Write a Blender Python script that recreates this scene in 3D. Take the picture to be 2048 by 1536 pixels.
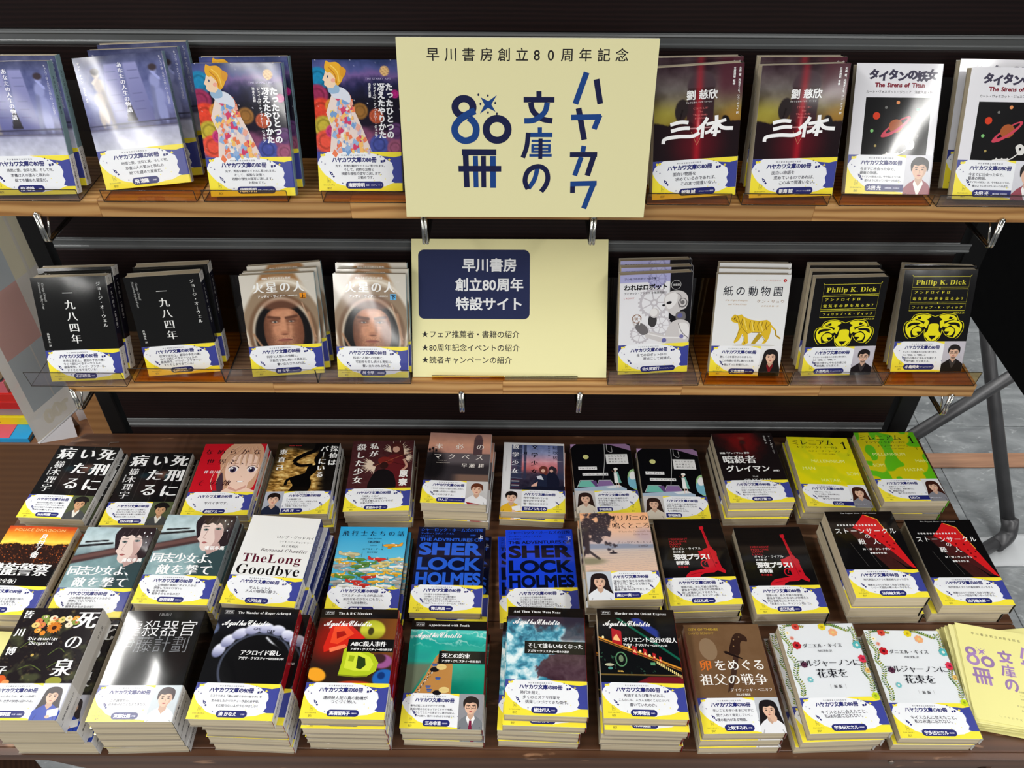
import bpy, math, random
import numpy as np
from mathutils import Matrix, Vector
from mathutils.geometry import delaunay_2d_cdt

SC = bpy.context.scene
for _o in list(bpy.data.objects): bpy.data.objects.remove(_o)
COL = SC.collection

# ------------------------------------------------------------------ camera
def make_camera():
    yaw, pitch, roll = math.radians(0.1224), math.radians(41.710), math.radians(0.4233)
    cy, sy, cp, sp = math.cos(yaw), math.sin(yaw), math.cos(pitch), math.sin(pitch)
    fwd = Vector((sy*cp, cy*cp, -sp)); right = Vector((cy, -sy, 0)); up = right.cross(fwd)
    r = right*math.cos(roll)+up*math.sin(roll); u = -right*math.sin(roll)+up*math.cos(roll)
    cd = bpy.data.cameras.new('camera'); cd.sensor_width = 36; cd.lens = 1660.5/2048*36
    cd.clip_start = 0.02; cd.clip_end = 60
    co = bpy.data.objects.new('camera', cd); COL.objects.link(co)
    co.matrix_world = Matrix(((r.x, u.x, -fwd.x, 0), (r.y, u.y, -fwd.y, 0), (r.z, u.z, -fwd.z, 0), (0, 0, 0, 1)))
    SC.camera = co
make_camera()

# ------------------------------------------------------------------ world, lamps, exposure
W = bpy.data.worlds.new('shop'); SC.world = W; W.use_nodes = True
W.node_tree.nodes['Background'].inputs[0].default_value = (0.84, 0.87, 0.92, 1)
W.node_tree.nodes['Background'].inputs[1].default_value = 0.17
def area(x, y, z, sx, sy, power, rot=(0, 0, 0), col=(1, .985, .95)):
    l = bpy.data.lights.new('ceiling_tube', 'AREA'); l.shape = 'RECTANGLE'; l.size = sx; l.size_y = sy
    l.energy = power; l.color = col
    o = bpy.data.objects.new('ceiling_tube', l); COL.objects.link(o); o.location = (x, y, z); o.rotation_euler = rot
CZ = 1.12                                             # ceiling height above the lens
for cx in (-4.75, -1.52, 1.62, 4.8):                  # twin fluorescent tubes running along the aisle
    for dx in (-.085, .085):
        for (y0, y1) in ((-9.9, -7.5), (-7.4, -5.0), (-4.9, -2.5), (-2.4, 0.0), (.1, 2.5), (2.6, 5.0)):
            area(cx+dx, (y0+y1)/2, CZ, .045, y1-y0, 22.5)
SC.view_settings.view_transform = 'Standard'; SC.view_settings.look = 'None'
SC.view_settings.gamma = 1; SC.view_settings.use_curve_mapping = False
SC.view_settings.exposure = -0.08

# ------------------------------------------------------------------ materials
def lin(c):
    c = np.asarray(c, float)/255
    return np.where(c <= .04045, c/12.92, ((c+.055)/1.055)**2.4)
def L4(c): return tuple(lin(c))+(1,)
def mat(name, col, rough=.5, metal=0, spec=.5):
    m = bpy.data.materials.new(name); m.use_nodes = True; b = m.node_tree.nodes['Principled BSDF']
    b.inputs['Base Color'].default_value = L4(col); b.inputs['Roughness'].default_value = rough
    b.inputs['Metallic'].default_value = metal; b.inputs['Specular IOR Level'].default_value = spec
    return m
def nodes(m): return m.node_tree.nodes, m.node_tree.links, m.node_tree.nodes['Principled BSDF']
def ramp(n, stops):
    r = n.new('ShaderNodeValToRGB'); e = r.color_ramp.elements
    while len(e) < len(stops): e.new(.5)
    for i, (p, c) in enumerate(stops): e[i].position = p; e[i].color = L4(c)
    return r
def noise_mat(name, stops, scale, rough=.5, stretch=(1, 1, 1), detail=5, bump=0, metal=0, spec=.5, dist=0.):
    m = mat(name, stops[0][1], rough, metal, spec); n, l, b = nodes(m)
    tc = n.new('ShaderNodeTexCoord'); mp = n.new('ShaderNodeMapping'); mp.inputs['Scale'].default_value = stretch
    nz = n.new('ShaderNodeTexNoise'); nz.inputs['Scale'].default_value = scale; nz.inputs['Detail'].default_value = detail
    nz.inputs['Distortion'].default_value = dist
    r = ramp(n, stops); l.new(tc.outputs['Object'], mp.inputs[0]); l.new(mp.outputs[0], nz.inputs['Vector'])
    l.new(nz.outputs[0], r.inputs[0]); l.new(r.outputs[0], b.inputs['Base Color'])
    if bump:
        bp = n.new('ShaderNodeBump'); bp.inputs['Strength'].default_value = bump; bp.inputs['Distance'].default_value = .002
        l.new(nz.outputs[0], bp.inputs['Height']); l.new(bp.outputs[0], b.inputs['Normal'])
    return m
def print_mat(name, rough, spec=.5, wav=.25, wscale=14):
    m = mat(name, (200, 200, 200), rough, 0, spec); n, l, b = nodes(m)
    a = n.new('ShaderNodeAttribute'); a.attribute_name = 'Col'; l.new(a.outputs['Color'], b.inputs['Base Color'])
    tc = n.new('ShaderNodeTexCoord'); nz = n.new('ShaderNodeTexNoise'); nz.inputs['Scale'].default_value = wscale
    nz.inputs['Detail'].default_value = 2; bp = n.new('ShaderNodeBump'); bp.inputs['Strength'].default_value = wav
    bp.inputs['Distance'].default_value = .011
    oi = n.new('ShaderNodeObjectInfo'); va = n.new('ShaderNodeVectorMath'); va.operation = 'ADD'
    sc = n.new('ShaderNodeVectorMath'); sc.operation = 'SCALE'; sc.inputs['Scale'].default_value = 9
    cb = n.new('ShaderNodeCombineXYZ'); l.new(oi.outputs['Random'], cb.inputs[0]); l.new(oi.outputs['Random'], cb.inputs[1])
    l.new(cb.outputs[0], sc.inputs[0]); l.new(tc.outputs['Object'], va.inputs[0]); l.new(sc.outputs[0], va.inputs[1])
    mq = n.new('ShaderNodeMapping'); mq.inputs['Scale'].default_value = (1.6, .8, 1); mq.inputs['Rotation'].default_value = (0, 0, .35); l.new(va.outputs[0], mq.inputs[0]); l.new(mq.outputs[0], nz.inputs['Vector']); l.new(nz.outputs[0], bp.inputs['Height']); l.new(bp.outputs[0], b.inputs['Normal'])
    return m
M = {}
M['print'] = print_mat('glossy_printed_jacket', .07, .42, .065, 6)
M['band'] = print_mat('printed_paper_band', .2, .4, .07, 6)
M['card'] = print_mat('printed_card', .62, .25, .03, 8)
def page_mat():
    m = mat('page_edges', (222, 212, 190), .85, 0, .2); n, l, b = nodes(m)
    tc = n.new('ShaderNodeTexCoord'); mp = n.new('ShaderNodeMapping'); mp.inputs['Scale'].default_value = (6, 6, 900)
    nz = n.new('ShaderNodeTexNoise'); nz.inputs['Scale'].default_value = 1; nz.inputs['Detail'].default_value = 3
    r = ramp(n, [(.3, (186, 170, 140)), (.7, (216, 203, 176))])
    l.new(tc.outputs['Object'], mp.inputs[0]); l.new(mp.outputs[0], nz.inputs['Vector']); l.new(nz.outputs[0], r.inputs[0])
    oi = n.new('ShaderNodeObjectInfo'); hs = n.new('ShaderNodeHueSaturation'); mr = n.new('ShaderNodeMapRange')
    mr.inputs['To Min'].default_value = .9; mr.inputs['To Max'].default_value = 1.08
    l.new(oi.outputs['Random'], mr.inputs[0]); l.new(mr.outputs[0], hs.inputs['Value'])
    l.new(r.outputs[0], hs.inputs['Color']); l.new(hs.outputs[0], b.inputs['Base Color'])
    bp = n.new('ShaderNodeBump'); bp.inputs['Strength'].default_value = .35; bp.inputs['Distance'].default_value = .001
    l.new(nz.outputs[0], bp.inputs['Height']); l.new(bp.outputs[0], b.inputs['Normal'])
    return m
M['pages'] = page_mat()
def grain_mat(name, stops, rough, freq=26, axis_stretch=(.9, 9, 9), bump=.1, distort=3.2, spec=.5, vary=.16):
    m = mat(name, stops[0][1], rough, 0, spec); n, l, b = nodes(m)
    tc = n.new('ShaderNodeTexCoord'); mp = n.new('ShaderNodeMapping'); mp.inputs['Scale'].default_value = axis_stretch
    oi = n.new('ShaderNodeObjectInfo'); cb = n.new('ShaderNodeCombineXYZ')
    mu = n.new('ShaderNodeMath'); mu.operation = 'MULTIPLY'; mu.inputs[1].default_value = 30
    l.new(oi.outputs['Random'], mu.inputs[0]); l.new(mu.outputs[0], cb.inputs[1]); l.new(mu.outputs[0], cb.inputs[0])
    mp.inputs['Rotation'].default_value = (.62, 0, .015)
    l.new(tc.outputs['Object'], mp.inputs[0]); l.new(cb.outputs[0], mp.inputs['Location'])
    wv = n.new('ShaderNodeTexWave'); wv.wave_type = 'BANDS'; wv.bands_direction = 'Y'
    wv.inputs['Scale'].default_value = freq/9; wv.inputs['Distortion'].default_value = distort
    wv.inputs['Detail'].default_value = 3; wv.inputs['Detail Scale'].default_value = .8
    nz = n.new('ShaderNodeTexNoise'); nz.inputs['Scale'].default_value = 5; nz.inputs['Detail'].default_value = 6
    mx = n.new('ShaderNodeMix'); mx.data_type = 'FLOAT'; mx.inputs['Factor'].default_value = .42
    l.new(mp.outputs[0], wv.inputs['Vector']); l.new(mp.outputs[0], nz.inputs['Vector'])
    l.new(wv.outputs['Fac'], mx.inputs['A']); l.new(nz.outputs[0], mx.inputs['B'])
    r = ramp(n, stops); l.new(mx.outputs['Result'], r.inputs[0])
    hs = n.new('ShaderNodeHueSaturation'); mr = n.new('ShaderNodeMapRange')
    mr.inputs['To Min'].default_value = 1-vary; mr.inputs['To Max'].default_value = 1+vary
    l.new(oi.outputs['Random'], mr.inputs[0]); l.new(mr.outputs[0], hs.inputs['Value'])
    l.new(r.outputs[0], hs.inputs['Color']); l.new(hs.outputs[0], b.inputs['Base Color'])
    bp = n.new('ShaderNodeBump'); bp.inputs['Strength'].default_value = bump; bp.inputs['Distance'].default_value = .001
    l.new(mx.outputs['Result'], bp.inputs['Height']); l.new(bp.outputs[0], b.inputs['Normal'])
    return m
M['pine'] = grain_mat('pine_board', [(.15, (138, 92, 48)), (.42, (184, 136, 80)), (.75, (200, 155, 98))], .42, freq=40, distort=5)
def worn(m, z_edge):                                   # pale bare wood where the varnish has rubbed off along the edge
    n, l, b = nodes(m); src = b.inputs['Base Color'].links[0].from_socket
    tc = n.new('ShaderNodeTexCoord'); sp = n.new('ShaderNodeSeparateXYZ'); l.new(tc.outputs['Object'], sp.inputs[0])
    nz = n.new('ShaderNodeTexNoise'); nz.inputs['Scale'].default_value = 28; nz.inputs['Detail'].default_value = 6
    mp = n.new('ShaderNodeMapping'); mp.inputs['Scale'].default_value = (.5, 2, 2)
    l.new(tc.outputs['Object'], mp.inputs[0]); l.new(mp.outputs[0], nz.inputs['Vector'])
    r = ramp(n, [(.64, (0, 0, 0)), (.70, (255, 255, 255))]); l.new(nz.outputs[0], r.inputs[0])
    mx = n.new('ShaderNodeMix'); mx.data_type = 'RGBA'; l.new(r.outputs[0], mx.inputs['Factor'])
    l.new(src, mx.inputs[6]); mx.inputs[7].default_value = L4((150, 112, 84)); l.new(mx.outputs[2], b.inputs['Base Color'])
M['walnut'] = grain_mat('dark_varnished_table', [(.1, (70, 44, 29)), (.5, (84, 54, 36)), (.85, (94, 62, 42))], .30, vary=.05, bump=.04)
worn(M['walnut'], 0)
M['orange_wood'] = grain_mat('honey_veneer', [(.1, (138, 92, 44)), (.5, (150, 102, 52)), (.85, (160, 112, 60))], .4, vary=.04)
M['brown_wood'] = grain_mat('brown_veneer', [(.1, (98, 62, 34)), (.5, (104, 67, 38)), (.85, (110, 72, 41))], .4, vary=.03, bump=.02)
M['slat'] = grain_mat('dark_slatwall_laminate', [(.1, (17, 9, 9)), (.5, (24, 13, 13)), (.9, (32, 19, 18))], .5, freq=90, bump=.02, vary=.03, spec=.22)
M['black'] = noise_mat('black_paint', [(.3, (9, 9, 10)), (.7, (13, 13, 14))], 40, .5, spec=.3)
M['cloth'] = noise_mat('matt_black_board', [(.3, (5, 5, 6)), (.7, (8, 8, 9))], 60, .9, spec=.1)
M['alu'] = noise_mat('dull_aluminium_rail', [(.3, (92, 95, 96)), (.7, (112, 114, 115))], 8, .42, (.2, 20, 20), metal=.35)
M['chrome'] = noise_mat('chromed_wire', [(.3, (190, 190, 186)), (.7, (215, 214, 208))], 30, .16, metal=1)
M['tube'] = noise_mat('grey_painted_tube', [(.3, (58, 58, 60)), (.7, (72, 72, 74))], 20, .38, metal=.3)
M['screw'] = noise_mat('dull_steel', [(.3, (120, 108, 100)), (.7, (150, 138, 128))], 40, .4, metal=.8)
M['paper'] = noise_mat('white_paper', [(.3, (196, 194, 198)), (.7, (208, 206, 208))], 12, .7)
M['core'] = noise_mat('board_core', [(.3, (236, 234, 214)), (.7, (242, 240, 222))], 30, .7)
M['flyer_side'] = noise_mat('flyer_paper', [(.3, (222, 218, 166)), (.7, (236, 232, 184))], 60, .7, (1, 1, 20))
def tile_mat():
    m = mat('marbled_vinyl_tile', (120, 124, 126), .34); n, l, b = nodes(m)
    tc = n.new('ShaderNodeTexCoord'); oi = n.new('ShaderNodeObjectInfo'); cb = n.new('ShaderNodeCombineXYZ')
    mu = n.new('ShaderNodeMath'); mu.operation = 'MULTIPLY'; mu.inputs[1].default_value = 40
    l.new(oi.outputs['Random'], mu.inputs[0]); l.new(mu.outputs[0], cb.inputs[0])
    mp = n.new('ShaderNodeMapping'); mp.inputs['Scale'].default_value = (1.0, 2.1, 1); mp.inputs['Rotation'].default_value = (0, 0, .5)
    l.new(tc.outputs['Object'], mp.inputs[0]); l.new(cb.outputs[0], mp.inputs['Location'])
    a = n.new('ShaderNodeTexNoise'); a.inputs['Scale'].default_value = 7; a.inputs['Detail'].default_value = 9; a.inputs['Roughness'].default_value = .62
    a.inputs['Distortion'].default_value = .8
    c = n.new('ShaderNodeTexNoise'); c.inputs['Scale'].default_value = 26; c.inputs['Detail'].default_value = 5; c.inputs['Distortion'].default_value = 1.2
    for x in (a, c): l.new(mp.outputs[0], x.inputs['Vector'])
    r = ramp(n, [(.30, (80, 84, 87)), (.5, (106, 110, 112)), (.68, (130, 134, 136))]); l.new(a.outputs[0], r.inputs[0])
    r2 = ramp(n, [(.60, (0, 0, 0)), (.78, (190, 190, 190))]); l.new(c.outputs[0], r2.inputs[0])
    mx = n.new('ShaderNodeMix'); mx.data_type = 'RGBA'; l.new(r2.outputs[0], mx.inputs['Factor'])
    l.new(r.outputs[0], mx.inputs[6]); mx.inputs[7].default_value = L4((186, 190, 190)); l.new(mx.outputs[2], b.inputs['Base Color'])
    return m
M['tile'] = tile_mat()
def clear_mat(name, tint, rough=.04, fres=1.45, haze=0.0, hcol=(200, 200, 200)):
    m = bpy.data.materials.new(name); m.use_nodes = True; n, l = m.node_tree.nodes, m.node_tree.links; n.clear()
    o = n.new('ShaderNodeOutputMaterial'); t = n.new('ShaderNodeBsdfTransparent'); t.inputs[0].default_value = L4(tint)
    g = n.new('ShaderNodeBsdfGlossy'); g.inputs['Roughness'].default_value = rough
    w = n.new('ShaderNodeLayerWeight'); pw = n.new('ShaderNodeMath'); pw.operation = 'POWER'; pw.inputs[1].default_value = 5; l.new(w.outputs['Facing'], pw.inputs[0])
    f = n.new('ShaderNodeMapRange'); f.inputs['To Min'].default_value = .04; f.inputs['To Max'].default_value = .8; l.new(pw.outputs[0], f.inputs[0])
    x = n.new('ShaderNodeMixShader'); l.new(f.outputs[0], x.inputs[0]); l.new(t.outputs[0], x.inputs[1]); l.new(g.outputs[0], x.inputs[2])
    out = x.outputs[0]
    if haze:
        d = n.new('ShaderNodeBsdfDiffuse'); d.inputs[0].default_value = L4(hcol); y = n.new('ShaderNodeMixShader'); y.inputs[0].default_value = haze
        l.new(out, y.inputs[1]); l.new(d.outputs[0], y.inputs[2]); out = y.outputs[0]
    l.new(out, o.inputs[0]); return m
M['smoke'] = clear_mat('clear_smoky_acrylic', (240, 238, 241), haze=.035)
M['amber'] = clear_mat('amber_tinted_acrylic', (250, 234, 196), haze=.015, hcol=(160, 110, 50))
M['clear'] = clear_mat('clear_acrylic', (246, 246, 238), haze=.05, hcol=(230, 230, 215))
M['edge'] = clear_mat('acrylic_edge', (130, 120, 112), haze=.35, hcol=(80, 76, 72))

# ------------------------------------------------------------------ mesh helpers
def link(name, me, m, parent=None, loc=(0, 0, 0)):
    o = bpy.data.objects.new(name, me); COL.objects.link(o); o.location = loc
    if m is not None and not me.materials: me.materials.append(m)
    if parent: o.parent = parent
    return o
def mesh(name, V, F, smooth=False):
    me = bpy.data.meshes.new(name); me.from_pydata([tuple(map(float, v)) for v in V], [], F); me.update()
    if smooth: me.polygons.foreach_set('use_smooth', [True]*len(me.polygons))
    return me
def bevel_box(x0, x1, y0, y1, z0, z1, b=.001):
    """box with chamfered edges: 24 vertices"""
    V, idx = [], {}
    cs = ((x0, x1), (y0, y1), (z0, z1))
    for i in (0, 1):
        for j in (0, 1):
            for k in (0, 1):
                c = [cs[0][i], cs[1][j], cs[2][k]]; s = [1-2*i, 1-2*j, 1-2*k]
                for a in range(3):
                    p = [c[q]+(s[q]*b if q != a else 0) for q in range(3)]
                    idx[(i, j, k, a)] = len(V); V.append(p)
    F = []
    for a in range(3):
        for s in (0, 1):
            o = [(0, 0), (0, 1), (1, 1), (1, 0)]; f = []
            for (p, q) in o:
                t = [0, 0, 0]; t[a] = s; u = [z for z in range(3) if z != a]; t[u[0]] = p; t[u[1]] = q; f.append(idx[(t[0], t[1], t[2], a)])
            F.append(f)
    for a in range(3):                                   # edges parallel to axis a
        u = [z for z in range(3) if z != a]
        for p in (0, 1):
            for q in (0, 1):
                t0 = [0, 0, 0]; t0[u[0]] = p; t0[u[1]] = q; t1 = list(t0); t1[a] = 1
                F.append([idx[(*t0, u[0])], idx[(*t1, u[0])], idx[(*t1, u[1])], idx[(*t0, u[1])]])
    for i in (0, 1):
        for j in (0, 1):
            for k in (0, 1): F.append([idx[(i, j, k, 0)], idx[(i, j, k, 1)], idx[(i, j, k, 2)]])
    return V, F
def fix(me):
    import bmesh
    b = bmesh.new(); b.from_mesh(me); bmesh.ops.recalc_face_normals(b, faces=b.faces); b.to_mesh(me); b.free()
    return me
def box(name, x0, x1, y0, y1, z0, z1, m, parent=None, b=.001, origin=True):
    c = ((x0+x1)/2, (y0+y1)/2, z0) if origin else (0, 0, 0)
    V, F = bevel_box(x0-c[0], x1-c[0], y0-c[1], y1-c[1], z0-c[2], z1-c[2], b)
    return link(name, fix(mesh(name, V, F)), m, parent, c)
def prism_xz(name, prof, y0, y1, m, parent=None):
    """profile in x,z extruded along y"""
    n = len(prof); V = [(x, y0, z) for x, z in prof]+[(x, y1, z) for x, z in prof]
    F = [list(range(n)), list(range(2*n-1, n-1, -1))]+[[i, (i+1) % n, n+(i+1) % n, n+i] for i in range(n)]
    return link(name, fix(mesh(name, V, F)), m, parent)
def strip_x(name, prof, x0, x1, th, m, parent=None):
    """thin sheet bent along profile (y,z), extruded along x, thickness th"""
    P = np.array(prof, float); n = len(P); N = []
    for i in range(n):
        d = P[min(i+1, n-1)]-P[max(i-1, 0)]; d /= np.linalg.norm(d); N.append((-d[1], d[0]))
    N = np.array(N); A = P-N*th/2; B = P+N*th/2; ring = list(A)+list(B[::-1]); k = len(ring)
    V = [(x0, *p) for p in ring]+[(x1, *p) for p in ring]
    F = [[i, (i+1) % k, k+(i+1) % k, k+i] for i in range(k)]
    for i in range(n-1):
        F.append([i, i+1, k-2-i, k-1-i]); F.append([k+i, k+k-1-i, k+k-2-i, k+i+1])
    return link(name, fix(mesh(name, V, F)), m, parent)
def tube(name, pts, r, m, parent=None, seg=10, caps=True):
    P = [Vector(p) for p in pts]; V, F = [], []; n = len(P)
    t0 = (P[1]-P[0]).normalized(); up = Vector((0, 0, 1)) if abs(t0.z) < .9 else Vector((1, 0, 0))
    for i in range(n):
        t = ((P[i]-P[i-1]).normalized() if i else Vector()) + ((P[i+1]-P[i]).normalized() if i < n-1 else Vector())
        t.normalize(); a = t.cross(up).normalized(); up = a.cross(t).normalized()
        for k in range(seg):
            an = 2*math.pi*k/seg; V.append(P[i]+a*(r*math.cos(an))+up*(r*math.sin(an)))
    for i in range(n-1):
        for k in range(seg): F.append([i*seg+k, i*seg+(k+1) % seg, (i+1)*seg+(k+1) % seg, (i+1)*seg+k])
    if caps: F.append(list(range(seg))[::-1]); F.append([(n-1)*seg+k for k in range(seg)])
    me = mesh(name, V, F, True); return link(name, fix(me), m, parent)
def smooth_path(pts, k=6):
    P = [Vector(pts[0])]+[Vector(p) for p in pts]+[Vector(pts[-1])]; out = []
    for i in range(1, len(P)-2):
        for j in range(k):
            t = j/k; a, b, c, d = P[i-1], P[i], P[i+1], P[i+2]
            out.append(.5*((2*b)+(c-a)*t+(2*a-5*b+4*c-d)*t*t+(3*b-a-3*c+d)*t**3))
    out.append(P[-2]); return out
def rounded(pts, r=.004, k=4):
    P = [Vector(p) for p in pts]; out = [P[0]]
    for i in range(1, len(P)-1):
        a = P[i]+(P[i-1]-P[i]).normalized()*r; b = P[i]+(P[i+1]-P[i]).normalized()*r
        for j in range(k+1):
            t = j/k; out.append((a*(1-t)+P[i]*t)*(1-t)+(P[i]*(1-t)+b*t)*t)
    out.append(P[-1]); return out
def tag(o, label, cat, group=None):
    o['label'] = label; o['category'] = cat
    if group: o['group'] = group
    return o
def empty(name, loc=(0, 0, 0), label=None, cat=None, group=None):
    o = bpy.data.objects.new(name, None); COL.objects.link(o); o.location = loc; o.empty_display_size = .02
    if label: tag(o, label, cat, group)
    return o
def reparent(o, p):                                     # children were built in world coordinates
    o.parent = p; o.location = Vector(o.location)-Vector(p.location)
# ------------------------------------------------------------------ print engine: flat artwork as coloured geometry
# Artwork is drawn in millimetres (x right, y down) on a cover; every drawing step lies a few microns above the last one.
def noise2(X, Y, s=1., seed=0, octv=4):
    X = np.asarray(X, float)*s; Y = np.asarray(Y, float)*s; out = 0; amp = 1; tot = 0
    for o in range(octv):
        xi = np.floor(X).astype(int); yi = np.floor(Y).astype(int); fx = X-xi; fy = Y-yi
        fx = fx*fx*(3-2*fx); fy = fy*fy*(3-2*fy)
        def h(a, b):
            v = np.sin(a*127.1+b*311.7+(seed+o)*74.7)*43758.5453; return v-np.floor(v)
        v = (h(xi, yi)*(1-fx)+h(xi+1, yi)*fx)*(1-fy)+(h(xi, yi+1)*(1-fx)+h(xi+1, yi+1)*fx)*fy
        out = out+v*amp; tot += amp; amp *= .55; X = X*2.03+5.1; Y = Y*2.03+1.7
    return out/tot
def C(X, c): return np.ones(np.shape(X)+(3,))*np.array(c, float)
def sst(v, a, b):
    t = np.clip((v-a)/(b-a+1e-9), 0, 1); return t*t*(3-2*t)
def over(base, m, col):
    m = np.clip(m, 0, 1)[..., None]; col = np.asarray(col, float)
    return base*(1-m)+col*m
def mell(X, Y, cx, cy, rx, ry, soft=.15, rot=0):
    c, s = math.cos(rot), math.sin(rot); dx, dy = X-cx, Y-cy
    d = np.sqrt(((c*dx+s*dy)/rx)**2+((-s*dx+c*dy)/ry)**2); return 1-sst(d, 1-soft, 1+soft)
def mseg(X, Y, x0, y0, x1, y1, w, soft=.8):
    dx, dy = x1-x0, y1-y0; t = np.clip(((X-x0)*dx+(Y-y0)*dy)/(dx*dx+dy*dy+1e-9), 0, 1)
    d = np.hypot(X-x0-t*dx, Y-y0-t*dy); return 1-sst(d, w/2-soft/2, w/2+soft/2)
def grad(V, stops):
    P = [s[0] for s in stops]; return np.stack([np.interp(V, P, [s[1][i] for s in stops]) for i in range(3)], -1)

RUNS = {}; RUNH = {}                                               # token -> contours
def _uc(s, U, Lo, hfix=False):
    o = ''
    for ch in s:
        if 'A' <= ch <= 'Z': o += chr(U+ord(ch)-65)
        elif 'a' <= ch <= 'z': o += '\u210e' if (hfix and ch == 'h') else chr(Lo+ord(ch)-97)
        elif ch.isdigit() and U == 0x1D400: o += chr(0x1D7CE+int(ch))
        else: o += ch
    return o
def SB(s): return _uc(s, 0x1D400, 0x1D41A)              # serif bold
def SI(s): return _uc(s, 0x1D434, 0x1D44E, True)        # serif italic
def SC_(s): return _uc(s, 0x1D4D0, 0x1D4EA)             # script
def FR(s): return _uc(s, 0x1D56C, 0x1D586)              # blackletter
def is_wide(ch):
    o = ord(ch); return 0x2E80 <= o <= 0xFFEF or o in (0x2605, 0x300C, 0x300D)
def is_math(ch): return ord(ch) >= 0x1D400 or ord(ch) == 0x210e
def tokens(s):
    out, cur = [], ''
    for ch in s:
        if is_wide(ch) or ch == ' ' or is_math(ch):
            if cur: out.append(cur); cur = ''
            out.append(ch)
        else: cur += ch
    if cur: out.append(cur)
    return out
def load_runs(allt, store, res):
    allt = sorted(t for t in allt if t != ' ')
    for part in (allt[i:i+150] for i in range(0, len(allt), 150)):
        cu = bpy.data.curves.new('type', 'FONT'); cu.body = '\n'.join(part); cu.dimensions = '2D'; cu.fill_mode = 'NONE'
        cu.resolution_u = res; cu.space_line = 3.0; cu.size = 1
        ob = bpy.data.objects.new('type', cu); COL.objects.link(ob)
        dg = bpy.context.evaluated_depsgraph_get(); me = ob.evaluated_get(dg).to_mesh()
        co = np.empty(len(me.vertices)*3); me.vertices.foreach_get('co', co); co = co.reshape(-1, 3)[:, :2]
        nxt = {}
        for e in me.edges:
            a, b = e.vertices; nxt.setdefault(a, []).append(b); nxt.setdefault(b, []).append(a)
        seen = set(); loops = []
        for v in range(len(co)):
            if v in seen or v not in nxt: continue
            lp = [v]; seen.add(v); cur = v
            cand = [q for q in nxt[cur] if q == v+1] or nxt[cur]
            q = cand[0]
            while q not in seen:
                seen.add(q); lp.append(q); r = [z for z in nxt[q] if z not in seen]
                if not r: break
                q = r[0]
            if len(lp) > 2: loops.append(co[lp])
        ob.evaluated_get(dg).to_mesh_clear(); bpy.data.objects.remove(ob); bpy.data.curves.remove(cu)
        # the line pitch is found from the data: every line holds one token
        for lp in loops:
            k = int(round(-(lp[:, 1].mean()-.35)/LINE_PITCH)); k = min(max(k, 0), len(part)-1)
            store.setdefault(part[k], []).append(lp-np.array([0, -k*LINE_PITCH]))
LINE_PITCH = 3.0
TRI = {}
def off_contour(c, dx, dy):
    keep = [0]
    for i in range(1, len(c)):
        if np.hypot(*(c[i]-c[keep[-1]])) > 1e-4: keep.append(i)
    c = c[keep]
    if len(c) > 2 and np.hypot(*(c[0]-c[-1])) < 1e-4: c = c[:-1]
    if (dx == 0 and dy == 0) or len(c) < 3: return c
    a = c-np.roll(c, 1, 0); b = np.roll(c, -1, 0)-c
    a /= np.linalg.norm(a, axis=1)[:, None]+1e-12; b /= np.linalg.norm(b, axis=1)[:, None]+1e-12
    na = np.stack([a[:, 1], -a[:, 0]], 1); nb = np.stack([b[:, 1], -b[:, 0]], 1); n = na+nb
    l2 = (n*n).sum(1); n = np.where(l2[:, None] > .25, 2*n/(l2[:, None]+1e-9), na)
    ln = np.linalg.norm(n, axis=1)[:, None]; n = np.where(ln > 1.6, n/ln*1.6, n)
    return c+n*np.array([dx, dy])
def glyph(tok, st, hi=False):
    key = (tok, st, hi)
    if key in TRI: return TRI[key]
    dx, dy = st; cs = (RUNH if hi and tok in RUNH else RUNS).get(tok, [])
    if cs:
        big = max(cs, key=lambda q: abs(area2(q))); sgn = 1 if area2(big) > 0 else -1
    cs2 = [off_contour(c, dx*sgn, dy*sgn) for c in cs]; cs2 = [c for c in cs2 if len(c) > 2]
    TRI[key] = fill(cs2); return TRI[key]
def area2(c): x, y = c[:, 0], c[:, 1]; return float(np.sum(x*np.roll(y, -1)-y*np.roll(x, -1)))
def winding(pts, contours):
    w = np.zeros(len(pts), int)
    for c in contours:
        x0, y0 = c[:, 0], c[:, 1]; x1, y1 = np.roll(x0, -1), np.roll(y0, -1)
        px, py = pts[:, 0][:, None], pts[:, 1][:, None]
        up = (y0 <= py) & (y1 > py); dn = (y0 > py) & (y1 <= py); cr = (x1-x0)*(py-y0)-(px-x0)*(y1-y0)
        w += (up & (cr > 0)).sum(1)-(dn & (cr < 0)).sum(1)
    return w
def fill(cs):
    if not cs: return np.zeros((0, 2)), []
    co, ed = [], []
    for c in cs:
        b = len(co); n = len(c); co += [Vector((float(p[0]), float(p[1]))) for p in c]; ed += [(b+i, b+(i+1) % n) for i in range(n)]
    vo, _, fo, *_ = delaunay_2d_cdt(co, ed, [], 0, 1e-6, False)
    V = np.array([(v.x, v.y) for v in vo]); F = [f for f in fo if len(f) == 3]
    if not F: return np.zeros((0, 2)), []
    cen = V[np.array(F)].mean(1); w = winding(cen, cs); F = [f for f, k in zip(F, w) if k != 0]
    return V, F
STY = {'g': (.010, .010), 'b': (.026, .026), 'h': (.044, .044), 'm': (.020, -.014), 'M': (.040, -.006), 'l': (-.008, -.008), 's': (0, 0), 'S': (.012, .012), 'B': (.07, .06)}
ROT = set('ー～…（）「」『』〔〕－')
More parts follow.
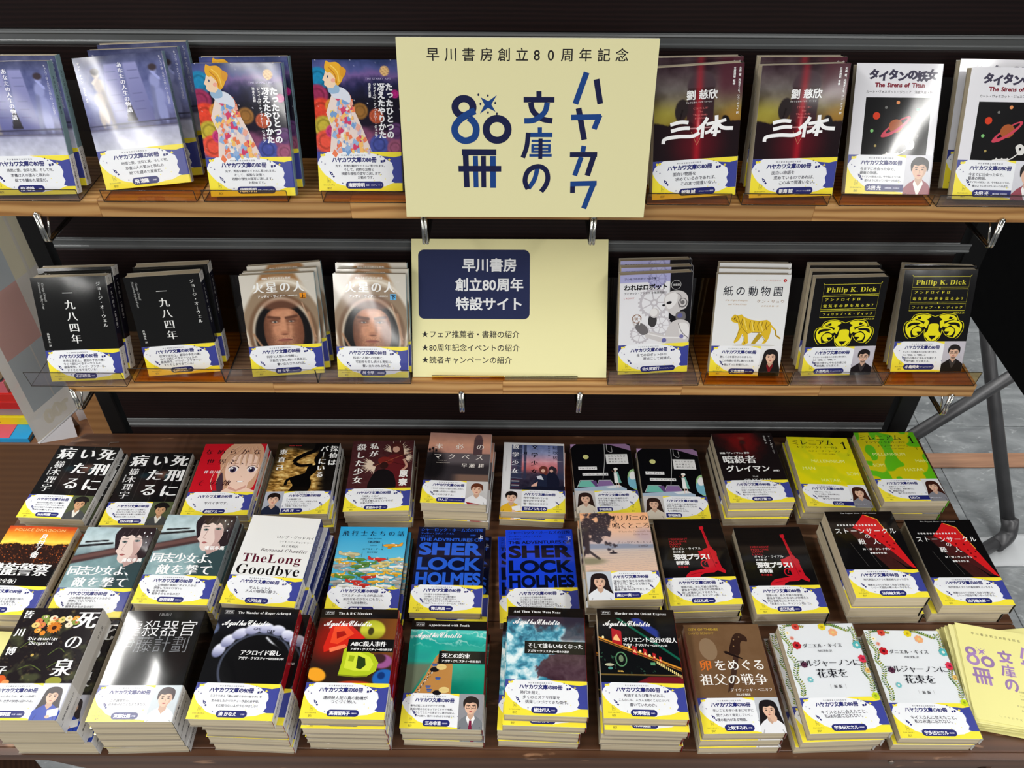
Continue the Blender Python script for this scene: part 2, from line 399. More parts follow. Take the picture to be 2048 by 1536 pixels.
class Art:
    def __init__(s, w=106., h=157.): s.w, s.h, s.ops, s.tok = w, h, [], set(); s.ox = s.oy = 0
    def grid(s, x0, y0, x1, y1, fn, d=1.15):
        nx = max(2, int((x1-x0)/d)); ny = max(2, int((y1-y0)/d))
        s.ops.append(('g', s.ox+x0, s.oy+y0, s.ox+x1, s.oy+y1, nx, ny, fn, s.ox, s.oy))
    def poly(s, pts, col):
        P = np.array(pts, float)+[s.ox, s.oy]; s.ops.append(('p', [P], col))
    def rect(s, x0, y0, x1, y1, col): s.poly([(x0, y0), (x1, y0), (x1, y1), (x0, y1)], col)
    def rr(s, x0, y0, x1, y1, r, col, k=5):
        P = []
        for cx, cy, a0 in ((x1-r, y0+r, -90), (x1-r, y1-r, 0), (x0+r, y1-r, 90), (x0+r, y0+r, 180)):
            for j in range(k+1): a = math.radians(a0+90*j/k); P.append((cx+r*math.cos(a), cy+r*math.sin(a)))
        s.poly(P, col)
    def ell(s, cx, cy, rx, ry, col, rot=0, n=22, a0=0, a1=360):
        c, q = math.cos(rot), math.sin(rot); P = []
        full = a1-a0 >= 360; m = n if full else n+1
        for i in range(m):
            a = math.radians(a0+(a1-a0)*i/n); x, y = rx*math.cos(a), ry*math.sin(a); P.append((cx+c*x-q*y, cy+q*x+c*y))
        s.poly(P, col)
    def blob(s, pts, col, k=5):
        s.poly(closed_curve(pts, k), col)
    def line(s, pts, w, col, closed=False, curve=False, taper=False):
        P = np.array(closed_curve(pts, 5) if (curve and closed) else ([tuple(v)[:2] for v in smooth_path([(a, b, 0) for a, b in pts], 5)] if curve else pts), float)
        n = len(P); a = np.roll(P, -1, 0)-np.roll(P, 1, 0)
        if not closed: a[0] = P[1]-P[0]; a[-1] = P[-1]-P[-2]
        a /= np.linalg.norm(a, axis=1)[:, None]+1e-9; N = np.stack([-a[:, 1], a[:, 0]], 1)*w/2
        if not curve and not closed and n > 2:
            for i in range(1, n-1):
                u = P[i]-P[i-1]; v = P[i+1]-P[i]; cs = np.dot(u, v)/(np.linalg.norm(u)*np.linalg.norm(v)+1e-9); N[i] /= max(.5, math.sqrt(max(0.05, (1+cs)/2)))
        if taper: t = np.linspace(0, 1, n); N = N*(np.sin(np.pi*np.clip(t, .06, .94))**.6)[:, None]
        A_, B_ = P-N+[s.ox, s.oy], P+N+[s.ox, s.oy]; V = np.concatenate([A_, B_]); F = []
        for i in range(n if closed else n-1): j = (i+1) % n; F.append((i, j, n+j, n+i))
        s.ops.append(('q', V, F, col))
    def text(s, t, x, y, size, col, st='g', al='l', vert=False, pitch=1.0, sx=1., sh=0., rot=0., spine=False):
        """y is the middle of the em box (horizontal) or top of the column (vertical); x left/centre/right or column centre"""
        tk = tokens(t); s.tok.update(tk); s.ops.append(('t', tk, s.ox+x, s.oy+y, size, col, st, al, vert, pitch, sx, sh, rot))
def closed_curve(pts, k=5):
    n = len(pts); out = []
    for i in range(n):
        a, b, c, d = [np.array(pts[(i+j) % n], float) for j in (-1, 0, 1, 2)]
        for j in range(k):
            t = j/k; out.append(tuple(.5*((2*b)+(c-a)*t+(2*a-5*b+4*c-d)*t*t+(3*b-a-3*c+d)*t**3)))
    return out
def layout(op):
    _, tk, x, y, size, col, st, al, vert, pitch, sx, sh, rot = op; sty = STY[st]; items = []; cur = 0.
    for t in tk:
        if t == ' ': cur += (.3 if not vert else .5); continue
        V, F = glyph(t, sty, size > 8); wide = is_wide(t[0]) and len(t) == 1
        wd = 1. if wide else ((V[:, 0].max()+.04) if len(V) else .3)
        if is_math(t[0]): wd += -.085 if 0x1D4D0 <= ord(t[0]) <= 0x1D503 else .02
        if vert:
            if wide:
                G = V.copy()
                if t in ROT: G = np.stack([(V[:, 1]-.38)+.5, .38-(V[:, 0]-.5)], 1)
                elif t in '、。，': G = V+[.6, .6]
                elif t in 'ぁぃぅぇぉっゃゅょァィゥェォッャュョ': G = V+[.1, .1]
                P = np.stack([(G[:, 0]-.5)*sx, cur+.88-G[:, 1]], 1); adv = pitch
            else:
                P = np.stack([(V[:, 1]-.36)*sx, cur+V[:, 0]], 1); adv = wd+.05
                P = np.stack([-(-(V[:, 1]-.36))*sx, cur+V[:, 0]], 1)
        else:
            P = np.stack([(cur+V[:, 0])*1., .38-V[:, 1]], 1); adv = (pitch if wide else wd+(pitch-1)*.5)
        items.append((P, F)); cur += adv
    tot = cur-(pitch-1 if not vert else 0)
    out = []
    for P, F in items:
        P = P.copy()
        if not len(P): continue
        if vert: P[:, 1] -= 0 if al == 'l' else tot/2
        else: P[:, 0] -= {'l': 0, 'c': tot/2, 'r': tot}[al]; P[:, 0] *= sx
        P[:, 0] -= P[:, 1]*sh; P *= size
        if rot: c, q = math.cos(rot), math.sin(rot); P = np.stack([c*P[:, 0]-q*P[:, 1], q*P[:, 0]+c*P[:, 1]], 1)
        out.append((P+[x, y], F))
    return out
CUTS = np.array([104.4, 104.8, 105.2, 105.6])
def clip_half(P, ax, v, keep_less):
    out = []; n = len(P); s = (lambda p: p[ax] <= v+1e-9) if keep_less else (lambda p: p[ax] >= v-1e-9)
    for i in range(n):
        a, b = P[i], P[(i+1) % n]; ia, ib = s(a), s(b)
        if ia: out.append(a)
        if ia != ib: t = (v-a[ax])/(b[ax]-a[ax]); out.append(a+(b-a)*t)
    return np.array(out) if len(out) > 2 else None
def fold_split(P, art):
    if P[:, 0].min() >= art.w: return [P]
    for ax, v, k in ((0, 0, False), (0, art.w, True), (1, 0, False), (1, art.h, True)):
        if (P[:, ax].max() > v if k else P[:, ax].min() < v):
            P = clip_half(P, ax, v, k)
            if P is None: return []
    if art.w != 106. or P[:, 0].max() <= CUTS[0]: return [P]
    out = []; lo = None
    for c in list(CUTS)+[1e9]:
        Q = P if lo is None else clip_half(P, 0, lo, False)
        if Q is not None and c < 1e8: Q = clip_half(Q, 0, c, True)
        if Q is not None and abs(area2(Q)) > 1e-4: out.append(Q)
        lo = c
    return out
def geom(art, base_z=0., eps=2.6e-6):
    """-> 2D verts (mm), layer heights, colours, faces"""
    VV, ZZ, CC, FF = [], [], [], []; nv = 0; z = base_z
    for op in art.ops:
        z += eps; k = op[0]; parts = []
        if k == 'g':
            _, x0, y0, x1, y1, nx, ny, fn, ox, oy = op; gx = np.linspace(x0, x1, nx+1)
            if art.w == 106. and x1 == 106.: gx = np.concatenate([gx[gx < 104.2], CUTS, [106.]])
            elif art.w == 106. and x0 == 106.: gx = np.concatenate([[106., 106.55, 107.1, 107.6], np.linspace(108.2, x1, max(2, nx//2))])
            nx = len(gx)-1; gy = np.linspace(y0, y1, ny+1); X, Y = np.meshgrid(gx, gy)
            c = lin(np.clip(fn(X-ox, Y-oy), 0, 255)).reshape(-1, 3); V = np.stack([X.ravel(), Y.ravel()], 1); w = nx+1
            F = [(j*w+i, (j+1)*w+i, (j+1)*w+i+1, j*w+i+1) for j in range(ny) for i in range(nx)]; parts.append((V, F, c))
        elif k == 'p':
            col = op[2]
            for pc in fold_split(op[1][0], art):
                V, F = fill([pc])
                if len(V): parts.append((V, [tuple(f)[::-1] for f in F], None))
        elif k == 'q':
            V = op[1]
            if V[:, 0].min() < art.w: V = np.stack([np.clip(V[:, 0], 0, art.w), np.clip(V[:, 1], 0, art.h)], 1)
            parts.append((V, op[2], None)); col = op[3]
        elif k == 't':
            col = op[5]
            for V, F in layout(op):
                if len(V):
                    if V[:, 0].min() < art.w-1 and V[:, 0].max() > art.w: V = np.stack([np.minimum(V[:, 0], art.w), V[:, 1]], 1)
                    parts.append((V, F, None))
        for V, F, c in parts:
            if c is None: c = np.ones((len(V), 3))*lin(col)
            VV.append(V); ZZ.append(np.full(len(V), z)); CC.append(c); FF += [tuple(q+nv for q in f) for f in F]; nv += len(V)
    V = np.concatenate(VV); return V, np.concatenate(ZZ), np.concatenate(CC), FF
def build_print(name, V3, C3, F, m):
    me = bpy.data.meshes.new(name); me.from_pydata(V3.tolist(), [], F)
    a = me.color_attributes.new('Col', 'FLOAT_COLOR', 'POINT'); c = np.ones((len(V3), 4), np.float32); c[:, :3] = C3
    a.data.foreach_set('color', c.ravel()); me.materials.append(m); me.update(); return me
def map_book(V, Z, t, lift=0.):
    """wrap flat artwork round the front, then the spine (x>106)"""
    r = min(1.6, t*400)/1000; u = V[:, 0]/1000; y = .157-V[:, 1]/1000; e = Z+lift; x = np.empty(len(V)); z = np.empty(len(V))
    a = np.clip((u-(.106-r))/(2*r), 0, 1)*math.pi/2
    f = u <= .106-r; s = u >= .106+r; m = ~(f | s)
    x[f] = u[f]-.053; z[f] = t+e[f]
    x[s] = .053+e[s]; z[s] = t-(u[s]-.106)
    x[m] = .053-r+(r+e[m])*np.sin(a[m]); z[m] = t-r+(r+e[m])*np.cos(a[m])
    return np.stack([x, y, z], 1)
# ------------------------------------------------------------------ obi band, portraits
NAVY = (38, 42, 110); BLUE = (62, 70, 150); YEL = (246, 228, 62); WHT = (238, 240, 244); INK = (32, 30, 52); BK = (14, 14, 15)
def portrait(A, x, y, w, h, bg, hair=(28, 22, 22), cloth=(230, 228, 222), skin=(226, 184, 158), long=0, glasses=0, hat=None, beard=0, side=1, turn=0, collar=None, tie=None, prop=None, big=1.):
    A.grid(x, y, x+w, y+h, lambda X, Y: grad((Y-y)/h, [(0, bg), (1, tuple(c*.9 for c in bg))])+noise2(X, Y, .25, 3)[..., None]*10-5, 2)
    fx, fy, r = x+w*(.5+.05*turn), y+h*.36, h*.17*big
    if r*1.3 > w*.45: r = w*.34
    P = lambda a, b: (min(max(fx+a*r, x), x+w), min(max(fy+b*r, y), y+h))
    if long: A.blob([P(-1.25, -.9), P(-.6, -1.5), P(.6, -1.5), P(1.25, -.9), P(1.5, .8), P(1.7*long, 2.6), P(1.0, 3.1), P(.2, 1.6), P(-.2, 1.6), P(-1.0, 3.1), P(-1.7*long, 2.6), P(-1.5, .8)], hair, 3)
    bot = y+h
    S = [(fx-.45*r, fy+1.2*r), (fx-1.2*r, fy+1.7*r), (max(x, fx-2.3*r), fy+2.3*r), (max(x, fx-2.7*r), bot), (min(x+w, fx+2.7*r), bot), (min(x+w, fx+2.3*r), fy+2.3*r), (fx+1.2*r, fy+1.7*r), (fx+.45*r, fy+1.2*r)]
    A.poly(S, cloth)
    dk = tuple(c*.78 for c in cloth)
    A.line([(fx-1.3*r, fy+2.9*r), (fx-1.5*r, bot)], r*.16, dk); A.line([(fx+1.3*r, fy+2.9*r), (fx+1.5*r, bot)], r*.16, dk)
    A.poly([P(-.42, .7), P(.42, .7), P(.5, 1.5), P(0, 2.1), P(-.5, 1.5)], tuple(c*.88 for c in skin))
    if collar: A.poly([P(-.48, 1.3), P(0, 2.0), P(.48, 1.3), P(.62, 1.7), P(.12, 3.0), P(-.12, 3.0), P(-.62, 1.7)], collar)
    if tie: A.poly([P(-.16, 2.0), P(.16, 2.0), P(.26, 4.2), P(0, 4.6), P(-.26, 4.2)], tie)
    A.blob([P(-.82, -.75), P(0, -1.15), P(.82, -.75), P(.86, .15), P(.55, .85), P(0, 1.15), P(-.55, .85), P(-.86, .15)], skin, 4)
    A.blob([P(.3, -.8), P(.8, -.6), P(.84, .15), P(.5, .85), P(.2, 1.05), P(.55, .3)], tuple(c*.9 for c in skin), 3)
    for q in (-1, 1):
        A.ell(*P(q*.38, .02), r*.15, r*.08, (40, 26, 24), n=8); A.line([P(q*.2, -.2), P(q*.56, -.24)], r*.09, hair)
        if glasses: A.line([P(q*.12, -.12), P(q*.66, -.14), P(q*.64, .26), P(q*.16, .26)], r*.08, (20, 20, 22), closed=True)
    A.line([P(0, .08), P(.1, .4), P(-.04, .42)], r*.06, tuple(c*.74 for c in skin))
    A.blob([P(-.26, .68), P(0, .62), P(.26, .68), P(0, .8)], (178, 92, 88), 3)
    if beard: A.blob([P(-.4, .8), P(0, .9), P(.4, .8), P(.25, 1.2), P(-.25, 1.2)], tuple(c*.55 for c in skin), 3)
    A.blob([P(-.95, .25), P(-1.1, -.7), P(-.6, -1.4), P(.2, -1.5), P(.95, -1.1), P(1.1, -.3), P(.95, .3), P(.78, -.35), P(.3, -.62), P(-.2, -.45), P(-.7, -.5)], hair, 4)
    if hat: A.blob([P(-1.3, -.5), P(-1.1, -1.3), P(-.3, -1.75), P(.7, -1.6), P(1.3, -1.0), P(1.35, -.5), P(.3, -.75)], hat, 4)
    if prop == 'paper': A.poly([P(.1, 2.2), P(1.7, 1.8), P(1.9, 3.0), P(.4, 3.4)], (236, 236, 236)); A.ell(*P(.5, 3.2), r*.35, r*.28, skin, n=10)
    if prop == 'book': A.poly([P(-1.9, 2.9), P(-.2, 3.2), P(1.0, 3.9), P(-1.4, 3.8)], (150, 24, 34))
    if prop == 'hand': A.blob([P(-.1, .8), P(.5, .7), P(.9, 1.1), P(.7, 1.7), P(.1, 1.6)], tuple(c*.96 for c in skin), 3)
def sparkle(A, x, y, r, col): A.poly([(x, y-r), (x+r*.28, y-r*.28), (x+r, y), (x+r*.28, y+r*.28), (x, y+r), (x-r*.28, y+r*.28), (x-r, y), (x-r*.28, y-r*.28)], col)
def open_book(A, x, y, s, col, rot=0.):
    A.poly([(x-s, y-s*.5+rot), (x-.1*s, y-s*.35), (x-.1*s, y+s*.6), (x-s, y+s*.45+rot)], col); A.poly([(x+.1*s, y-s*.35), (x+s, y-s*.5-rot), (x+s, y+s*.45-rot), (x+.1*s, y+s*.6)], col)
def nib(A, x, y, s):
    A.poly([(x-s, y-s*1.1), (x+s*.1, y-s*.5), (x+s*.35, y+s*.2), (x-s*.2, y+s*.45), (x-s*.7, y-.1*s)], NAVY); A.poly([(x+s*.5, y+s*.35), (x+s*.9, y+s*.9), (x+s*.4, y+s*1.2), (x, y+s*.65)], NAVY)
    A.ell(x-.25*s, y-.2*s, s*.17, s*.17, WHT, n=8)
BW, BH = 106., 48.
def band(lines, name, note='', size=4.4, x0=26, port=None, flip=False, lead=None, pill=None, y0=17., white_top=False):
    """lines: message; port: dict for portrait at the right (or left when flip)"""
    A = Art(BW, BH); m = (lambda v: BW-v) if flip else (lambda v: v)
    def P(pts, c): A.poly([(m(a), b) for a, b in pts], c)
    A.grid(0, 0, BW, BH, lambda X, Y: C(X, WHT), 3)
    P([(0, 0), (13, 0), (7, 3.2), (2.5, 8), (0, 13)], BLUE)
    P([(0, 15), (4, 22), (9, 28), (16, 33), (22, 38), (29, 40.5), (38, 42.5), (50, 44), (70, 45.5), (70, 48), (0, 48)], YEL)
    if not port:
        P([(74, 3), (81, 5), (86, 9), (93, 13), (95, 20), (93, 25), (95, 31), (92, 36), (96, 38), (106, 38), (106, 2)], BLUE)
        P([(58, 0), (106, 0), (106, 4.5), (96, 6.5), (82, 5), (72, 2.5)], YEL)
        P([(60, 48), (66, 44.5), (74, 43), (84, 42), (94, 38), (106, 38), (106, 48)], YEL)
        open_book(A, m(82), 11, 3, NAVY, .6); sparkle(A, m(90), 9.5, 2.2, YEL)
        for sx_, sy_ in ((76, 3.5), (79, 6)): sparkle(A, m(sx_), sy_, 1.3, NAVY)
        for sx_, sy_ in ((70, 35), (78, 28), (84, 33)): A.ell(m(sx_), sy_, .8, .8, (244, 236, 150), n=8)
    else:
        pw = port.pop('w', 28); px = BW-pw if not flip else 0
        P([(0, 46), (BW-pw, 46), (BW-pw, 48), (0, 48)], YEL); P([(58, 0), (78, 0), (78, 5), (70, 3)], YEL)
        sparkle(A, m(74), 31, 1.3, NAVY); A.ell(m(66), 33, 1., 1., (244, 236, 150), n=8)
        portrait(A, px, 0, pw, BH, **port)
    open_book(A, m(7), 3.4, 3, YEL, .4); sparkle(A, m(9), 14.5, 1.2, NAVY); sparkle(A, m(30), 38, 1.2, NAVY); sparkle(A, m(5), 12, .9, NAVY)
    nib(A, m(17.5) if not flip else m(13), 27, 3.6)
    # publisher mark
    lx = m(13); A.line([(lx-1.7, 31.2), (lx+1.7, 31.2), (lx+1.7, 37.4), (lx-1.7, 37.4)], .35, (120, 112, 60), closed=True)
    A.text('h', lx, 34.6, 4.2, (120, 112, 60), 's', 'c'); A.text(SB('HAYAKAWA'), lx, 40.2, 2.0, (110, 104, 50), 's', 'c', sx=1.15); A.text(SI('80!'), lx, 44.2, 4.2, (96, 90, 48), 's', 'c')
    hx = (46 if not port else 42) if not flip else (61 if not port else 64)
    if port and not flip: size *= .93; x0 -= 2
    A.text('早川書房創立80周年記念', hx-1, 4.0, 2.0, (60, 60, 84), 'g', 'c', pitch=1.45)
    A.text('ハヤカワ文庫の80冊', hx, 9.4, 6.6 if not port else 6.1, NAVY, 'h', 'c', sx=.97, pitch=.96)
    X = x0; stp = (36.6-y0-1)/max(3, len(lines)); stp = min(stp, 6.6); sz = size
    lim = (BW-pw-2 if not flip else BW-4) if port else 86
    for i, ln in enumerate(lines):
        ind = 0
        while ln.startswith('>'): ln = ln[1:]; ind += 3.4
        z = sz
        if ln.startswith('<'): ln = ln[1:]; z = sz*.78
        z = min(z, (lim-X-ind)/max(1, len(ln))/.98)
        A.text(ln, X+ind+(2 if flip and not lead else 0), y0+i*stp+.3, z, INK, 'S', 'l', pitch=.98)
    # name pill
    nw = len(name)*5.0; tw = len(note)*1.8+(1 if note else 0); pw_ = nw+tw+5
    p0 = pill if pill is not None else ((34 if not flip else 34))
    if port and not flip: p1 = BW-pw if p0+pw_ > BW-pw-6 or pill is None else p0+pw_
    elif port and flip: p0 = pw+1; p1 = p0+pw_+1
    else: p1 = p0+pw_
    y1, y2 = 35.9, 44.9
    if port and flip: A.poly([(p0, y1), (p1-3, y1), (p1-.8, y1+1.3), (p1, y1+4), (p1-.8, y2-1.3), (p1-3, y2), (p0, y2)], NAVY)
    elif port and p1 == BW-pw: A.poly([(p0+3, y1), (p1, y1), (p1, y2), (p0+3, y2), (p0+.8, y2-1.3), (p0, y1+4), (p0+.8, y1+1.3)], NAVY)
    else: A.rr(p0, y1, p1, y2, 4.4, NAVY)
    A.text(name, p0+3, 40.4, 5.6, (246, 246, 250), 'b', 'l', pitch=.92)
    if note: A.text(note, p0+3+nw+.9, 40.6, 2.0, (230, 230, 245), 'g', 'l', pitch=.95)
    return A
def band_spine(A, t):
    A.grid(106, 0, 106+t, 48, lambda X, Y: C(X, (226, 226, 228)), .6)
    A.text('ハヤカワ文庫の80冊', 106+t*.38, 4, min(4.2, t*.36), INK, 'b', 'l', vert=True, pitch=.98)
    if t > 9: A.text('早川書房創立80周年記念', 106+t*.76, 5, 1.7, (90, 90, 100), 'g', 'l', vert=True, pitch=1.25)
    A.text('早川書房', 106+t*.5, 41, min(1.6, t*.2), (70, 70, 80), 'g', 'l', vert=True)

# ------------------------------------------------------------------ cover designs: key -> (short description, draw, band kwargs, spine background, spine ink, spine title)
D = {}
def design(key, desc, spine, ink, title, **bk):
    def deco(fn): D[key] = dict(desc=desc, fn=fn, band=bk, spine=spine, ink=ink, title=title); return fn
    return deco
def bg(A, fn, d=1.15, y1=111): A.grid(0, 0, 106, y1, fn, d); A.grid(0, y1, 106, 157, lambda X, Y: fn(X*0+2, np.minimum(Y, 157)), 6)
def flat(c): return lambda X, Y: C(X, c)

@design('temple', 'misty blue-grey paperback of draped statues', (128, 156, 166), (40, 50, 60), 'あなたの人生の物語', lines=['時間と愛、信仰と美、そして死、', '>本書は人の望みと畏れの', '>>総てを鏤めた星座だ。'], name='飛 浩隆', note='（作家）')
def _(A):
    def f(X, Y):
        c = grad(Y, [(0, (70, 74, 106)), (14, (98, 104, 150)), (60, (120, 126, 182)), (84, (96, 96, 130)), (88, (176, 178, 204)), (111, (206, 208, 222))])
        c = c+(noise2(X, Y, .09, 5)[..., None]-.5)*60
        for cx in (40, 66):                              # tapering pillars
            w = 8+Y*.06; c = over(c, (1-sst(abs(X-cx-(Y-40)*(.06 if cx > 50 else -.06)), w-1.5, w))*sst(Y, 8, 11)*(1-sst(Y, 76, 80)), grad(Y, [(8, (150, 152, 200)), (78, (104, 106, 160))]))
            c = over(c, (np.mod(Y, 9) < .8)*(1-sst(abs(X-cx), 5, 7))*sst(Y, 10, 12)*(1-sst(Y, 74, 77))*.5, (80, 82, 124))
        c = over(c, (1-sst(abs(X-53), .5+(Y-52)*.22, 1.5+(Y-52)*.22))*sst(Y, 52, 54)*(1-sst(Y, 76, 78)), (34, 30, 40))
        for cx, s, k in ((22, 1, (196, 184, 176)), (90, -1, (150, 156, 206))):
            for e in ((cx, 20, 4, 5), (cx+s*1, 33, 6, 9), (cx-s*1, 50, 6.5, 10), (cx+s*1, 66, 4, 13), (cx-s*4, 70, 3, 12)): c = over(c, mell(X, Y, *e, .3), k)
            c = over(c, mseg(X, Y, cx-s*5, 30, cx+s*2, 22, 3), tuple(v*1.1 for v in k)); c = over(c, mseg(X, Y, cx+s*5, 40, cx+s*8, 82, 5, 4)*.8, tuple(v*.8 for v in k)); c = over(c, mell(X, Y, cx, 17, 5, 4, .3), (64, 54, 60))
        c = over(c, mseg(X, Y, 0, 80, 106, 78, 1.6, 1), (62, 60, 84)); c = over(c, mseg(X, Y, 0, 85, 106, 84, 1, 1), (96, 92, 110))
        return c
    bg(A, f); W_ = (238, 238, 246)
    A.text('あなたの人生の物語', 52, 8, 6.4, W_, 'M', 'l', vert=True, pitch=1.02); A.text('ヒューゴー賞・ネビュラ賞・ローカス賞受賞', 101, 4, 2.9, W_, 'm', 'l', vert=True, pitch=.98)
    A.text('テッド・チャン', 5, 5, 3.4, W_, 'm', 'l', vert=True); A.text('浅倉久志・他訳', 5, 33, 2.6, W_, 'm', 'l', vert=True)

@design('starry', 'dark starry paperback of a golden-haired child', (122, 150, 164), (40, 50, 60), 'たったひとつの冴えたやりかた', lines=['先ず、秀逸な翻訳タイトルに惹かれます。', '>>>そして、純粋な友情と', '>>残酷な理性の描写に涙します。', '>>>>>>>>お勧めです。'], name='庵野秀明', note='（監督・プロデューサー）', size=3.9, x0=22, y0=16.5)
def _(A):
    def f(X, Y):
        n = noise2(X, Y, .05, 11); c = grad(Y+n*30, [(8, (34, 48, 84)), (24, (78, 84, 140)), (34, (118, 92, 150)), (44, (40, 40, 78)), (60, (22, 20, 34)), (96, (30, 24, 40)), (112, (150, 84, 120)), (125, (80, 60, 110))])
        for cx, cy, r, k in ((6, 22, 14, (30, 130, 176)), (4, 42, 14, (156, 50, 90)), (8, 60, 16, (222, 70, 50)), (10, 78, 13, (190, 170, 60)), (12, 96, 14, (226, 84, 66)), (22, 54, 9, (224, 150, 60)), (56, 60, 10, (150, 104, 50)), (76, 66, 9, (196, 92, 60)), (100, 84, 10, (96, 60, 110)), (78, 100, 12, (74, 84, 160)), (98, 104, 10, (160, 90, 120)), (20, 84, 8, (196, 60, 120)), (100, 40, 5, (190, 40, 130))):
            d = np.hypot(X-cx, Y-cy)/r; c = over(c, 1-sst(d, .85, 1.1), np.array(k)*(.85+.3*noise2(X, Y, .3, int(cx))[..., None])); c = over(c, (1-sst(abs(d-.6), .05, .12))*.5, np.array(k)*.6)
        c = over(c, mell(X, Y, 88, 13, 5.5, 6, .06), (230, 190, 130)); c = over(c, mell(X, Y, 88, 13, 5.5, 6, .06)*(np.mod(Y+X*.3, 3) < 1)*.6, (160, 110, 70))
        s = noise2(X, Y, 2.3, 8, 1); return over(c, sst(s, .965, .99), (230, 230, 240))
    bg(A, f)
    A.poly([(22, 40), (34, 38), (46, 52), (58, 80), (70, 112), (16, 112), (20, 80), (14, 62)], (232, 214, 206))
    R = random.Random(4)
    for i in range(190):
        y = 40+R.random()*71; x = (30-(y-40)*.2 if y < 62 else 21)+R.random()*(13+(y-40)*.5); k = R.choice([(238, 130, 90), (246, 190, 110), (210, 70, 110), (120, 160, 210), (238, 232, 224), (236, 170, 150), (150, 180, 220), (200, 190, 210), (240, 210, 120)])
        a = R.random()*3; s = 1.4+R.random()*2.6; A.poly([(x+s*math.cos(a+q), y+s*1.4*math.sin(a+q)) for q in (0, 1.3, 2.9, 4.4)], k)
    A.blob([(20, 34), (34, 32), (44, 40), (44, 50), (34, 46), (24, 44)], (216, 220, 232)); A.blob([(18, 31), (30, 29), (31, 38), (20, 39)], (150, 180, 208))
    A.poly([(17, 8), (14, 18), (11.5, 23), (14, 25), (13.5, 29), (17, 32), (24, 33), (30, 26), (28, 10)], (238, 208, 178)); A.ell(18, 19.5, .9, 1.5, (60, 76, 110)); A.ell(25, 24, 3, 2.4, (236, 168, 150))
    A.blob([(15, 11), (15, 6), (17, 1), (21, 3), (30, 3), (36, 9), (38, 17), (35, 25), (30, 30), (27, 26), (27, 21), (22, 15), (18, 15)], (226, 168, 48)); A.blob([(34, 8), (41, 12), (38, 20), (34, 18)], (214, 150, 44)); A.line([(22, 6), (30, 14), (32, 26)], 1.2, (240, 200, 96), curve=True); A.line([(20, 9), (27, 17), (29, 27)], .9, (190, 110, 40), curve=True)
    W_ = (246, 246, 250); A.text('THE STARRY RIFT', 80, 22, 3.2, (190, 180, 220), 's', 'c', sx=1.25)
    A.text('たったひとつの', 93, 27, 9.4, W_, 'h', 'l', vert=True, pitch=1.0); A.text('冴えたやりかた', 83, 27, 9.4, W_, 'h', 'l', vert=True, pitch=1.0)
    A.text('ジェイムズ・ティプトリー・ジュニア', 75, 27, 3.9, W_, 'b', 'l', vert=True, pitch=.98); A.text('浅倉久志訳', 69, 27, 3.3, W_, 'b', 'l', vert=True, pitch=1.05)

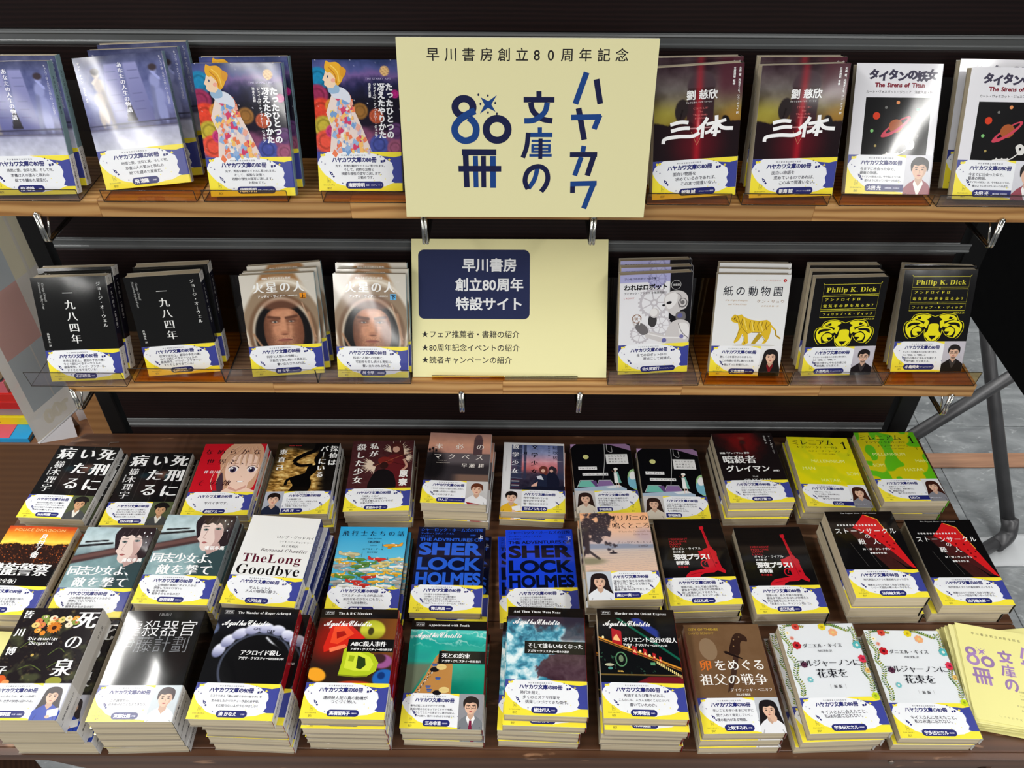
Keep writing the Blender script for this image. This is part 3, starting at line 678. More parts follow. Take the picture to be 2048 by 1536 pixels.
@design('red_beam', 'dark paperback with a red beam and white brush title', (22, 20, 24), (230, 230, 230), '三体', lines=['面白い物語を', '>求めているのであれば、', '>>>この本で間違いない。'], name='新海 誠', note='（アニメーション監督）', size=5., x0=25)
def _(A):
    def f(X, Y):
        n = noise2(X, Y, .05, 2); c = grad(Y, [(0, (58, 40, 48)), (26, (96, 88, 84)), (50, (120, 108, 70)), (66, (96, 74, 44)), (76, (40, 24, 24)), (111, (26, 12, 16))])+(n[..., None]-.5)*70
        c = over(c, sst(X, 66, 84)*(1-sst(Y, 20, 52))*.75, (84, 34, 46)); c = over(c, mell(X, Y, 10, 58, 24, 14, .8)*.6, (190, 180, 60)); c = over(c, mell(X, Y, 98, 60, 16, 12, .8)*.6, (200, 150, 60))
        c = over(c, mell(X, Y, 56, 24, 17, 18, .1)*(1-sst(Y, 24, 26)), (72, 56, 62)); c = over(c, (1-sst(abs(X-56), 15.5, 17))*sst(Y, 24, 26), (54, 36, 40))
        c = over(c, sst(Y, 60+8*noise2(X, Y*0, .12, 6), 62+8*noise2(X, Y*0, .12, 6)), (30, 18, 22)); c = over(c, mell(X, Y, 33, 50, 8, 13, .08, .1), (44, 36, 36)); c = over(c, mell(X, Y, 88, 66, 5, 8, .1, -.4), (24, 18, 20)); c = over(c, mseg(X, Y, 34, 50, 30, 68, 2), (28, 20, 20))
        b = np.exp(-((X-53.5)/4.6)**2); c = over(c, b*.75*(.6+.4*sst(Y, 0, 60)), (206, 34, 46)); c = over(c, np.exp(-((X-54)/1.5)**2)*np.exp(-((Y-72)/14)**2), (255, 150, 150)); c = over(c, mell(X, Y, 54, 92, 26, 24, .8)*.45, (150, 20, 36)); c = over(c, mseg(X, Y, 40, 72, 70, 72, 1, 1.2), (250, 190, 190))
        return c
    bg(A, f); W_ = (240, 240, 240)
    A.line([(46, 76), (53.5, 92), (61, 76)], .4, (210, 150, 110)); A.text('劉 慈欣', 57, 33, 11.4, W_, 'b', 'c'); A.text('りゅうじきん／リウ・ツーシン', 54, 41.5, 2.1, W_, 'g', 'c', pitch=1.1)
    for i, s in enumerate(('CIXIN LIU', 'The', 'Three-Body', 'Problem')): A.text(SB(s), 56, 48.5+i*3.8, 2.8, (206, 110, 108), 's', 'c', sx=1.2)
    for p, w in (([(20, 66), (32, 63.5), (42, 64.5)], 4.2), ([(21, 73.5), (34, 71), (44, 71.2)], 4.2), ([(12, 88), (14, 82.5), (30, 80.5), (48, 81), (56, 77)], 4.4), ([(65, 60), (61, 67), (53, 74)], 4.2), ([(60, 68), (59.5, 84)], 4), ([(64, 68), (78, 66), (88, 64)], 3.8), ([(76, 58), (76.5, 70), (75, 83)], 4.4), ([(76, 67), (69, 76), (63, 78)], 3.8), ([(77, 66), (84, 73), (97, 74.5)], 4.4), ([(70, 78), (82, 77.5)], 3)):
        A.line(p, w, (250, 250, 250), curve=True, taper=False)
    A.text('大森 望、光吉さくら、ワン・チャイ 訳', 101, 4, 3.0, W_, 'b', 'l', vert=True); A.text('立原透耶 監修', 94.5, 4, 3.0, W_, 'b', 'l', vert=True, pitch=1.05)

@design('planet', 'white paperback with a ringed planet on black', (232, 232, 232), (60, 60, 70), 'タイタンの妖女', lines=['今までに出会った中で、', '最高の物語。', '<「タイタンの妖女」は、今や私にとっては、', '>><星のように光っている一つの点だ。'], name='太田 光', note='（爆笑問題・文芸担当）', size=4.6, x0=18, port=dict(bg=(222, 222, 230), cloth=(150, 70, 84), collar=(240, 238, 236), w=34, turn=.6, big=1.25), pill=24)
def _(A):
    bg(A, flat((232, 231, 236)), 4); A.rect(15, 40, 96, 111, (24, 23, 24)); V = (66, 62, 82)
    x = 18
    for i, ch in enumerate('タイタンの妖女'): A.text(ch, 22+i*11.8, 13.5+(1.2 if i % 2 else -.6), 12.5, V, 'B', 'c', sh=-.06*(i % 3-1))
    A.text('The Sirens of Titan', 55, 25, 7., (128, 24, 44), 'h', 'c', sx=1.08); A.text('カート・ヴォネガット・ジュニア　浅倉久志・訳', 55, 33.5, 3.7, (40, 36, 44), 'g', 'c')
    for cx, cy, r, k in ((55, 46, 2.2, (228, 150, 96)), (41, 52, 1.7, (120, 120, 116)), (30, 62, 4.4, (214, 66, 40)), (26, 80, 2.1, (130, 196, 120)), (32, 98, 1.6, (170, 150, 90)), (80, 54, 1.8, (86, 170, 140)), (84, 70, 1.9, (130, 92, 130)), (83, 86, 1.6, (110, 110, 108))): A.ell(cx, cy, r, r, k)
    A.ell(55, 75, 21, 5.2, (206, 72, 92), -.62, n=34); A.ell(56, 73.6, 15.6, 2.6, (24, 23, 24), -.62, n=30); A.ell(55, 74, 8.6, 8.2, (172, 92, 52)); A.line([(55+19*math.cos(a)*math.cos(-.62)-3.9*math.sin(a)*math.sin(-.62), 75+19*math.cos(a)*math.sin(-.62)+3.9*math.sin(a)*math.cos(-.62)) for a in np.linspace(.75, 2.5, 22)], 3.2, (206, 72, 92))
    A.blob([(68, 92), (74, 89), (80, 94), (79, 101), (73, 102), (70, 98)], (226, 224, 220)); A.ell(74, 95, 1.5, 1.8, (30, 28, 28)); A.line([(72, 101), (66, 106), (60, 109)], 1.4, (226, 224, 220)); A.line([(60, 108), (50, 108.6), (42, 110)], 3, (226, 224, 220))
    for q in range(5): A.ell(47+q*3.4, 107.4+(q % 2), 1.4, 1.6, (226, 224, 220), n=8)

@design('numerals', 'black paperback with thin white vertical numerals', (26, 26, 40), (210, 210, 214), '一九八四年〔新訳版〕', lines=['世界文学史上、最恐の予言の書！', '今こそ読むべきオーウェルの', '最高傑作。ビッグ・ブラザーは、', '>すぐそこまできている！'], name='石田衣良', note='（作家）', size=4.3, x0=22, y0=16.2)
def _(A):
    bg(A, flat((22, 22, 22)), 4); W_ = (232, 232, 230); A.text('一九八四年', 48, 16, 15.2, W_, 'm', 'l', vert=True, pitch=1.13); A.text('ジョージ・オーウェル', 93, 8, 6.6, W_, 'm', 'l', vert=True, pitch=1.04)
    A.text(SI('George Orwell'), 16, 22, 4.2, (200, 200, 198), 's', 'c', rot=math.pi/2); A.text(SI('Nineteen Eighty-Four'), 11, 27, 4.2, (200, 200, 198), 's', 'c', rot=math.pi/2); A.text('高橋和久 訳', 9, 82, 3.6, W_, 'm', 'l', vert=True, pitch=1.1)
def helmet(vol, vc):
    def fn(A):
        def f(X, Y):
            c = grad(Y, [(0, (150, 112, 74)), (12, (176, 128, 84)), (111, (70, 58, 46))])
            c = over(c, mell(X, Y, 53, 70, 64, 66, .04), (206, 190, 168)); c = over(c, mell(X, Y, 53, 66, 56, 50, .05), (150, 128, 104)); c = over(c, (1-sst(abs(np.hypot((X-53)/58, (Y-68)/58)-1), .01, .05)), (232, 222, 206))
            c = over(c, sst(Y+np.abs(X-53)*.1, 6, 0)*.0, (0, 0, 0)); c = over(c, (1-sst(X+Y*.55, 26, 34))+(sst(X-Y*.55, 74, 82)), (214, 208, 196)); c = over(c, mell(X, Y, 53, 92, 50, 62, .05), (120, 92, 70)); c = over(c, mell(X, Y, 53, 92, 44, 57, .04), (196, 182, 162)); c = over(c, mell(X, Y, 53, 95, 41, 55, .05), (22, 20, 20)); c = over(c, mseg(X, Y, 84, 44, 99, 98, 1.4, 1), (196, 160, 130)); c = over(c, mseg(X, Y, 92, 60, 98, 104, 3, 3)+mseg(X, Y, 10, 90, 20, 110, 3, 3), (170, 130, 100))
            sk = grad(X+noise2(X, Y, .3, 3)*6, [(28, (120, 76, 54)), (44, (196, 136, 104)), (66, (206, 148, 114)), (82, (132, 84, 60))])*(.92+.16*noise2(X, Y, .2, 4)[..., None])
            fm = 1-sst((np.abs(X-54)/28.5)**2.6+(np.abs(Y-87)/36)**2.4, .9, 1.08); c = over(c, fm, sk); c = over(c, fm*sst(X, 30, 44)*0+fm*(1-sst(X-Y*.06, 26, 38))*.5, (90, 56, 42)); c = over(c, fm*sst(Y, 88, 100)*sst(noise2(X, Y, 1.1, 4), .35, .7)*.4, (96, 66, 52)); c = over(c, mell(X, Y, 54, 46, 26, 9, .3)*.6, (150, 96, 70))
            for q in (-1, 1):
                c = over(c, mell(X, Y, 54+q*12, 71, 7.5, 3.4, .5)*.8, (96, 58, 44)); c = over(c, mell(X, Y, 54+q*12, 72.3, 4, 1.3, .2), (180, 160, 146)); c = over(c, mell(X, Y, 54+q*11.5, 72.2, 1.5, 1.4, .2), (52, 62, 66)); c = over(c, mseg(X, Y, 54+q*5, 66.8, 54+q*20, 64.5, 4.2, 2)*.85, (84, 52, 40)); c = over(c, mseg(X, Y, 54+q*6, 77, 54+q*17, 78, 1.6, 2)*.4, (120, 76, 60))
            c = over(c, mseg(X, Y, 60, 72, 60.5, 88, 4, 5)*.45, (120, 74, 54)); c = over(c, mell(X, Y, 55, 90, 6, 3.2, .5)*.5, (150, 92, 70)); c = over(c, mell(X, Y, 55, 92, 5, 1, .6)*.7, (84, 46, 36))
            c = over(c, mell(X, Y, 54, 101, 10, 2.4, .3), (162, 98, 86)); c = over(c, mseg(X, Y, 45, 101, 64, 100.6, .8, .6), (84, 40, 36)); c = over(c, mell(X, Y, 55, 112, 20, 9, .6)*.4, (110, 74, 56)); c = over(c, mell(X, Y, 74, 92, 8, 22, .6)*.45, (104, 62, 46))
            return c
        bg(A, f, .95); W_ = (248, 248, 246)
        A.text('映画「オデッセイ」原作', 52, 6, 3.7, W_, 'm', 'c'); A.text('火星の人', 53, 19.5, 17.4, W_, 'M', 'c', pitch=1.18, sx=.92); A.text('〔新版〕', 94, 12, 2.4, (220, 214, 206), 'g', 'c')
        A.text('アンディ・ウィアー', 42, 33, 4.4, W_, 'b', 'c'); A.text('小野田和子訳', 72, 33, 2.3, W_, 'g', 'c'); A.rect(82, 29.5, 91, 38.5, vc); A.text(vol, 86.5, 34, 7.6, (24, 22, 22), 'b', 'c')
    return fn
for _k, _v, _c, _d in (('helmet_upper', '上', (236, 150, 40), 'paperback of a helmeted face with orange square'), ('helmet_lower', '下', (96, 176, 228), 'paperback of a helmeted face with blue square')):
    design(_k, _d, (146, 176, 186), (50, 60, 66), '火星の人'+_v, lines=['科学と人類への信頼と、', '>可能性を探し続ける勇気に、', '>>>>奮い立たされる作品。'], name='林 士平', note='（漫画編集者）', size=4.5, x0=24)(helmet(_v, _c))
def gear(A, cx, cy, r, col, hole, n=24, sp=7, bgc=(232, 232, 236)):
    P = []
    for i in range(n*4): a = 2*math.pi*i/(n*4); q = r*(1.0 if i % 4 < 2 else .9); P.append((cx+q*math.cos(a), cy+q*math.sin(a)))
    A.poly(P, col); A.ell(cx, cy, r*.76, r*.76, bgc)
    for i in range(sp): a = 2*math.pi*i/sp; A.line([(cx, cy), (cx+r*.8*math.cos(a), cy+r*.8*math.sin(a))], r*.07, col)
    A.ell(cx, cy, r*.24, r*.24, col); A.ell(cx, cy, r*.12, r*.12, bgc)
@design('robot', 'white paperback of a robot with grey gears', (214, 214, 222), (60, 60, 70), 'われはロボット', lines=['>全てのロボットSFの', '>>>>原点にして到達点。'], name='佐久間宣行', note='（テレビプロデューサー）', size=5.2, x0=24)
def _(A):
    bg(A, lambda X, Y: over(over(C(X, (232, 232, 236)), (Y < 12)*1., (170, 170, 214)), (X > 73)*1., (22, 20, 24)), 1.15); G = (196, 192, 198)
    gear(A, 51, 44, 24, G, 0); gear(A, 32, 92, 16, G, 0, 20); gear(A, 62, 80, 16, G, 0, 20); gear(A, 54, 8, 14, (150, 148, 190), 0, 18, bgc=(176, 176, 216)); gear(A, 26, 68, 7.5, (140, 104, 80), 0, 20, 6)
    R_ = (206, 202, 202); K = (110, 106, 108); H_ = (232, 230, 230)
    A.blob([(66, 36), (74, 28), (88, 27), (98, 33), (101, 44), (98, 54), (90, 58), (84, 66), (78, 64), (70, 56), (66, 48)], R_); A.blob([(67, 38), (74, 31), (84, 30), (84, 44), (76, 54), (70, 52)], H_)
    A.ell(93, 46, 7, 7.4, K); A.ell(93, 45.5, 5.4, 5.8, R_); A.ell(93, 45.5, 3, 3.2, K); A.ell(73, 45, 4, 2.2, (26, 24, 28), -.2); A.ell(65, 48.5, 2.2, 1.7, (26, 24, 28)); A.line([(82, 30), (90, 36), (88, 54)], .9, K, curve=True)
    A.blob([(84, 62), (96, 60), (98, 72), (86, 74)], K); A.ell(90, 66, 4, 3.6, (96, 96, 150)); A.blob([(78, 76), (92, 72), (105, 80), (105, 106), (96, 110), (72, 110), (70, 92)], R_); A.blob([(90, 78), (102, 80), (105, 96), (98, 104), (90, 92)], H_); A.line([(88, 78), (94, 92), (104, 102)], 1, K, curve=True)
    A.poly([(38, 90), (44, 88), (68, 96), (96, 98), (96, 106), (66, 108), (40, 98)], R_); A.line([(40, 91), (66, 99), (94, 101)], 2, H_); A.ell(68, 104, 3.6, 3.6, (100, 100, 160)); A.ell(94, 99, 3.2, 3.2, (120, 118, 170)); A.blob([(24, 80), (30, 74), (40, 80), (44, 90), (36, 94), (28, 88)], K); A.line([(24, 80), (20, 72), (24, 64)], 2, R_); A.line([(30, 78), (32, 70)], 1.6, H_)
    A.blob([(44, 66), (52, 60), (56, 72), (52, 82), (44, 78)], (60, 58, 60)); A.ell(52, 60, 7, 7.6, R_); A.ell(51, 59, 5.4, 6, H_)
    A.text('アシモフのロボット傑作集', 6, 6.5, 3.9, (40, 40, 70), 'g', 'l'); A.text('われはロボット', 6, 19.5, 9.2, (26, 24, 28), 'h', 'l', pitch=.99); A.text('アイザック・アシモフ 小尾芙佐訳', 6, 28.5, 3.9, (50, 48, 52), 'g', 'l'); A.text('I, ROBOT', 6, 35.5, 3.4, (190, 110, 110), 's', 'l', sx=1.1)
    A.line([(82+7*math.cos(a), 18+7*math.sin(a)) for a in np.linspace(0, 6.1, 24)], .5, (210, 210, 210), closed=True); A.text('決定版', 82, 18, 3.7, (220, 220, 220), 'g', 'c')
@design('tiger', 'white paperback with a folded yellow tiger', (222, 222, 222), (90, 90, 90), '紙の動物園', lines=['激しく心を揺さぶられました。', '>この物語の世界に触れてる間、', '>>僕はずっと幸福でした。'], name='又吉直樹', note='（芸人・作家）', size=4.0, x0=16, port=dict(bg=(232, 232, 234), cloth=(26, 24, 28), collar=(120, 20, 34), long=1.1, w=32), pill=29)
def _(A):
    bg(A, flat((230, 231, 231)), 4); K = (36, 38, 48); A.text('ケン・リュウ短篇傑作集', 92, 8.5, 3.4, (206, 160, 150), 'm', 'r'); A.ell(97.5, 8.5, 2.5, 2.5, (190, 50, 50)); A.text('1', 97.5, 8.6, 3.2, WHT, 'h', 'c')
    A.text('紙の動物園', 53, 24.5, 15.4, K, 'g', 'c', pitch=1.24, sx=.95); A.text(SC_('The Paper Menagerie'), 30, 38.5, 3.9, (186, 160, 130), 's', 'c'); A.text(SC_('and Other Stories'), 32, 44.5, 3.9, (186, 160, 130), 's', 'c'); A.text('ケン・リュウ', 80, 40, 6, (150, 120, 90), 'm', 'c', pitch=1.15); A.text('古沢嘉通 編・訳', 80, 47, 3, (186, 160, 130), 'm', 'c', pitch=1.2)
    A.ell(62, 108, 32, 1.8, (206, 204, 200)); Y_ = (222, 184, 44); Dk = (110, 80, 28); Lt = (240, 214, 100)
    A.poly([(26, 64), (30, 60), (34, 62), (40, 60), (44, 64), (54, 68), (66, 70), (78, 68), (84, 72), (86, 84), (84, 96), (80, 104), (74, 106), (78, 98), (70, 88), (58, 88), (52, 90), (54, 104), (48, 108), (44, 106), (48, 98), (44, 90), (40, 100), (34, 105), (32, 103), (36, 94), (38, 82), (36, 74), (28, 72), (25, 68)], Y_)
    A.line([(84, 76), (92, 84), (94, 92), (101, 97)], 2.4, Y_); A.line([(92, 84), (94, 92), (101, 97)], .8, Dk)
    for x, y, q in ((42, 66, 12), (48, 70, 14), (54, 70, 15), (60, 71, 13), (66, 72, 13), (72, 71, 14), (78, 71, 13)): A.line([(x, y), (x-1, y+q*.5), (x+1.5, y+q)], .8, Dk)
    for p in ([(26, 66), (36, 72)], [(30, 61), (34, 72)], [(40, 82), (34, 100)], [(44, 92), (50, 106)], [(58, 88), (70, 88)], [(70, 90), (80, 102)], [(34, 62), (42, 80), (52, 90)], [(66, 70), (74, 86)], [(84, 74), (72, 88)]): A.line(p, .6, Dk)
    for p in ([(44, 66), (50, 84)], [(56, 70), (60, 86)], [(68, 72), (74, 86)]): A.line(p, 1.6, Lt)
    A.ell(30, 66, .8, .8, (30, 26, 20)); A.poly([(68, 88), (62, 98), (58, 106), (64, 106), (70, 98), (74, 92)], tuple(c*.82 for c in Y_))
@design('ram', 'black paperback with a yellow ram head', (16, 16, 18), (230, 220, 60), '', lines=['<デッカードの等身大の日常に寄り添う。', '<その「苦悩」と「憐憫」は', '>明日の我々に今もなお通じる', '>「現代劇」だと言える。'], name='小島秀夫', note='（ゲームクリエイター）', size=4.1, x0=16, y0=16.4, port=dict(bg=(200, 196, 206), cloth=(26, 20, 22), beard=1, glasses=1, w=32, collar=(60, 54, 54)), pill=18)
def _(A):
    bg(A, flat((17, 16, 17)), 4); Y_ = (224, 214, 60)
    def fr(y0, y1, s=0): A.line([(14, y0), (95, y0-s), (95, y1-s), (14, y1)], .6, Y_, closed=True)
    fr(10, 26); fr(28.5, 48.5); fr(51, 61.5); A.line([(14, 10), (12, 7.5)], .6, Y_); A.line([(95, 10), (97, 7.5)], .6, Y_); A.line([(54, 26), (54, 28.5)], .9, Y_); A.line([(54, 48.5), (54, 51)], .9, Y_)
    A.text(SB('Philip K. Dick'), 54.5, 18, 10.2, Y_, 's', 'c', sx=1.07); A.text('アンドロイドは', 18, 33.5, 5.2, Y_, 'M', 'l', pitch=1.5); A.text('電気羊の夢を見るか？', 54.5, 43.2, 5.2, Y_, 'M', 'c', pitch=1.5); A.text('フィリップ・Ｋ・ディック', 54.5, 56.3, 4.4, Y_, 'M', 'c', pitch=1.42); A.text('浅倉久志 訳', 95, 65, 3.0, Y_, 'm', 'r')
    F_ = (236, 226, 30)
    for q in (-1, 1):
        m = lambda pts: [(54+q*a, b) for a, b in pts]
        A.blob(m([(6, 70), (16, 67), (27, 69), (33, 76), (22, 76), (14, 78), (10, 74)]), F_); A.blob(m([(13, 84), (24, 77), (36, 78), (41, 84), (40, 93), (35, 101), (31, 103), (33, 94), (30, 88), (24, 84), (18, 87)]), F_)
        A.line(m([(4, 69), (16, 65.5), (30, 68), (35, 76), (42, 80), (43.5, 90), (39, 101), (35, 104.5)]), .7, F_, curve=True); A.blob(m([(19, 88), (26, 87), (31, 92), (28, 99), (21, 99), (24, 94), (17, 93)]), F_); A.blob(m([(8, 78), (12, 76), (15, 82), (11, 88), (9, 84)]), F_)
        A.line(m([(0, 70.5), (4, 69)]), .7, F_); A.line(m([(14, 92), (18, 98), (24, 102), (31, 103)]), .7, F_, curve=True); A.line(m([(13, 90), (12, 99), (9, 106), (5, 109), (0, 110)]), .8, F_, curve=True); A.blob(m([(20, 80.5), (30, 79.5), (37, 82), (38, 88), (32, 84), (24, 83)]), (17, 16, 17)); A.poly(m([(21, 70), (26, 72), (24, 74), (30, 74), (27, 76), (20, 74)]), (17, 16, 17))
    A.blob([(47, 83), (54, 81), (61, 83), (62, 92), (66, 98), (62, 104), (58, 108), (50, 108), (46, 104), (42, 98), (46, 92)], F_); A.poly([(48, 100), (60, 100), (57, 104), (54, 106), (51, 104)], (17, 16, 17)); A.line([(54, 105), (54, 108)], .8, (17, 16, 17))
@design('slanted_kanji', 'black paperback with huge slanted white characters', (206, 206, 206), (40, 40, 44), '死刑にいたる病', lines=['<僕が10代の頃に持っていた鬱屈と、', '<自らおちいり招いてしまう殺人鬼。', '<両方が混在する本書に心を奪われて', '<映画化をお願いしました。'], name='白石和彌', note='（映画監督）', size=4.3, x0=21, y0=16.4, port=dict(bg=(84, 92, 62), cloth=(70, 72, 72), hat=(24, 22, 22), glasses=0, collar=(226, 224, 214), w=34, big=1.1, skin=(206, 160, 120)), pill=28)
def _(A):
    def f(X, Y):
        c = C(X, (20, 19, 20)); c = over(c, mell(X, Y, 70, 50, 10, 8, .8)*.7, (140, 96, 80)); c = over(c, mell(X, Y, 78, 52, 5, 6, .7)*.6, (20, 90, 110)); c = over(c, mell(X, Y, 40, 52, 8, 6, .8)*.5, (30, 70, 84)); c = over(c, mell(X, Y, 52, 74, 22, 20, .8)*.35, (70, 40, 34))
        for x in (36, 62, 90): c = over(c, mseg(X, Y, x, 0, x, 111, .7, .8)*.5, (90, 84, 80))
        return c
    bg(A, f); W_ = (242, 242, 242)
    for i, ch in enumerate('死刑に'): A.text(ch, 90, 17+i*34, 29, W_, 'M', 'c', sx=1.05)
    for i, ch in enumerate('いたる'): A.text(ch, 56, 17+i*33, 28, W_, 'M', 'c')
    A.text('病', 20, 17, 29, W_, 'M', 'c')
    for i, ch in enumerate('櫛木理宇'): A.text(ch, 19, 43+i*17, 17, (226, 226, 226), 'm', 'c')
    A.text('RIU KUSHIKI', 8, 58, 3., W_, 'b', 'c', rot=math.pi/2)
@design('fair_face', 'red paperback of a fair-haired drawn face', (224, 224, 226), (60, 40, 44), 'なめらかな世界と、その敵', lines=['>ヤバイ本です。'], name='赤坂アカ', note='（漫画家）', size=6.2, x0=28, y0=23, pill=34)
def _(A):
    bg(A, flat((196, 24, 38)), 4); H_ = (206, 160, 128); S_ = (240, 206, 186); D_ = (150, 96, 84)
    A.blob([(40, 60), (34, 30), (44, 6), (62, -8), (84, -8), (102, 10), (106, 40), (104, 84), (96, 104), (60, 104), (50, 96)], H_)
    A.poly([(44, 112), (60, 100), (62, 84), (92, 84), (92, 100), (106, 106), (106, 112)], S_); A.rect(38, 106, 52, 112, (70, 70, 80)); A.poly([(62, 96), (76, 104), (90, 94), (90, 100), (76, 108), (62, 102)], (214, 160, 144))
    A.blob([(50, 40), (62, 26), (90, 26), (101, 44), (101, 68), (94, 86), (78, 99), (62, 92), (52, 76), (48, 58)], S_)
    for cx, q in ((61, 1), (92, -1)):
        A.ell(cx, 59, 8, 6.6, (246, 240, 240)); A.ell(cx, 60, 5.4, 6.4, (70, 56, 84)); A.ell(cx, 61, 2.6, 3.4, (24, 20, 36)); A.ell(cx-2, 57, 1.6, 1.9, (246, 246, 250)); A.line([(cx-9, 57), (cx-4, 52), (cx+4, 51.5), (cx+9, 56)], 1.6, (56, 34, 36), curve=True); A.line([(cx-7, 47), (cx+6, 45)], .9, (170, 110, 90))
    A.line([(72, 86), (78, 87), (85, 85.5)], 1., (150, 70, 70), curve=True); A.poly([(73, 85), (84, 84.6), (82, 87.4), (75, 87.8)], (246, 244, 244)); A.line([(77, 74), (78.5, 76)], .7, (206, 150, 130))
    for p in ([(44, 60), (42, 36), (52, 14), (64, 2)], [(50, 50), (54, 28), (66, 8)], [(60, 50), (62, 30), (72, 8)], [(70, 50), (70, 28), (76, 8)], [(80, 52), (78, 28), (78, 8)], [(90, 50), (88, 26), (82, 8)], [(98, 56), (98, 30), (88, 6)], [(40, 90), (40, 66), (44, 50)], [(102, 80), (104, 50)]): A.line(p, 3.4, (214, 172, 142), curve=True, taper=True); A.line([(a+1.6, b) for a, b in p], .7, D_, curve=True, taper=True)
    A.blob([(40, 86), (44, 66), (50, 84), (54, 104), (46, 108)], (70, 52, 62)); A.line([(36, 104), (30, 84), (32, 62)], .7, (236, 210, 190), curve=True)
    K = (56, 20, 26); A.text('なめらかな', 52, 19, 14, K, 'm', 'c', pitch=1.45); A.text('世界と、', 12, 42, 14, K, 'm', 'l', pitch=1.4); A.text('伴名 練', 14, 65, 7.4, WHT, 'm', 'l', pitch=1.2); A.text('その敵', 8, 89, 14, K, 'm', 'l', pitch=1.5)
@design('silhouette', 'black paperback of a silhouette on golden water', (214, 214, 216), (50, 50, 54), '探偵はバーにいる', flip=True, lines=['この物語には', '<「大人へのあこがれ」が詰まってる。', '<あなたもススキノで呑んでる', '<『探偵』を探してみては？'], name='大泉 洋', note='（俳優）', size=4.2, x0=33, y0=17, port=dict(bg=(178, 182, 196), cloth=(30, 38, 60), w=30, big=1.15))
def _(A):
    def f(X, Y):
        n = noise2(X*.35, Y, .34, 4); c = grad(n*60+Y*0, [(14, (60, 40, 14)), (30, (176, 130, 60)), (46, (240, 212, 140))]); c = over(c, 1-sst(Y-X*.2, 0, 16), (24, 20, 16)); c = over(c, sst(X-Y*.1, 64, 84)*.97, (14, 12, 12)); c = over(c, 1-sst(X+Y*.2, 8, 26), (40, 30, 16)); return c
    bg(A, f); K = (10, 8, 8)
    A.line([(68, -2), (66, 16), (50, 26), (38, 36), (34, 44)], 8, K, curve=True); A.line([(34, 44), (46, 52), (66, 50)], 6, K, curve=True); A.line([(76, -2), (78, 20), (72, 38), (76, 50), (66, 62)], 10, K, curve=True); A.blob([(60, 54), (76, 52), (74, 66), (66, 78), (70, 92), (64, 111), (36, 111), (40, 96), (34, 84), (44, 74), (56, 68)], K); A.line([(44, 76), (30, 84), (28, 96)], 5, K, curve=True)
    W_ = (240, 240, 238); A.text('探偵は', 98, 6, 15, W_, 'M', 'l', vert=True, pitch=1.06); A.text('バーにいる', 81, 6, 14.5, W_, 'M', 'l', vert=True, pitch=1.02, sx=.95)
    for i, ch in enumerate('東直己'): A.text(ch, 12, 20+i*18, 13, W_, 'M', 'c')
    A.text(SB('Naomi Azuma'), 30, 5, 3.4, (200, 50, 50), 's', 'c')
@design('violin', 'maroon paperback of a violin player', (216, 214, 214), (60, 50, 50), '私が殺した少女', lines=['「詩情」こそが', '沢崎シリーズの魅力で、', '>それを醸し出しているのが', '文章の力だ。'], name='宮部みゆき', note='（作家）', size=4.2, x0=26, y0=16.6, pill=33)
def _(A):
    bg(A, lambda X, Y: C(X, (72, 36, 38))+(noise2(X, Y, .2, 7)[..., None]-.5)*22, 2); K = (226, 204, 182)
    R = random.Random(3)
    for cx, cy, n, r0, a0, a1 in ((76, 28, 22, 26, -2.9, .5), (42, 56, 16, 22, 1.6, 4.2), (92, 40, 9, 16, -.6, 1.2)):
        for i in range(n):
            a = a0+(a1-a0)*i/n; r = r0*(.75+R.random()*.4); A.poly([(cx+.2*r*math.cos(a-.5), cy+.2*r*math.sin(a-.5)), (cx+r*math.cos(a), cy+r*math.sin(a)), (cx+.2*r*math.cos(a+.5), cy+.2*r*math.sin(a+.5))], K)
    A.blob([(68, 26), (66, 12), (74, 4), (84, 6), (88, 18), (90, 44), (84, 52), (72, 40)], (70, 32, 30)); A.ell(76, 20, 6, 8, (206, 160, 140)); A.blob([(68, 16), (74, 8), (84, 12), (84, 22), (78, 14)], (80, 36, 32)); A.blob([(62, 40), (76, 32), (90, 40), (94, 70), (96, 108), (56, 110), (60, 70)], (96, 30, 34)); A.line([(90, 44), (96, 60), (88, 70)], 4, (196, 150, 130), curve=True)
    A.blob([(48, 42), (58, 38), (72, 44), (70, 54), (56, 56), (48, 50)], (120, 40, 34)); A.line([(40, 60), (104, 26)], .8, (170, 100, 70)); A.line([(58, 46), (92, 58)], 1, (60, 20, 20)); A.ell(58, 58, 7, 8, (50, 26, 24)); A.blob([(40, 80), (50, 68), (64, 68), (76, 80), (78, 111), (36, 111)], (24, 20, 22))
    W_ = (242, 240, 236); A.text('私が', 38, 5, 15.5, W_, 'M', 'l', vert=True, pitch=1.16); A.text('殺した少女', 16, 6, 16.4, W_, 'M', 'l', vert=True, pitch=1.15); A.text('原', 92, 77, 16, W_, 'h', 'c', sx=.9); A.text('寮', 92, 96, 16, W_, 'h', 'c', sx=.9); A.text('HARA RYO', 92, 107, 2.6, (170, 40, 40), 'b', 'c')
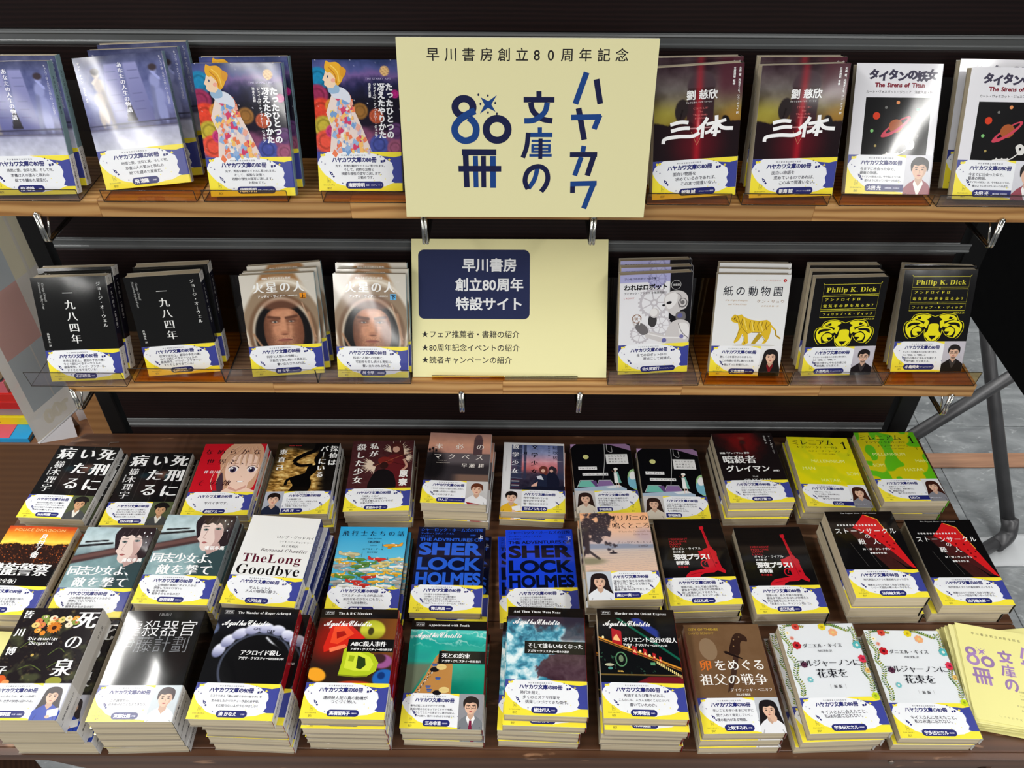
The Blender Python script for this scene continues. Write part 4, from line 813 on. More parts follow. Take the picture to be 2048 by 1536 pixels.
@design('sunset_tower', 'paperback of a dusk skyline and tall tower', (208, 210, 210), (60, 60, 60), '未必のマクベス', lines=['<※とにかく面白い小説をお探しの方へ', '>間違いのない一冊が、', '>ここにありますよ。'], name='けんご', note='（小説紹介クリエイター）', size=4.4, x0=17, port=dict(bg=(206, 204, 204), cloth=(226, 226, 228), hair=(96, 50, 34), w=35, prop='book', big=1.1), pill=25)
def _(A):
    def f(X, Y):
        c = grad(Y, [(0, (168, 128, 116)), (26, (216, 158, 132)), (46, (196, 142, 126)), (48, (92, 84, 84)), (70, (56, 52, 56)), (111, (78, 68, 66))])+(noise2(X, Y, .12, 9)[..., None]-.5)*16
        h = 44+8*noise2(X*.5, Y*0, .09, 3); c = over(c, sst(Y, h-1, h+1), (96, 88, 92)); c = over(c, sst(Y, 64, 78)*.8, (40, 36, 40)); c = over(c, mell(X, Y, 84, 14, 6.5, 12, .1), (96, 72, 74)); c = over(c, (abs(X-84) < 7.6)*sst(Y, 12, 14)*(1-sst(Y, 48, 52)), (86, 66, 70)); c = over(c, sst(Y, 92, 96)*sst(X, 40, 60), (120, 94, 82)); c = over(c, mell(X, Y, 12, 76, 20, 34, .4)*.9, (20, 18, 20))
        for x, y in ((3, 40), (8, 37), (14, 42)): c = over(c, mell(X, Y, x, y, 2, 3, .3), (26, 22, 24))
        c = over(c, mseg(X, Y, 9, 38, 9, 90, 1.4, .8), (20, 18, 20)); return c
    bg(A, f); W_ = (238, 232, 224); A.text('未必の', 53, 31, 14, W_, 'm', 'c', pitch=2.5); A.text('マクベス', 53, 55, 14, W_, 'm', 'c', pitch=1.66); A.text('早瀬 耕', 78, 74, 10, W_, 'm', 'c', pitch=1.25); A.text('Unlucky and', 26, 64, 3, (190, 180, 170), 's', 'c'); A.text('Inevitable Macbeth', 28, 69, 3, (190, 180, 170), 's', 'c')
@design('school_girls', 'white paperback of two uniformed girls at dusk', (206, 110, 60), (250, 250, 250), '文学少女対数学少女', flip=True, lines=['作中で語られている', '数学がガチすぎる、', '唯一無二のミステリ'], name='ヨビノリたくみ', note='', size=4.6, x0=35, port=dict(bg=(226, 224, 226), cloth=(222, 174, 44), w=34, prop='paper', big=1.1))
def _(A):
    bg(A, flat((226, 226, 228)), 4)
    def f(X, Y):
        c = grad(Y, [(0, (96, 110, 160)), (24, (150, 160, 200)), (46, (222, 150, 160)), (62, (206, 110, 110)), (74, (60, 52, 70)), (111, (40, 38, 54))])+(noise2(X, Y, .12, 5)[..., None]-.5)*40
        for x, w in ((22, 7), (28, 4), (99, 6), (38, 2)): c = over(c, (abs(X-x) < w)*(1-sst(Y, 82, 86))*.85, (52, 58, 84))
        for k in range(6): c = over(c, mseg(X, Y, 14, 12+k*14, 34, 14+k*14, 1.2, .6)*.7, (120, 126, 150))
        c = over(c, mseg(X, Y, 36, 46, 106, 42, .8, .6)*.6, (230, 220, 220)); return c
    A.grid(14, 5, 104, 109, f, 1.1)
    for i in range(7): A.rect(16, 86+i*3, 30-(i % 3), 88+i*3, [(70, 40, 60), (200, 196, 200), (50, 60, 90)][i % 3])
    A.blob([(62, 62), (68, 54), (76, 58), (76, 72), (68, 76)], (110, 54, 46)); A.blob([(78, 60), (84, 54), (92, 60), (90, 72), (80, 72)], (50, 40, 48)); A.ell(69, 65, 3.4, 4, (226, 180, 160)); A.ell(83, 65, 3, 3.6, (220, 172, 154)); A.blob([(60, 78), (68, 72), (76, 78), (78, 96), (66, 106), (52, 100)], (32, 38, 60)); A.blob([(76, 74), (88, 70), (96, 84), (94, 104), (78, 106)], (26, 28, 46)); A.poly([(58, 78), (66, 76), (70, 86), (60, 84)], (210, 212, 222)); A.poly([(50, 98), (60, 90), (58, 104), (48, 108)], (222, 176, 156))
    A.blob([(40, 104), (60, 100), (90, 102), (104, 98), (104, 109), (40, 109)], (24, 26, 42))
    for i, ch in enumerate('数学少女'): A.text(ch, 21, 10+i*19, 12, (244, 244, 246), 'M', 'c')
    for i, ch in enumerate('文学少女'): A.text(ch, 54, 10+i*19, 12, (16, 16, 22), 'M', 'c')
    A.text('対', 38, 25, 7, (16, 16, 22), 'M', 'c'); A.text('陸秋槎', 90, 6, 9, (26, 26, 40), 'm', 'l', vert=True, pitch=1.3); A.text('稲村文吾 訳', 79, 6, 4, (26, 26, 40), 'm', 'l', vert=True, pitch=1.15); A.text('Girl of Literature vs Girl of Mathematics', 6, 50, 2.2, (170, 160, 166), 's', 'c', rot=math.pi/2)
@design('moon_figure', 'black paperback with a yellow moon and tiny figure', (40, 40, 44), (200, 200, 200), '', flip=True, lines=['わかりあえない他者同士が、', 'それでも一緒にいることの', 'かけがえのなさ。', 'その瞬間がここに。'], name='宇垣美里', note='', size=4.2, x0=35, y0=16.6, port=dict(bg=(206, 202, 200), cloth=(218, 208, 192), w=33, long=1, big=1.05, hair=(50, 34, 30)))
def _(A):
    bg(A, flat((12, 12, 15)), 4)
    A.ell(25, 31, 5.2, 5.2, (214, 214, 140)); A.poly([(0, 0), (10, 0), (3, 6), (0, 11)], (186, 150, 196)); A.poly([(56, 0), (98, 0), (106, 6), (106, 17), (84, 8), (70, 2)], (150, 118, 156))
    A.line([(60, 0), (57, 40), (50, 84)], .7, (200, 200, 200), curve=True); A.line([(64, 0), (64, 16), (72, 20), (72, 6)], .7, (200, 200, 200), curve=True)
    A.ell(106, 84, 14, 24, (150, 190, 130), n=24, a0=90, a1=270); A.blob([(92, 84), (98, 76), (106, 78), (106, 104), (94, 100)], (120, 180, 200)); A.blob([(96, 74), (101, 66), (106, 68), (106, 82), (98, 84)], (236, 236, 236))
    for x, k, w in ((10, (110, 186, 170), 26), (42, (134, 104, 156), 24)):
        A.poly([(x-4, 100), (x+2, 86), (x+w-4, 86), (x+w+2, 100)], k); A.line([(x-5, 101), (x+1, 85.4), (x+w-3, 85.4), (x+w+3, 101)], .8, (206, 210, 214))
    A.poly([(28, 86), (38, 86), (40, 100), (36, 100)], (96, 70, 120)); A.poly([(0, 103), (30, 100), (70, 97), (88, 104), (88, 111), (0, 111)], (166, 186, 206)); A.poly([(52, 100), (76, 96), (82, 101), (60, 104)], (224, 228, 232))
    A.ell(74, 60, 3.6, 3, (238, 236, 232)); A.ell(73, 64, 2, 2.4, (226, 190, 170)); A.poly([(71, 66), (77, 66), (81, 92), (69, 92)], (112, 172, 160)); A.poly([(70, 68), (75, 68), (76, 92), (69, 92)], (236, 236, 234)); A.line([(72, 92), (71, 102)], 1, (226, 190, 170)); A.line([(76, 92), (76, 103)], 1, (226, 190, 170)); A.line([(71, 68), (67, 64)], 1, (120, 70, 60))
    A.rect(60, 25, 98, 48, (232, 232, 232))
    for i, s in enumerate(('わたしたちが', '光の速さで', '進めないなら')): A.text(s, 64, 30+i*6.5, 4.2, (30, 30, 34), 'g', 'l', pitch=1.25)
    A.rect(10, 54, 42, 61, (232, 232, 232)); A.text('キム・チョヨプ', 26, 57.6, 3.8, (30, 30, 34), 'b', 'c', pitch=1.05); A.rect(16, 69, 60, 75, (232, 232, 232)); A.text('カン・バンファ、ユン・ジヨン訳', 38, 72, 2.8, (30, 30, 34), 'b', 'c')
@design('red_smoke', 'black paperback with red smoke and white title', (40, 20, 20), (220, 220, 220), '暗殺者グレイマン', lines=['<プロットがシンプルであればあるほど、', '<読者への訴求力が高まるという', '<冒険小説の熱き力学。グレイマンの', '<戦いがその正しさの証明だ。'], name='月村了衛', note='（作家）', size=4.5, x0=24, y0=16.6, pill=37)
def _(A):
    def f(X, Y):
        n = noise2(X, Y, .045, 13); c = C(X, (26, 20, 21)); c = over(c, sst(.95-np.hypot((X-46)/60, (Y-18)/60)+n*.5-.3, 0, .9)*.95, (130, 24, 24)); c = over(c, mell(X, Y, 50, 22, 5, 5, .5), (60, 30, 28)); c = over(c, mell(X, Y, 50, 12, 6, 3, .4), (120, 50, 40)); c = over(c, mseg(X, Y, 47, 28, 50, 44, 6, 5)*.7, (50, 18, 18)); return c
    bg(A, f); W_ = (240, 240, 238); A.text('映画「グレイマン」原作', 31, 47, 4.6, W_, 'b', 'c'); A.text('暗殺者', 36, 62, 19, W_, 'M', 'c', pitch=1.0); A.text('グレイマン', 46, 83, 15.5, W_, 'b', 'c', sx=.96); A.text('〔新版〕', 92, 88, 4, W_, 'b', 'c'); A.text('マーク・グリーニー', 99, 6, 4.8, W_, 'm', 'l', vert=True, pitch=1.02); A.text('伏見威蕃 訳', 91, 6, 3.6, W_, 'm', 'l', vert=True); A.text('THE', 54, 101, 4.4, (200, 200, 200), 's', 'c', sx=1.2); A.text('GRAY MAN', 56, 108, 7, (200, 200, 200), 'b', 'c', sx=1.2)
def mill(c1, c2, vol, sw):
    def fn(A):
        def f(X, Y):
            n = noise2(X, Y*.7, .022, 21+sw, 3); m = np.sin(n*15+X*.05-Y*.03); g = sst(m, -.1, .1) if sw else sst(m, .2, 1.2)*.55; return over(C(X, c1), g, c2)
        bg(A, f, .9); K = (30, 36, 20); A.text('ミレニアム', 42, 12.5, 15, K, 'm', 'c', pitch=.98); A.text(SB('1'), 95, 18, 24, K, 's', 'c', sx=.8); A.text('ドラゴン・タトゥーの女', 48, 24, 6.3, K, 'm', 'c', pitch=1.02); A.text('スティーグ・ラーソン', 58, 33, 5.4, K, 'm', 'c', pitch=1.02); A.text('ヘレンハルメ美穂・岩澤雅利訳', 60, 39.5, 2.2, K, 'm', 'c'); A.text(vol, 97, 40, 6.4, K, 'm', 'c')
        W_ = (236, 240, 150)
        for s, x, y in ((('MILLENNIUM', 58, 56), ('MAN', 22, 73), ('SOM', 92, 84), ('HATAR', 52, 99)) if not sw else (('MILLENNIUM', 44, 52), ('MAN', 94, 68), ('SOM', 18, 77), ('HATAR', 74, 88))): A.text(s, x, y, 9.6, W_, 'l', 'c', sx=1.02)
    return fn
for _k, _d, _a, _b, _v, _s in (('yellow_print', 'bright yellow paperback', (226, 216, 20), (190, 204, 30), '上', 0), ('green_print', 'bright green and yellow swirled paperback', (96, 186, 26), (206, 196, 20), '下', 1)):
    design(_k, _d, _a, (40, 50, 20), 'ミレニアム1', lines=['<故郷スウェーデンの', '<匂いすら感じ、想像が膨らむ。', '>物語が私を', '>>>強く引き付けた！'], name='LiLiCo', note='（映画コメンテーター）', size=4.2, x0=20, y0=16.6, port=dict(bg=(230, 230, 232), cloth=(130, 130, 138), long=1.1, hair=(60, 30, 24), w=30), pill=42)(mill(_a, _b, _v, _s))
@design('burning_city', 'orange and black paperback of a burning city', (214, 206, 192), (60, 50, 40), '機龍警察〔完全版〕', lines=['', '>>>>>>終わりなき冒険小説の、', '>>>>>>新たなる金字塔。', '>>>>>>>>うらやましい！'], name='湊かなえ', note='（作家）', size=4.2, x0=22)
def _(A):
    def f(X, Y):
        n = noise2(X, Y, .06, 31); c = grad(Y+n*12-6, [(0, (196, 70, 34)), (14, (232, 140, 40)), (30, (250, 220, 90)), (38, (240, 160, 50)), (42, (90, 44, 22)), (111, (20, 14, 14))]); h = 38-5*noise2(np.floor(X/2.6)*2.6, Y*0, .31, 2)-3*np.abs(np.sin(X*.08)); g = np.array((44, 24, 18))+sst(noise2(X, Y, .7, 17), .62, .8)[..., None]*np.array((170, 84, 30))*(1-sst(Y, 60, 84))[..., None]; c = over(c, sst(Y, h, h+.8), g); return over(c, sst(Y, 66, 82), (16, 14, 15))
    bg(A, f); A.text('POLICE DRAGOON', 50, 7, 7, (240, 190, 120), 's', 'c', sx=1.3); W_ = (240, 240, 238)
    for i, ch in enumerate('月村了衛'): A.text(ch, 62, 20+i*11.4, 11, W_, 'b', 'c')
    A.text('機龍警察', 50, 80, 24, W_, 'M', 'c', pitch=.98); A.text('〔完全版〕', 40, 101, 9, W_, 'm', 'c')
@design('sniper', 'icy paperback of a dark-haired woman in profile', (120, 130, 136), (30, 30, 34), '同志少女よ、敵を撃て', lines=['この物語を単純にタイトルから', '想像してはいけない。', '本当の敵は', '戦争そのものなのだ！'], name='奈良美智', note='（美術作家）', size=4.3, x0=23, y0=16.6, pill=34)
def _(A):
    def f(X, Y):
        n = noise2(X, Y, .08, 41); c = grad(Y, [(0, (168, 190, 196)), (30, (190, 208, 212)), (52, (104, 128, 134)), (60, (120, 150, 154)), (111, (150, 178, 182))])+(n[..., None]-.5)*50
        c = over(c, mseg(X, Y, -5, 62, 60, 44, 14, 3), (70, 50, 50)); c = over(c, mseg(X, Y, -5, 60, 60, 43, 7, 3), (104, 74, 70)); c = over(c, mseg(X, Y, 0, 36, 48, 30, 4, 1.5), (34, 32, 34)); c = over(c, mseg(X, Y, 8, 28, 40, 25, 3, 1), (30, 28, 30)); c = over(c, sst(X+Y*.4, 96, 112)*sst(Y, 50, 56), (56, 78, 80)); return c
    bg(A, f); H_ = (44, 34, 38)
    A.blob([(52, 30), (48, 10), (60, -6), (84, -10), (104, 0), (110, 24), (108, 50), (96, 58), (80, 54), (60, 46)], H_)
    A.blob([(58, 22), (62, 12), (80, 10), (92, 24), (92, 44), (84, 60), (74, 66), (66, 60), (63, 50), (58, 44), (60, 38)], (226, 204, 196)); A.blob([(78, 24), (90, 24), (92, 44), (84, 60), (76, 64), (84, 48)], (196, 164, 158)); A.poly([(74, 62), (92, 50), (100, 66), (84, 78)], (186, 154, 148))
    A.ell(66, 27, 4, 2, (96, 110, 110)); A.ell(84, 25, 4.4, 2.2, (96, 110, 110)); A.ell(66, 27, 1.4, 1.8, (36, 44, 46)); A.ell(84, 25, 1.5, 1.9, (36, 44, 46)); A.line([(61, 22), (70, 21)], 1, H_); A.line([(79, 19.5), (90, 20)], 1, H_); A.line([(70, 26), (66, 42), (71, 44)], .8, (176, 140, 134)); A.blob([(66.5, 50.4), (70, 48.8), (74, 50.6), (70, 52.6)], (176, 104, 102)); A.line([(66, 50.8), (75, 50.8)], .5, (120, 60, 62))
    A.blob([(54, 26), (56, 8), (70, 0), (92, 4), (100, 20), (104, 46), (96, 54), (92, 26), (84, 14), (80, 18), (72, 14), (66, 18), (60, 16)], H_)
    for p in ([(70, 2), (66, 14)], [(80, 2), (78, 16)], [(90, 6), (94, 30)], [(100, 14), (102, 44)], [(60, 8), (56, 26)]): A.line(p, .7, (84, 72, 78))
    for x, y in ((96, 16), (100, 10), (98, 28), (90, 10)): A.ell(x, y, 1, 1.4, (236, 240, 244), n=8)
    A.poly([(78, 74), (96, 62), (106, 66), (106, 111), (70, 111)], (50, 70, 74)); A.line([(84, 80), (96, 96)], 1.4, (90, 112, 116)); W_ = (246, 246, 246)
    A.text('逢坂冬馬', 88, 60, 7.4, W_, 'b', 'c'); A.text('同志少女よ、', 52, 79, 18.5, W_, 'M', 'c', pitch=.95, sx=.95); A.text('敵を撃て', 56, 99, 18.5, W_, 'M', 'c', pitch=1.1)
@design('serif_title', 'white paperback with big serif English title', (36, 52, 120), (226, 226, 236), 'ロング・グッドバイ', lines=['>ギムレットと', '大人の感傷に酔う。'], name='大沢在昌', note='（作家）', size=5.6, x0=30, y0=19.5, pill=34)
def _(A):
    bg(A, flat((230, 230, 228)), 4); K = (22, 20, 22); R_ = (88, 20, 40); A.text('ロング・グッドバイ', 76, 38, 6, K, 'm', 'c', pitch=1.05); A.text('レイモンド・チャンドラー', 78, 46.5, 4.1, K, 'm', 'c'); A.text('村上春樹訳', 72, 54, 4.9, K, 'm', 'c'); A.text(SI('Raymond Chandler'), 66, 62.5, 7.4, (60, 50, 54), 'S', 'c', sx=1.08)
    A.text(SB('TheLong'), 52, 77, 21, R_, 's', 'c', sx=1.02); A.text(SB('Goodbye'), 52, 97, 24, K, 's', 'c', sx=.98)
def plane(A, x, y, s, col, d=1):
    m = lambda pts: [(x+d*a*s, y+b*s) for a, b in pts]
    A.poly(m([(-10, 0), (-7, -1.6), (2, -2.2), (8, -1.6), (11, -4.4), (12.4, -4), (11.6, .4), (4, 2), (-6, 2.2)]), col); A.poly(m([(-4, .6), (3, .2), (-1, 4.6), (-4, 4.4)]), tuple(c*.85 for c in col)); A.line(m([(-10, 0), (-7, -1.6), (2, -2.2), (8, -1.6), (11, -4.4), (12.4, -4), (11.6, .4), (4, 2), (-6, 2.2)]), .3, (60, 50, 50), closed=True); A.poly(m([(-2, -2.2), (2, -3.4), (4, -2)]), (200, 220, 230)); A.line(m([(-10.4, -2.6), (-10.2, 3)]), .35, (60, 50, 50)); A.ell(x+d*5*s, y, .9*s, .9*s, (240, 236, 220), n=8)
@design('aeroplanes', 'sky-blue paperback with many small aeroplanes', (24, 26, 30), (210, 210, 210), '飛行士たちの話', lines=['ロアルド・ダールの作品には、', '>余計なものがなんにもない。', '>>>これは本物だ。'], name='宮崎 駿', note='（映画監督）', size=4.8, x0=21)
def _(A):
    bg(A, lambda X, Y: grad(Y, [(0, (44, 160, 214)), (60, (96, 190, 222)), (111, (70, 160, 190))]), 3); R = random.Random(8); cs = [(226, 176, 60), (206, 56, 46), (230, 232, 226), (90, 140, 60), (170, 168, 160), (214, 196, 120)]
    for row in range(8):
        for k in range(4): plane(A, 9+k*29+(row % 2)*14+R.random()*6-3, 60+row*6.8+R.random()*3, 1.15+R.random()*.35, cs[R.randrange(6)], 1 if R.random() < .6 else -1)
    plane(A, 84, 36, 1.4, (226, 160, 50)); plane(A, 24, 53, 1.6, (206, 196, 150), -1)
    A.text('飛行士たちの話', 53, 13, 11, (26, 50, 74), 'm', 'c', pitch=1.3); A.text('OVER TO YOU', 56, 23, 2.6, (26, 70, 96), 's', 'c', sx=1.3); A.text('〔新訳版〕', 56, 29.5, 5, (26, 60, 84), 'm', 'c'); A.text('Roald Dahl', 56, 36, 2.4, (26, 70, 96), 's', 'c'); A.text('ロアルド・ダール', 56, 43, 3.6, (26, 60, 84), 'm', 'c', pitch=1.1); A.text('田口俊樹訳', 56, 49, 3, (26, 60, 84), 'm', 'c', pitch=1.1)
def sher(b, f, vol):
    def fn(A):
        bg(A, flat(b), 4); A.text('シャーロック・ホームズの冒険', 53, 5.6, 7.1, f, 'm', 'c', pitch=.99); A.text('アーサー・コナン・ドイル', 4, 13, 4.4, f, 'g', 'l'); A.text('大久保康雄 訳', 4, 18, 3.0, f, 'g', 'l', pitch=1.1); A.text('〔新版〕', 93, 15.5, 3.2, f, 'g', 'r'); A.text(vol, 99, 18, 7.6, (220, 224, 236), 'b', 'c')
        for s, y, z, k in (('THE ADVENTURES OF', 24.6, 6.2, 'b'), ('SHER', 42.5, 24, 'h'), ('LOCK', 70.5, 24, 'h'), ('HOLMES', 97.5, 23, 'h')): A.ops.append(('fit', s, 4, 102, y, z, f, k)); A.tok.add(s)
    return fn
for _k, _d, _b, _f, _v in (('navy_block', 'navy paperback with blue block capitals', (14, 18, 44), (40, 92, 206), '上'), ('blue_block', 'bright blue paperback with black block capitals', (26, 66, 214), (10, 16, 40), '下')):
    design(_k, _d, _b, (60, 110, 210), 'ホームズの冒険'+_v, lines=['少し前なら名探偵の条件は', '口が悪いコトがひつよう事件解決', '自分によって住ました謎ではない。', 'って言ってるヨウでとても楽しいよね。', 'それが「シャーロック・ホームズ」である！'], name='青山剛昌', note='（漫画家）', size=3.2, x0=20, y0=16.2, pill=29, )(sher(_b, _f, _v))
@design('lake_tree', 'peach paperback of a tree beside a lake', (222, 206, 190), (70, 60, 56), 'ザリガニの鳴くところ', flip=True, lines=['湿地に独り生きる女性の姿に', '魅了され、美しさと強さを', '植え付けられ、', '最後に飲み込まれました。'], name='高山一実', note='（タレント）', size=4.5, x0=36, y0=16.8, port=dict(bg=(196, 202, 212), cloth=(226, 230, 236), w=36, long=1.15, big=1.15, hair=(34, 26, 28)))
def _(A):
    def f(X, Y):
        n = noise2(X, Y, .08, 51); c = grad(Y, [(0, (240, 176, 128)), (36, (232, 186, 156)), (58, (196, 178, 178)), (64, (176, 176, 186)), (74, (206, 186, 172)), (111, (226, 190, 164))])
        c = over(c, sst(Y, 56+6*noise2(X*.6, Y*0, .08, 3), 58+6*noise2(X*.6, Y*0, .08, 3))*(1-sst(Y, 66, 70)), (140, 146, 164)); c = over(c, mell(X, Y, 96, 42, 14, 12, .5)*.6, (176, 156, 170)); c = over(c, sst(np.sin(Y*1.6+n*9), .6, 1)*sst(Y, 66, 70)*.4, (170, 150, 156))
        t = sst(n+.55*(1-np.hypot((X-14)/42, (Y-26)/38)), .55, .66); c = over(c, t*(1-sst(X, 54, 62)), (56, 48, 56)); c = over(c, t*sst(noise2(X, Y, .5, 7), .62, .75)*(1-sst(X, 54, 62)), (120, 104, 100))
        c = over(c, mseg(X, Y, 8, 30, 6, 74, 7, 3)+mseg(X, Y, 6, 70, 22, 86, 4, 2)+mseg(X, Y, 4, 70, -4, 88, 4, 2), (62, 52, 56)); c = over(c, mell(X, Y, 8, 90, 22, 6, .5)*.7, (110, 112, 84)); c = over(c, mell(X, Y, 44, 76, 6, 1.8, .2), (44, 38, 44)); c = over(c, mell(X, Y, 44, 72.5, 1.3, 2.4, .2), (50, 40, 44)); return over(c, mell(X, Y, 14, 108, 12, 3, .5)*.5, (130, 130, 110))
    bg(A, f, 1.); K = (40, 26, 26); A.text('ザリガニの', 74, 10.5, 12.6, K, 'm', 'c', pitch=.94); A.text('鳴くところ', 77, 25.5, 12.6, K, 'm', 'c', pitch=.92); A.text(SI('Where the Crawdads Sing'), 82, 36.5, 4.2, (110, 76, 64), 's', 'c', sx=1.05); A.text(SI('Delia Owens'), 90, 42, 4, (110, 76, 64), 's', 'c', sx=1.05); A.text('ディーリア・オーエンズ', 78, 57, 4.7, K, 'm', 'c'); A.text('友廣純訳', 90, 64, 3.8, (80, 60, 60), 'm', 'c')
@design('red_pistol', 'black paperback with a red pistol', (14, 14, 15), (200, 40, 40), '深夜プラス1', lines=['冒険小説、永久不滅の金字塔。', '最後まで読んだあなたは依頼主と', '同じ言葉を口にするだろう。', '「見事だった。キャントン君」と。'], name='広江礼威', note='（漫画家）', size=4.2, x0=21, y0=16.6, pill=32)
def _(A):
    bg(A, flat((17, 16, 17)), 4); R_ = (196, 26, 40)
    A.poly([(70, 15), (76, 14), (76.6, 18.5), (75.2, 20), (80, 55), (75.5, 57), (72, 22), (70, 20.5)], R_)
    A.poly([(67, 59), (74, 56), (81, 54), (83, 60), (86, 62), (87, 68), (86, 70), (89, 92), (94, 99), (92, 103), (86, 100), (81, 97), (74, 98), (70, 92)], R_); A.poly([(59, 62), (68, 60), (70, 74), (61, 76)], R_)
    A.line([(69, 78), (62, 80), (59.5, 85), (62, 91), (71, 92)], 1.6, R_, curve=True); A.line([(69, 79), (65, 84), (65.5, 87)], 1.3, R_, curve=True); A.poly([(72, 90), (84, 96), (76, 101), (62, 102), (55, 105), (52, 111), (31, 111), (34, 104), (41, 98), (52, 96), (62, 94)], R_)
    A.line([(74, 22), (78.5, 54)], .6, (120, 14, 24)); A.line([(76, 60), (80, 92)], .7, (120, 14, 24)); A.line([(71, 64), (72.6, 76)], .6, (120, 14, 24)); A.ell(82.5, 84, 1.8, 1.8, (120, 14, 24)); A.line([(40, 104), (58, 100)], .7, (120, 14, 24))
    for i, s in enumerate(('MIDNIGHT', 'PLUS ONE', 'GAVIN', 'LYALL')): A.text(s, 18, 38+i*4.6, 4.8, (190, 30, 44), 's', 'l', sx=1.25)
    W_ = (240, 240, 240); A.text('ギャビン・ライアル', 20, 56.5, 5, W_, 'g', 'l'); A.text('鈴木恵 訳', 21, 62.5, 4, W_, 'g', 'l'); A.text('深夜プラス1', 20, 72, 11.2, W_, 'h', 'l', sx=.92, pitch=.98); A.text('新訳版', 22, 82.5, 7.2, W_, 'h', 'l', sx=.92); A.text('早川書房', 23, 90, 3.8, (190, 30, 44), 'g', 'l', pitch=1.1)
@design('red_wedge', 'black paperback with a red wedge shape', (14, 14, 15), (220, 220, 220), '', lines=['現代英国ミステリの最前線をぶっちぎる', '', '>無敵のふたりが初めて出会う本書には、', '>>シリーズ屈指の尊いオーラがある。'], name='法月綸太郎', note='（作家）', size=4., x0=20, y0=17, pill=36)
def _(A):
    def f(X, Y):
        c = C(X, (15, 14, 15)); m = sst(Y-(30+(X-34)*1.35), 0, 2)*(1-sst(Y-(44+(X-30)*1.75), 0, 3)); return over(c, m*.9*sst(Y, 30, 34), np.array((66, 30, 28))*(1+.3*(noise2(X, Y, .2, 3)[..., None]-.5)))
    bg(A, f, 1.); A.poly([(58, 6), (77, 15), (79, 24), (88, 50), (96, 78), (105, 108), (98, 104), (70, 62), (52, 44), (36, 33), (34, 32), (48, 18)], (206, 30, 34)); A.line([(60, 7), (77, 15.5), (79, 24), (90, 55), (105, 108)], 1.1, (240, 170, 60)); A.poly([(34, 32), (52, 44), (70, 62), (98, 104), (92, 104), (60, 72), (40, 56), (30, 40)], (70, 28, 28))
    R = random.Random(5)
    for i in range(9): x = 62+R.random()*26; y = 38+R.random()*34; A.poly([(x, y), (x+3, y+.6), (x+2.6, y+3), (x+.4, y+3.4)], (110, 10, 18))
    for x in (34, 52): A.line([(x-12, 60), (x+2, 104)], .35, (90, 88, 88))
    W_ = (238, 238, 238); A.text('The Puppet Show / M.W.Craven', 52, 3.4, 3., (210, 210, 210), 's', 'c', sx=1.4); A.text('英国推理作家協会賞最優秀賞', 42, 27, 3.2, W_, 'b', 'c', pitch=1.5); A.text('ストーンサークル', 52, 38, 11.2, W_, 'g', 'c', pitch=1.12, sx=.95); A.text('の', 52, 48, 9, W_, 'g', 'c'); A.text('殺人', 51, 58, 11, W_, 'g', 'c', pitch=2.); A.text('Ｍ・Ｗ・クレイヴン', 58, 72, 4.6, W_, 'b', 'c', pitch=1.02); A.text('東野さやか 訳', 58, 79.5, 3.8, W_, 'b', 'c', pitch=1.05)
@design('dark_bouquet', 'dark paperback of a shadowed fruit and flower spray', (206, 204, 202), (60, 56, 56), '死の泉', lines=['>>きっとあなたも、美しい物語と', '>>残酷い世界の狭間に囚われる。'], name='齋藤明里', note='（女優・読書家）', size=4.4, x0=16, port=dict(bg=(216, 218, 232), cloth=(36, 66, 170), w=34, long=1.1, prop='paper', hair=(50, 40, 42)), pill=24)
def _(A):
    def f(X, Y):
        n = noise2(X, Y, .07, 61); return C(X, (30, 24, 26))+sst(n, .5, .8)[..., None]*np.array((36, 44, 20))+sst(noise2(X, Y, .2, 8), .66, .85)[..., None]*np.array((60, 50, 26))
    bg(A, f); R = random.Random(9); fl = [(226, 200, 120), (210, 120, 80), (180, 180, 90), (236, 220, 190), (130, 150, 70), (220, 150, 60)]
    for x, y in ((28, 20), (34, 14), (40, 20), (34, 26), (46, 16), (52, 20), (46, 24), (58, 18), (66, 16), (72, 20), (76, 16), (70, 26), (32, 34), (78, 22), (26, 26)):
        A.ell(x, y, 4.4+R.random(), 4+R.random(), fl[R.randrange(6)]); A.ell(x+.6, y-.4, 2.2, 2, fl[R.randrange(6)]); A.ell(x, y, .9, .9, (110, 60, 40), n=8)
    for i in range(14): a = i*math.pi/7; A.ell(52+6*math.cos(a), 30+5*math.sin(a), 4, 1.6, (206, 120, 40), a, n=10)
    A.ell(52, 30, 3.2, 3, (60, 30, 20)); A.ell(40, 38, 3.6, 3.6, (226, 140, 50)); A.ell(14, 104, 7, 6, (206, 90, 40)); A.ell(22, 108, 5, 4, (226, 150, 90)); A.ell(82, 106, 10, 6, (150, 150, 60)); A.ell(40, 70, 2, 2, (200, 170, 90))
    for p in ([(20, 60), (30, 50), (44, 56)], [(60, 70), (70, 60), (80, 66)], [(30, 90), (44, 84), (60, 92)], [(66, 88), (76, 80), (84, 86)]): A.line(p, 1.2, (84, 96, 50), curve=True)
    W_ = (244, 244, 244); A.text('死', 91, 18, 29, W_, 'M', 'c'); A.text('の', 86, 51, 24, W_, 'm', 'c'); A.text('泉', 86, 87, 26, W_, 'M', 'c')
    for i, ch in enumerate('皆川博子'): A.text(ch, 10, 10+i*27, 13, W_, 'M', 'c')
    A.text(FR('Die spiralige'), 44, 46, 6.6, W_, 's', 'c'); A.text(FR('Burgruine'), 44, 52.5, 6.6, W_, 's', 'c')
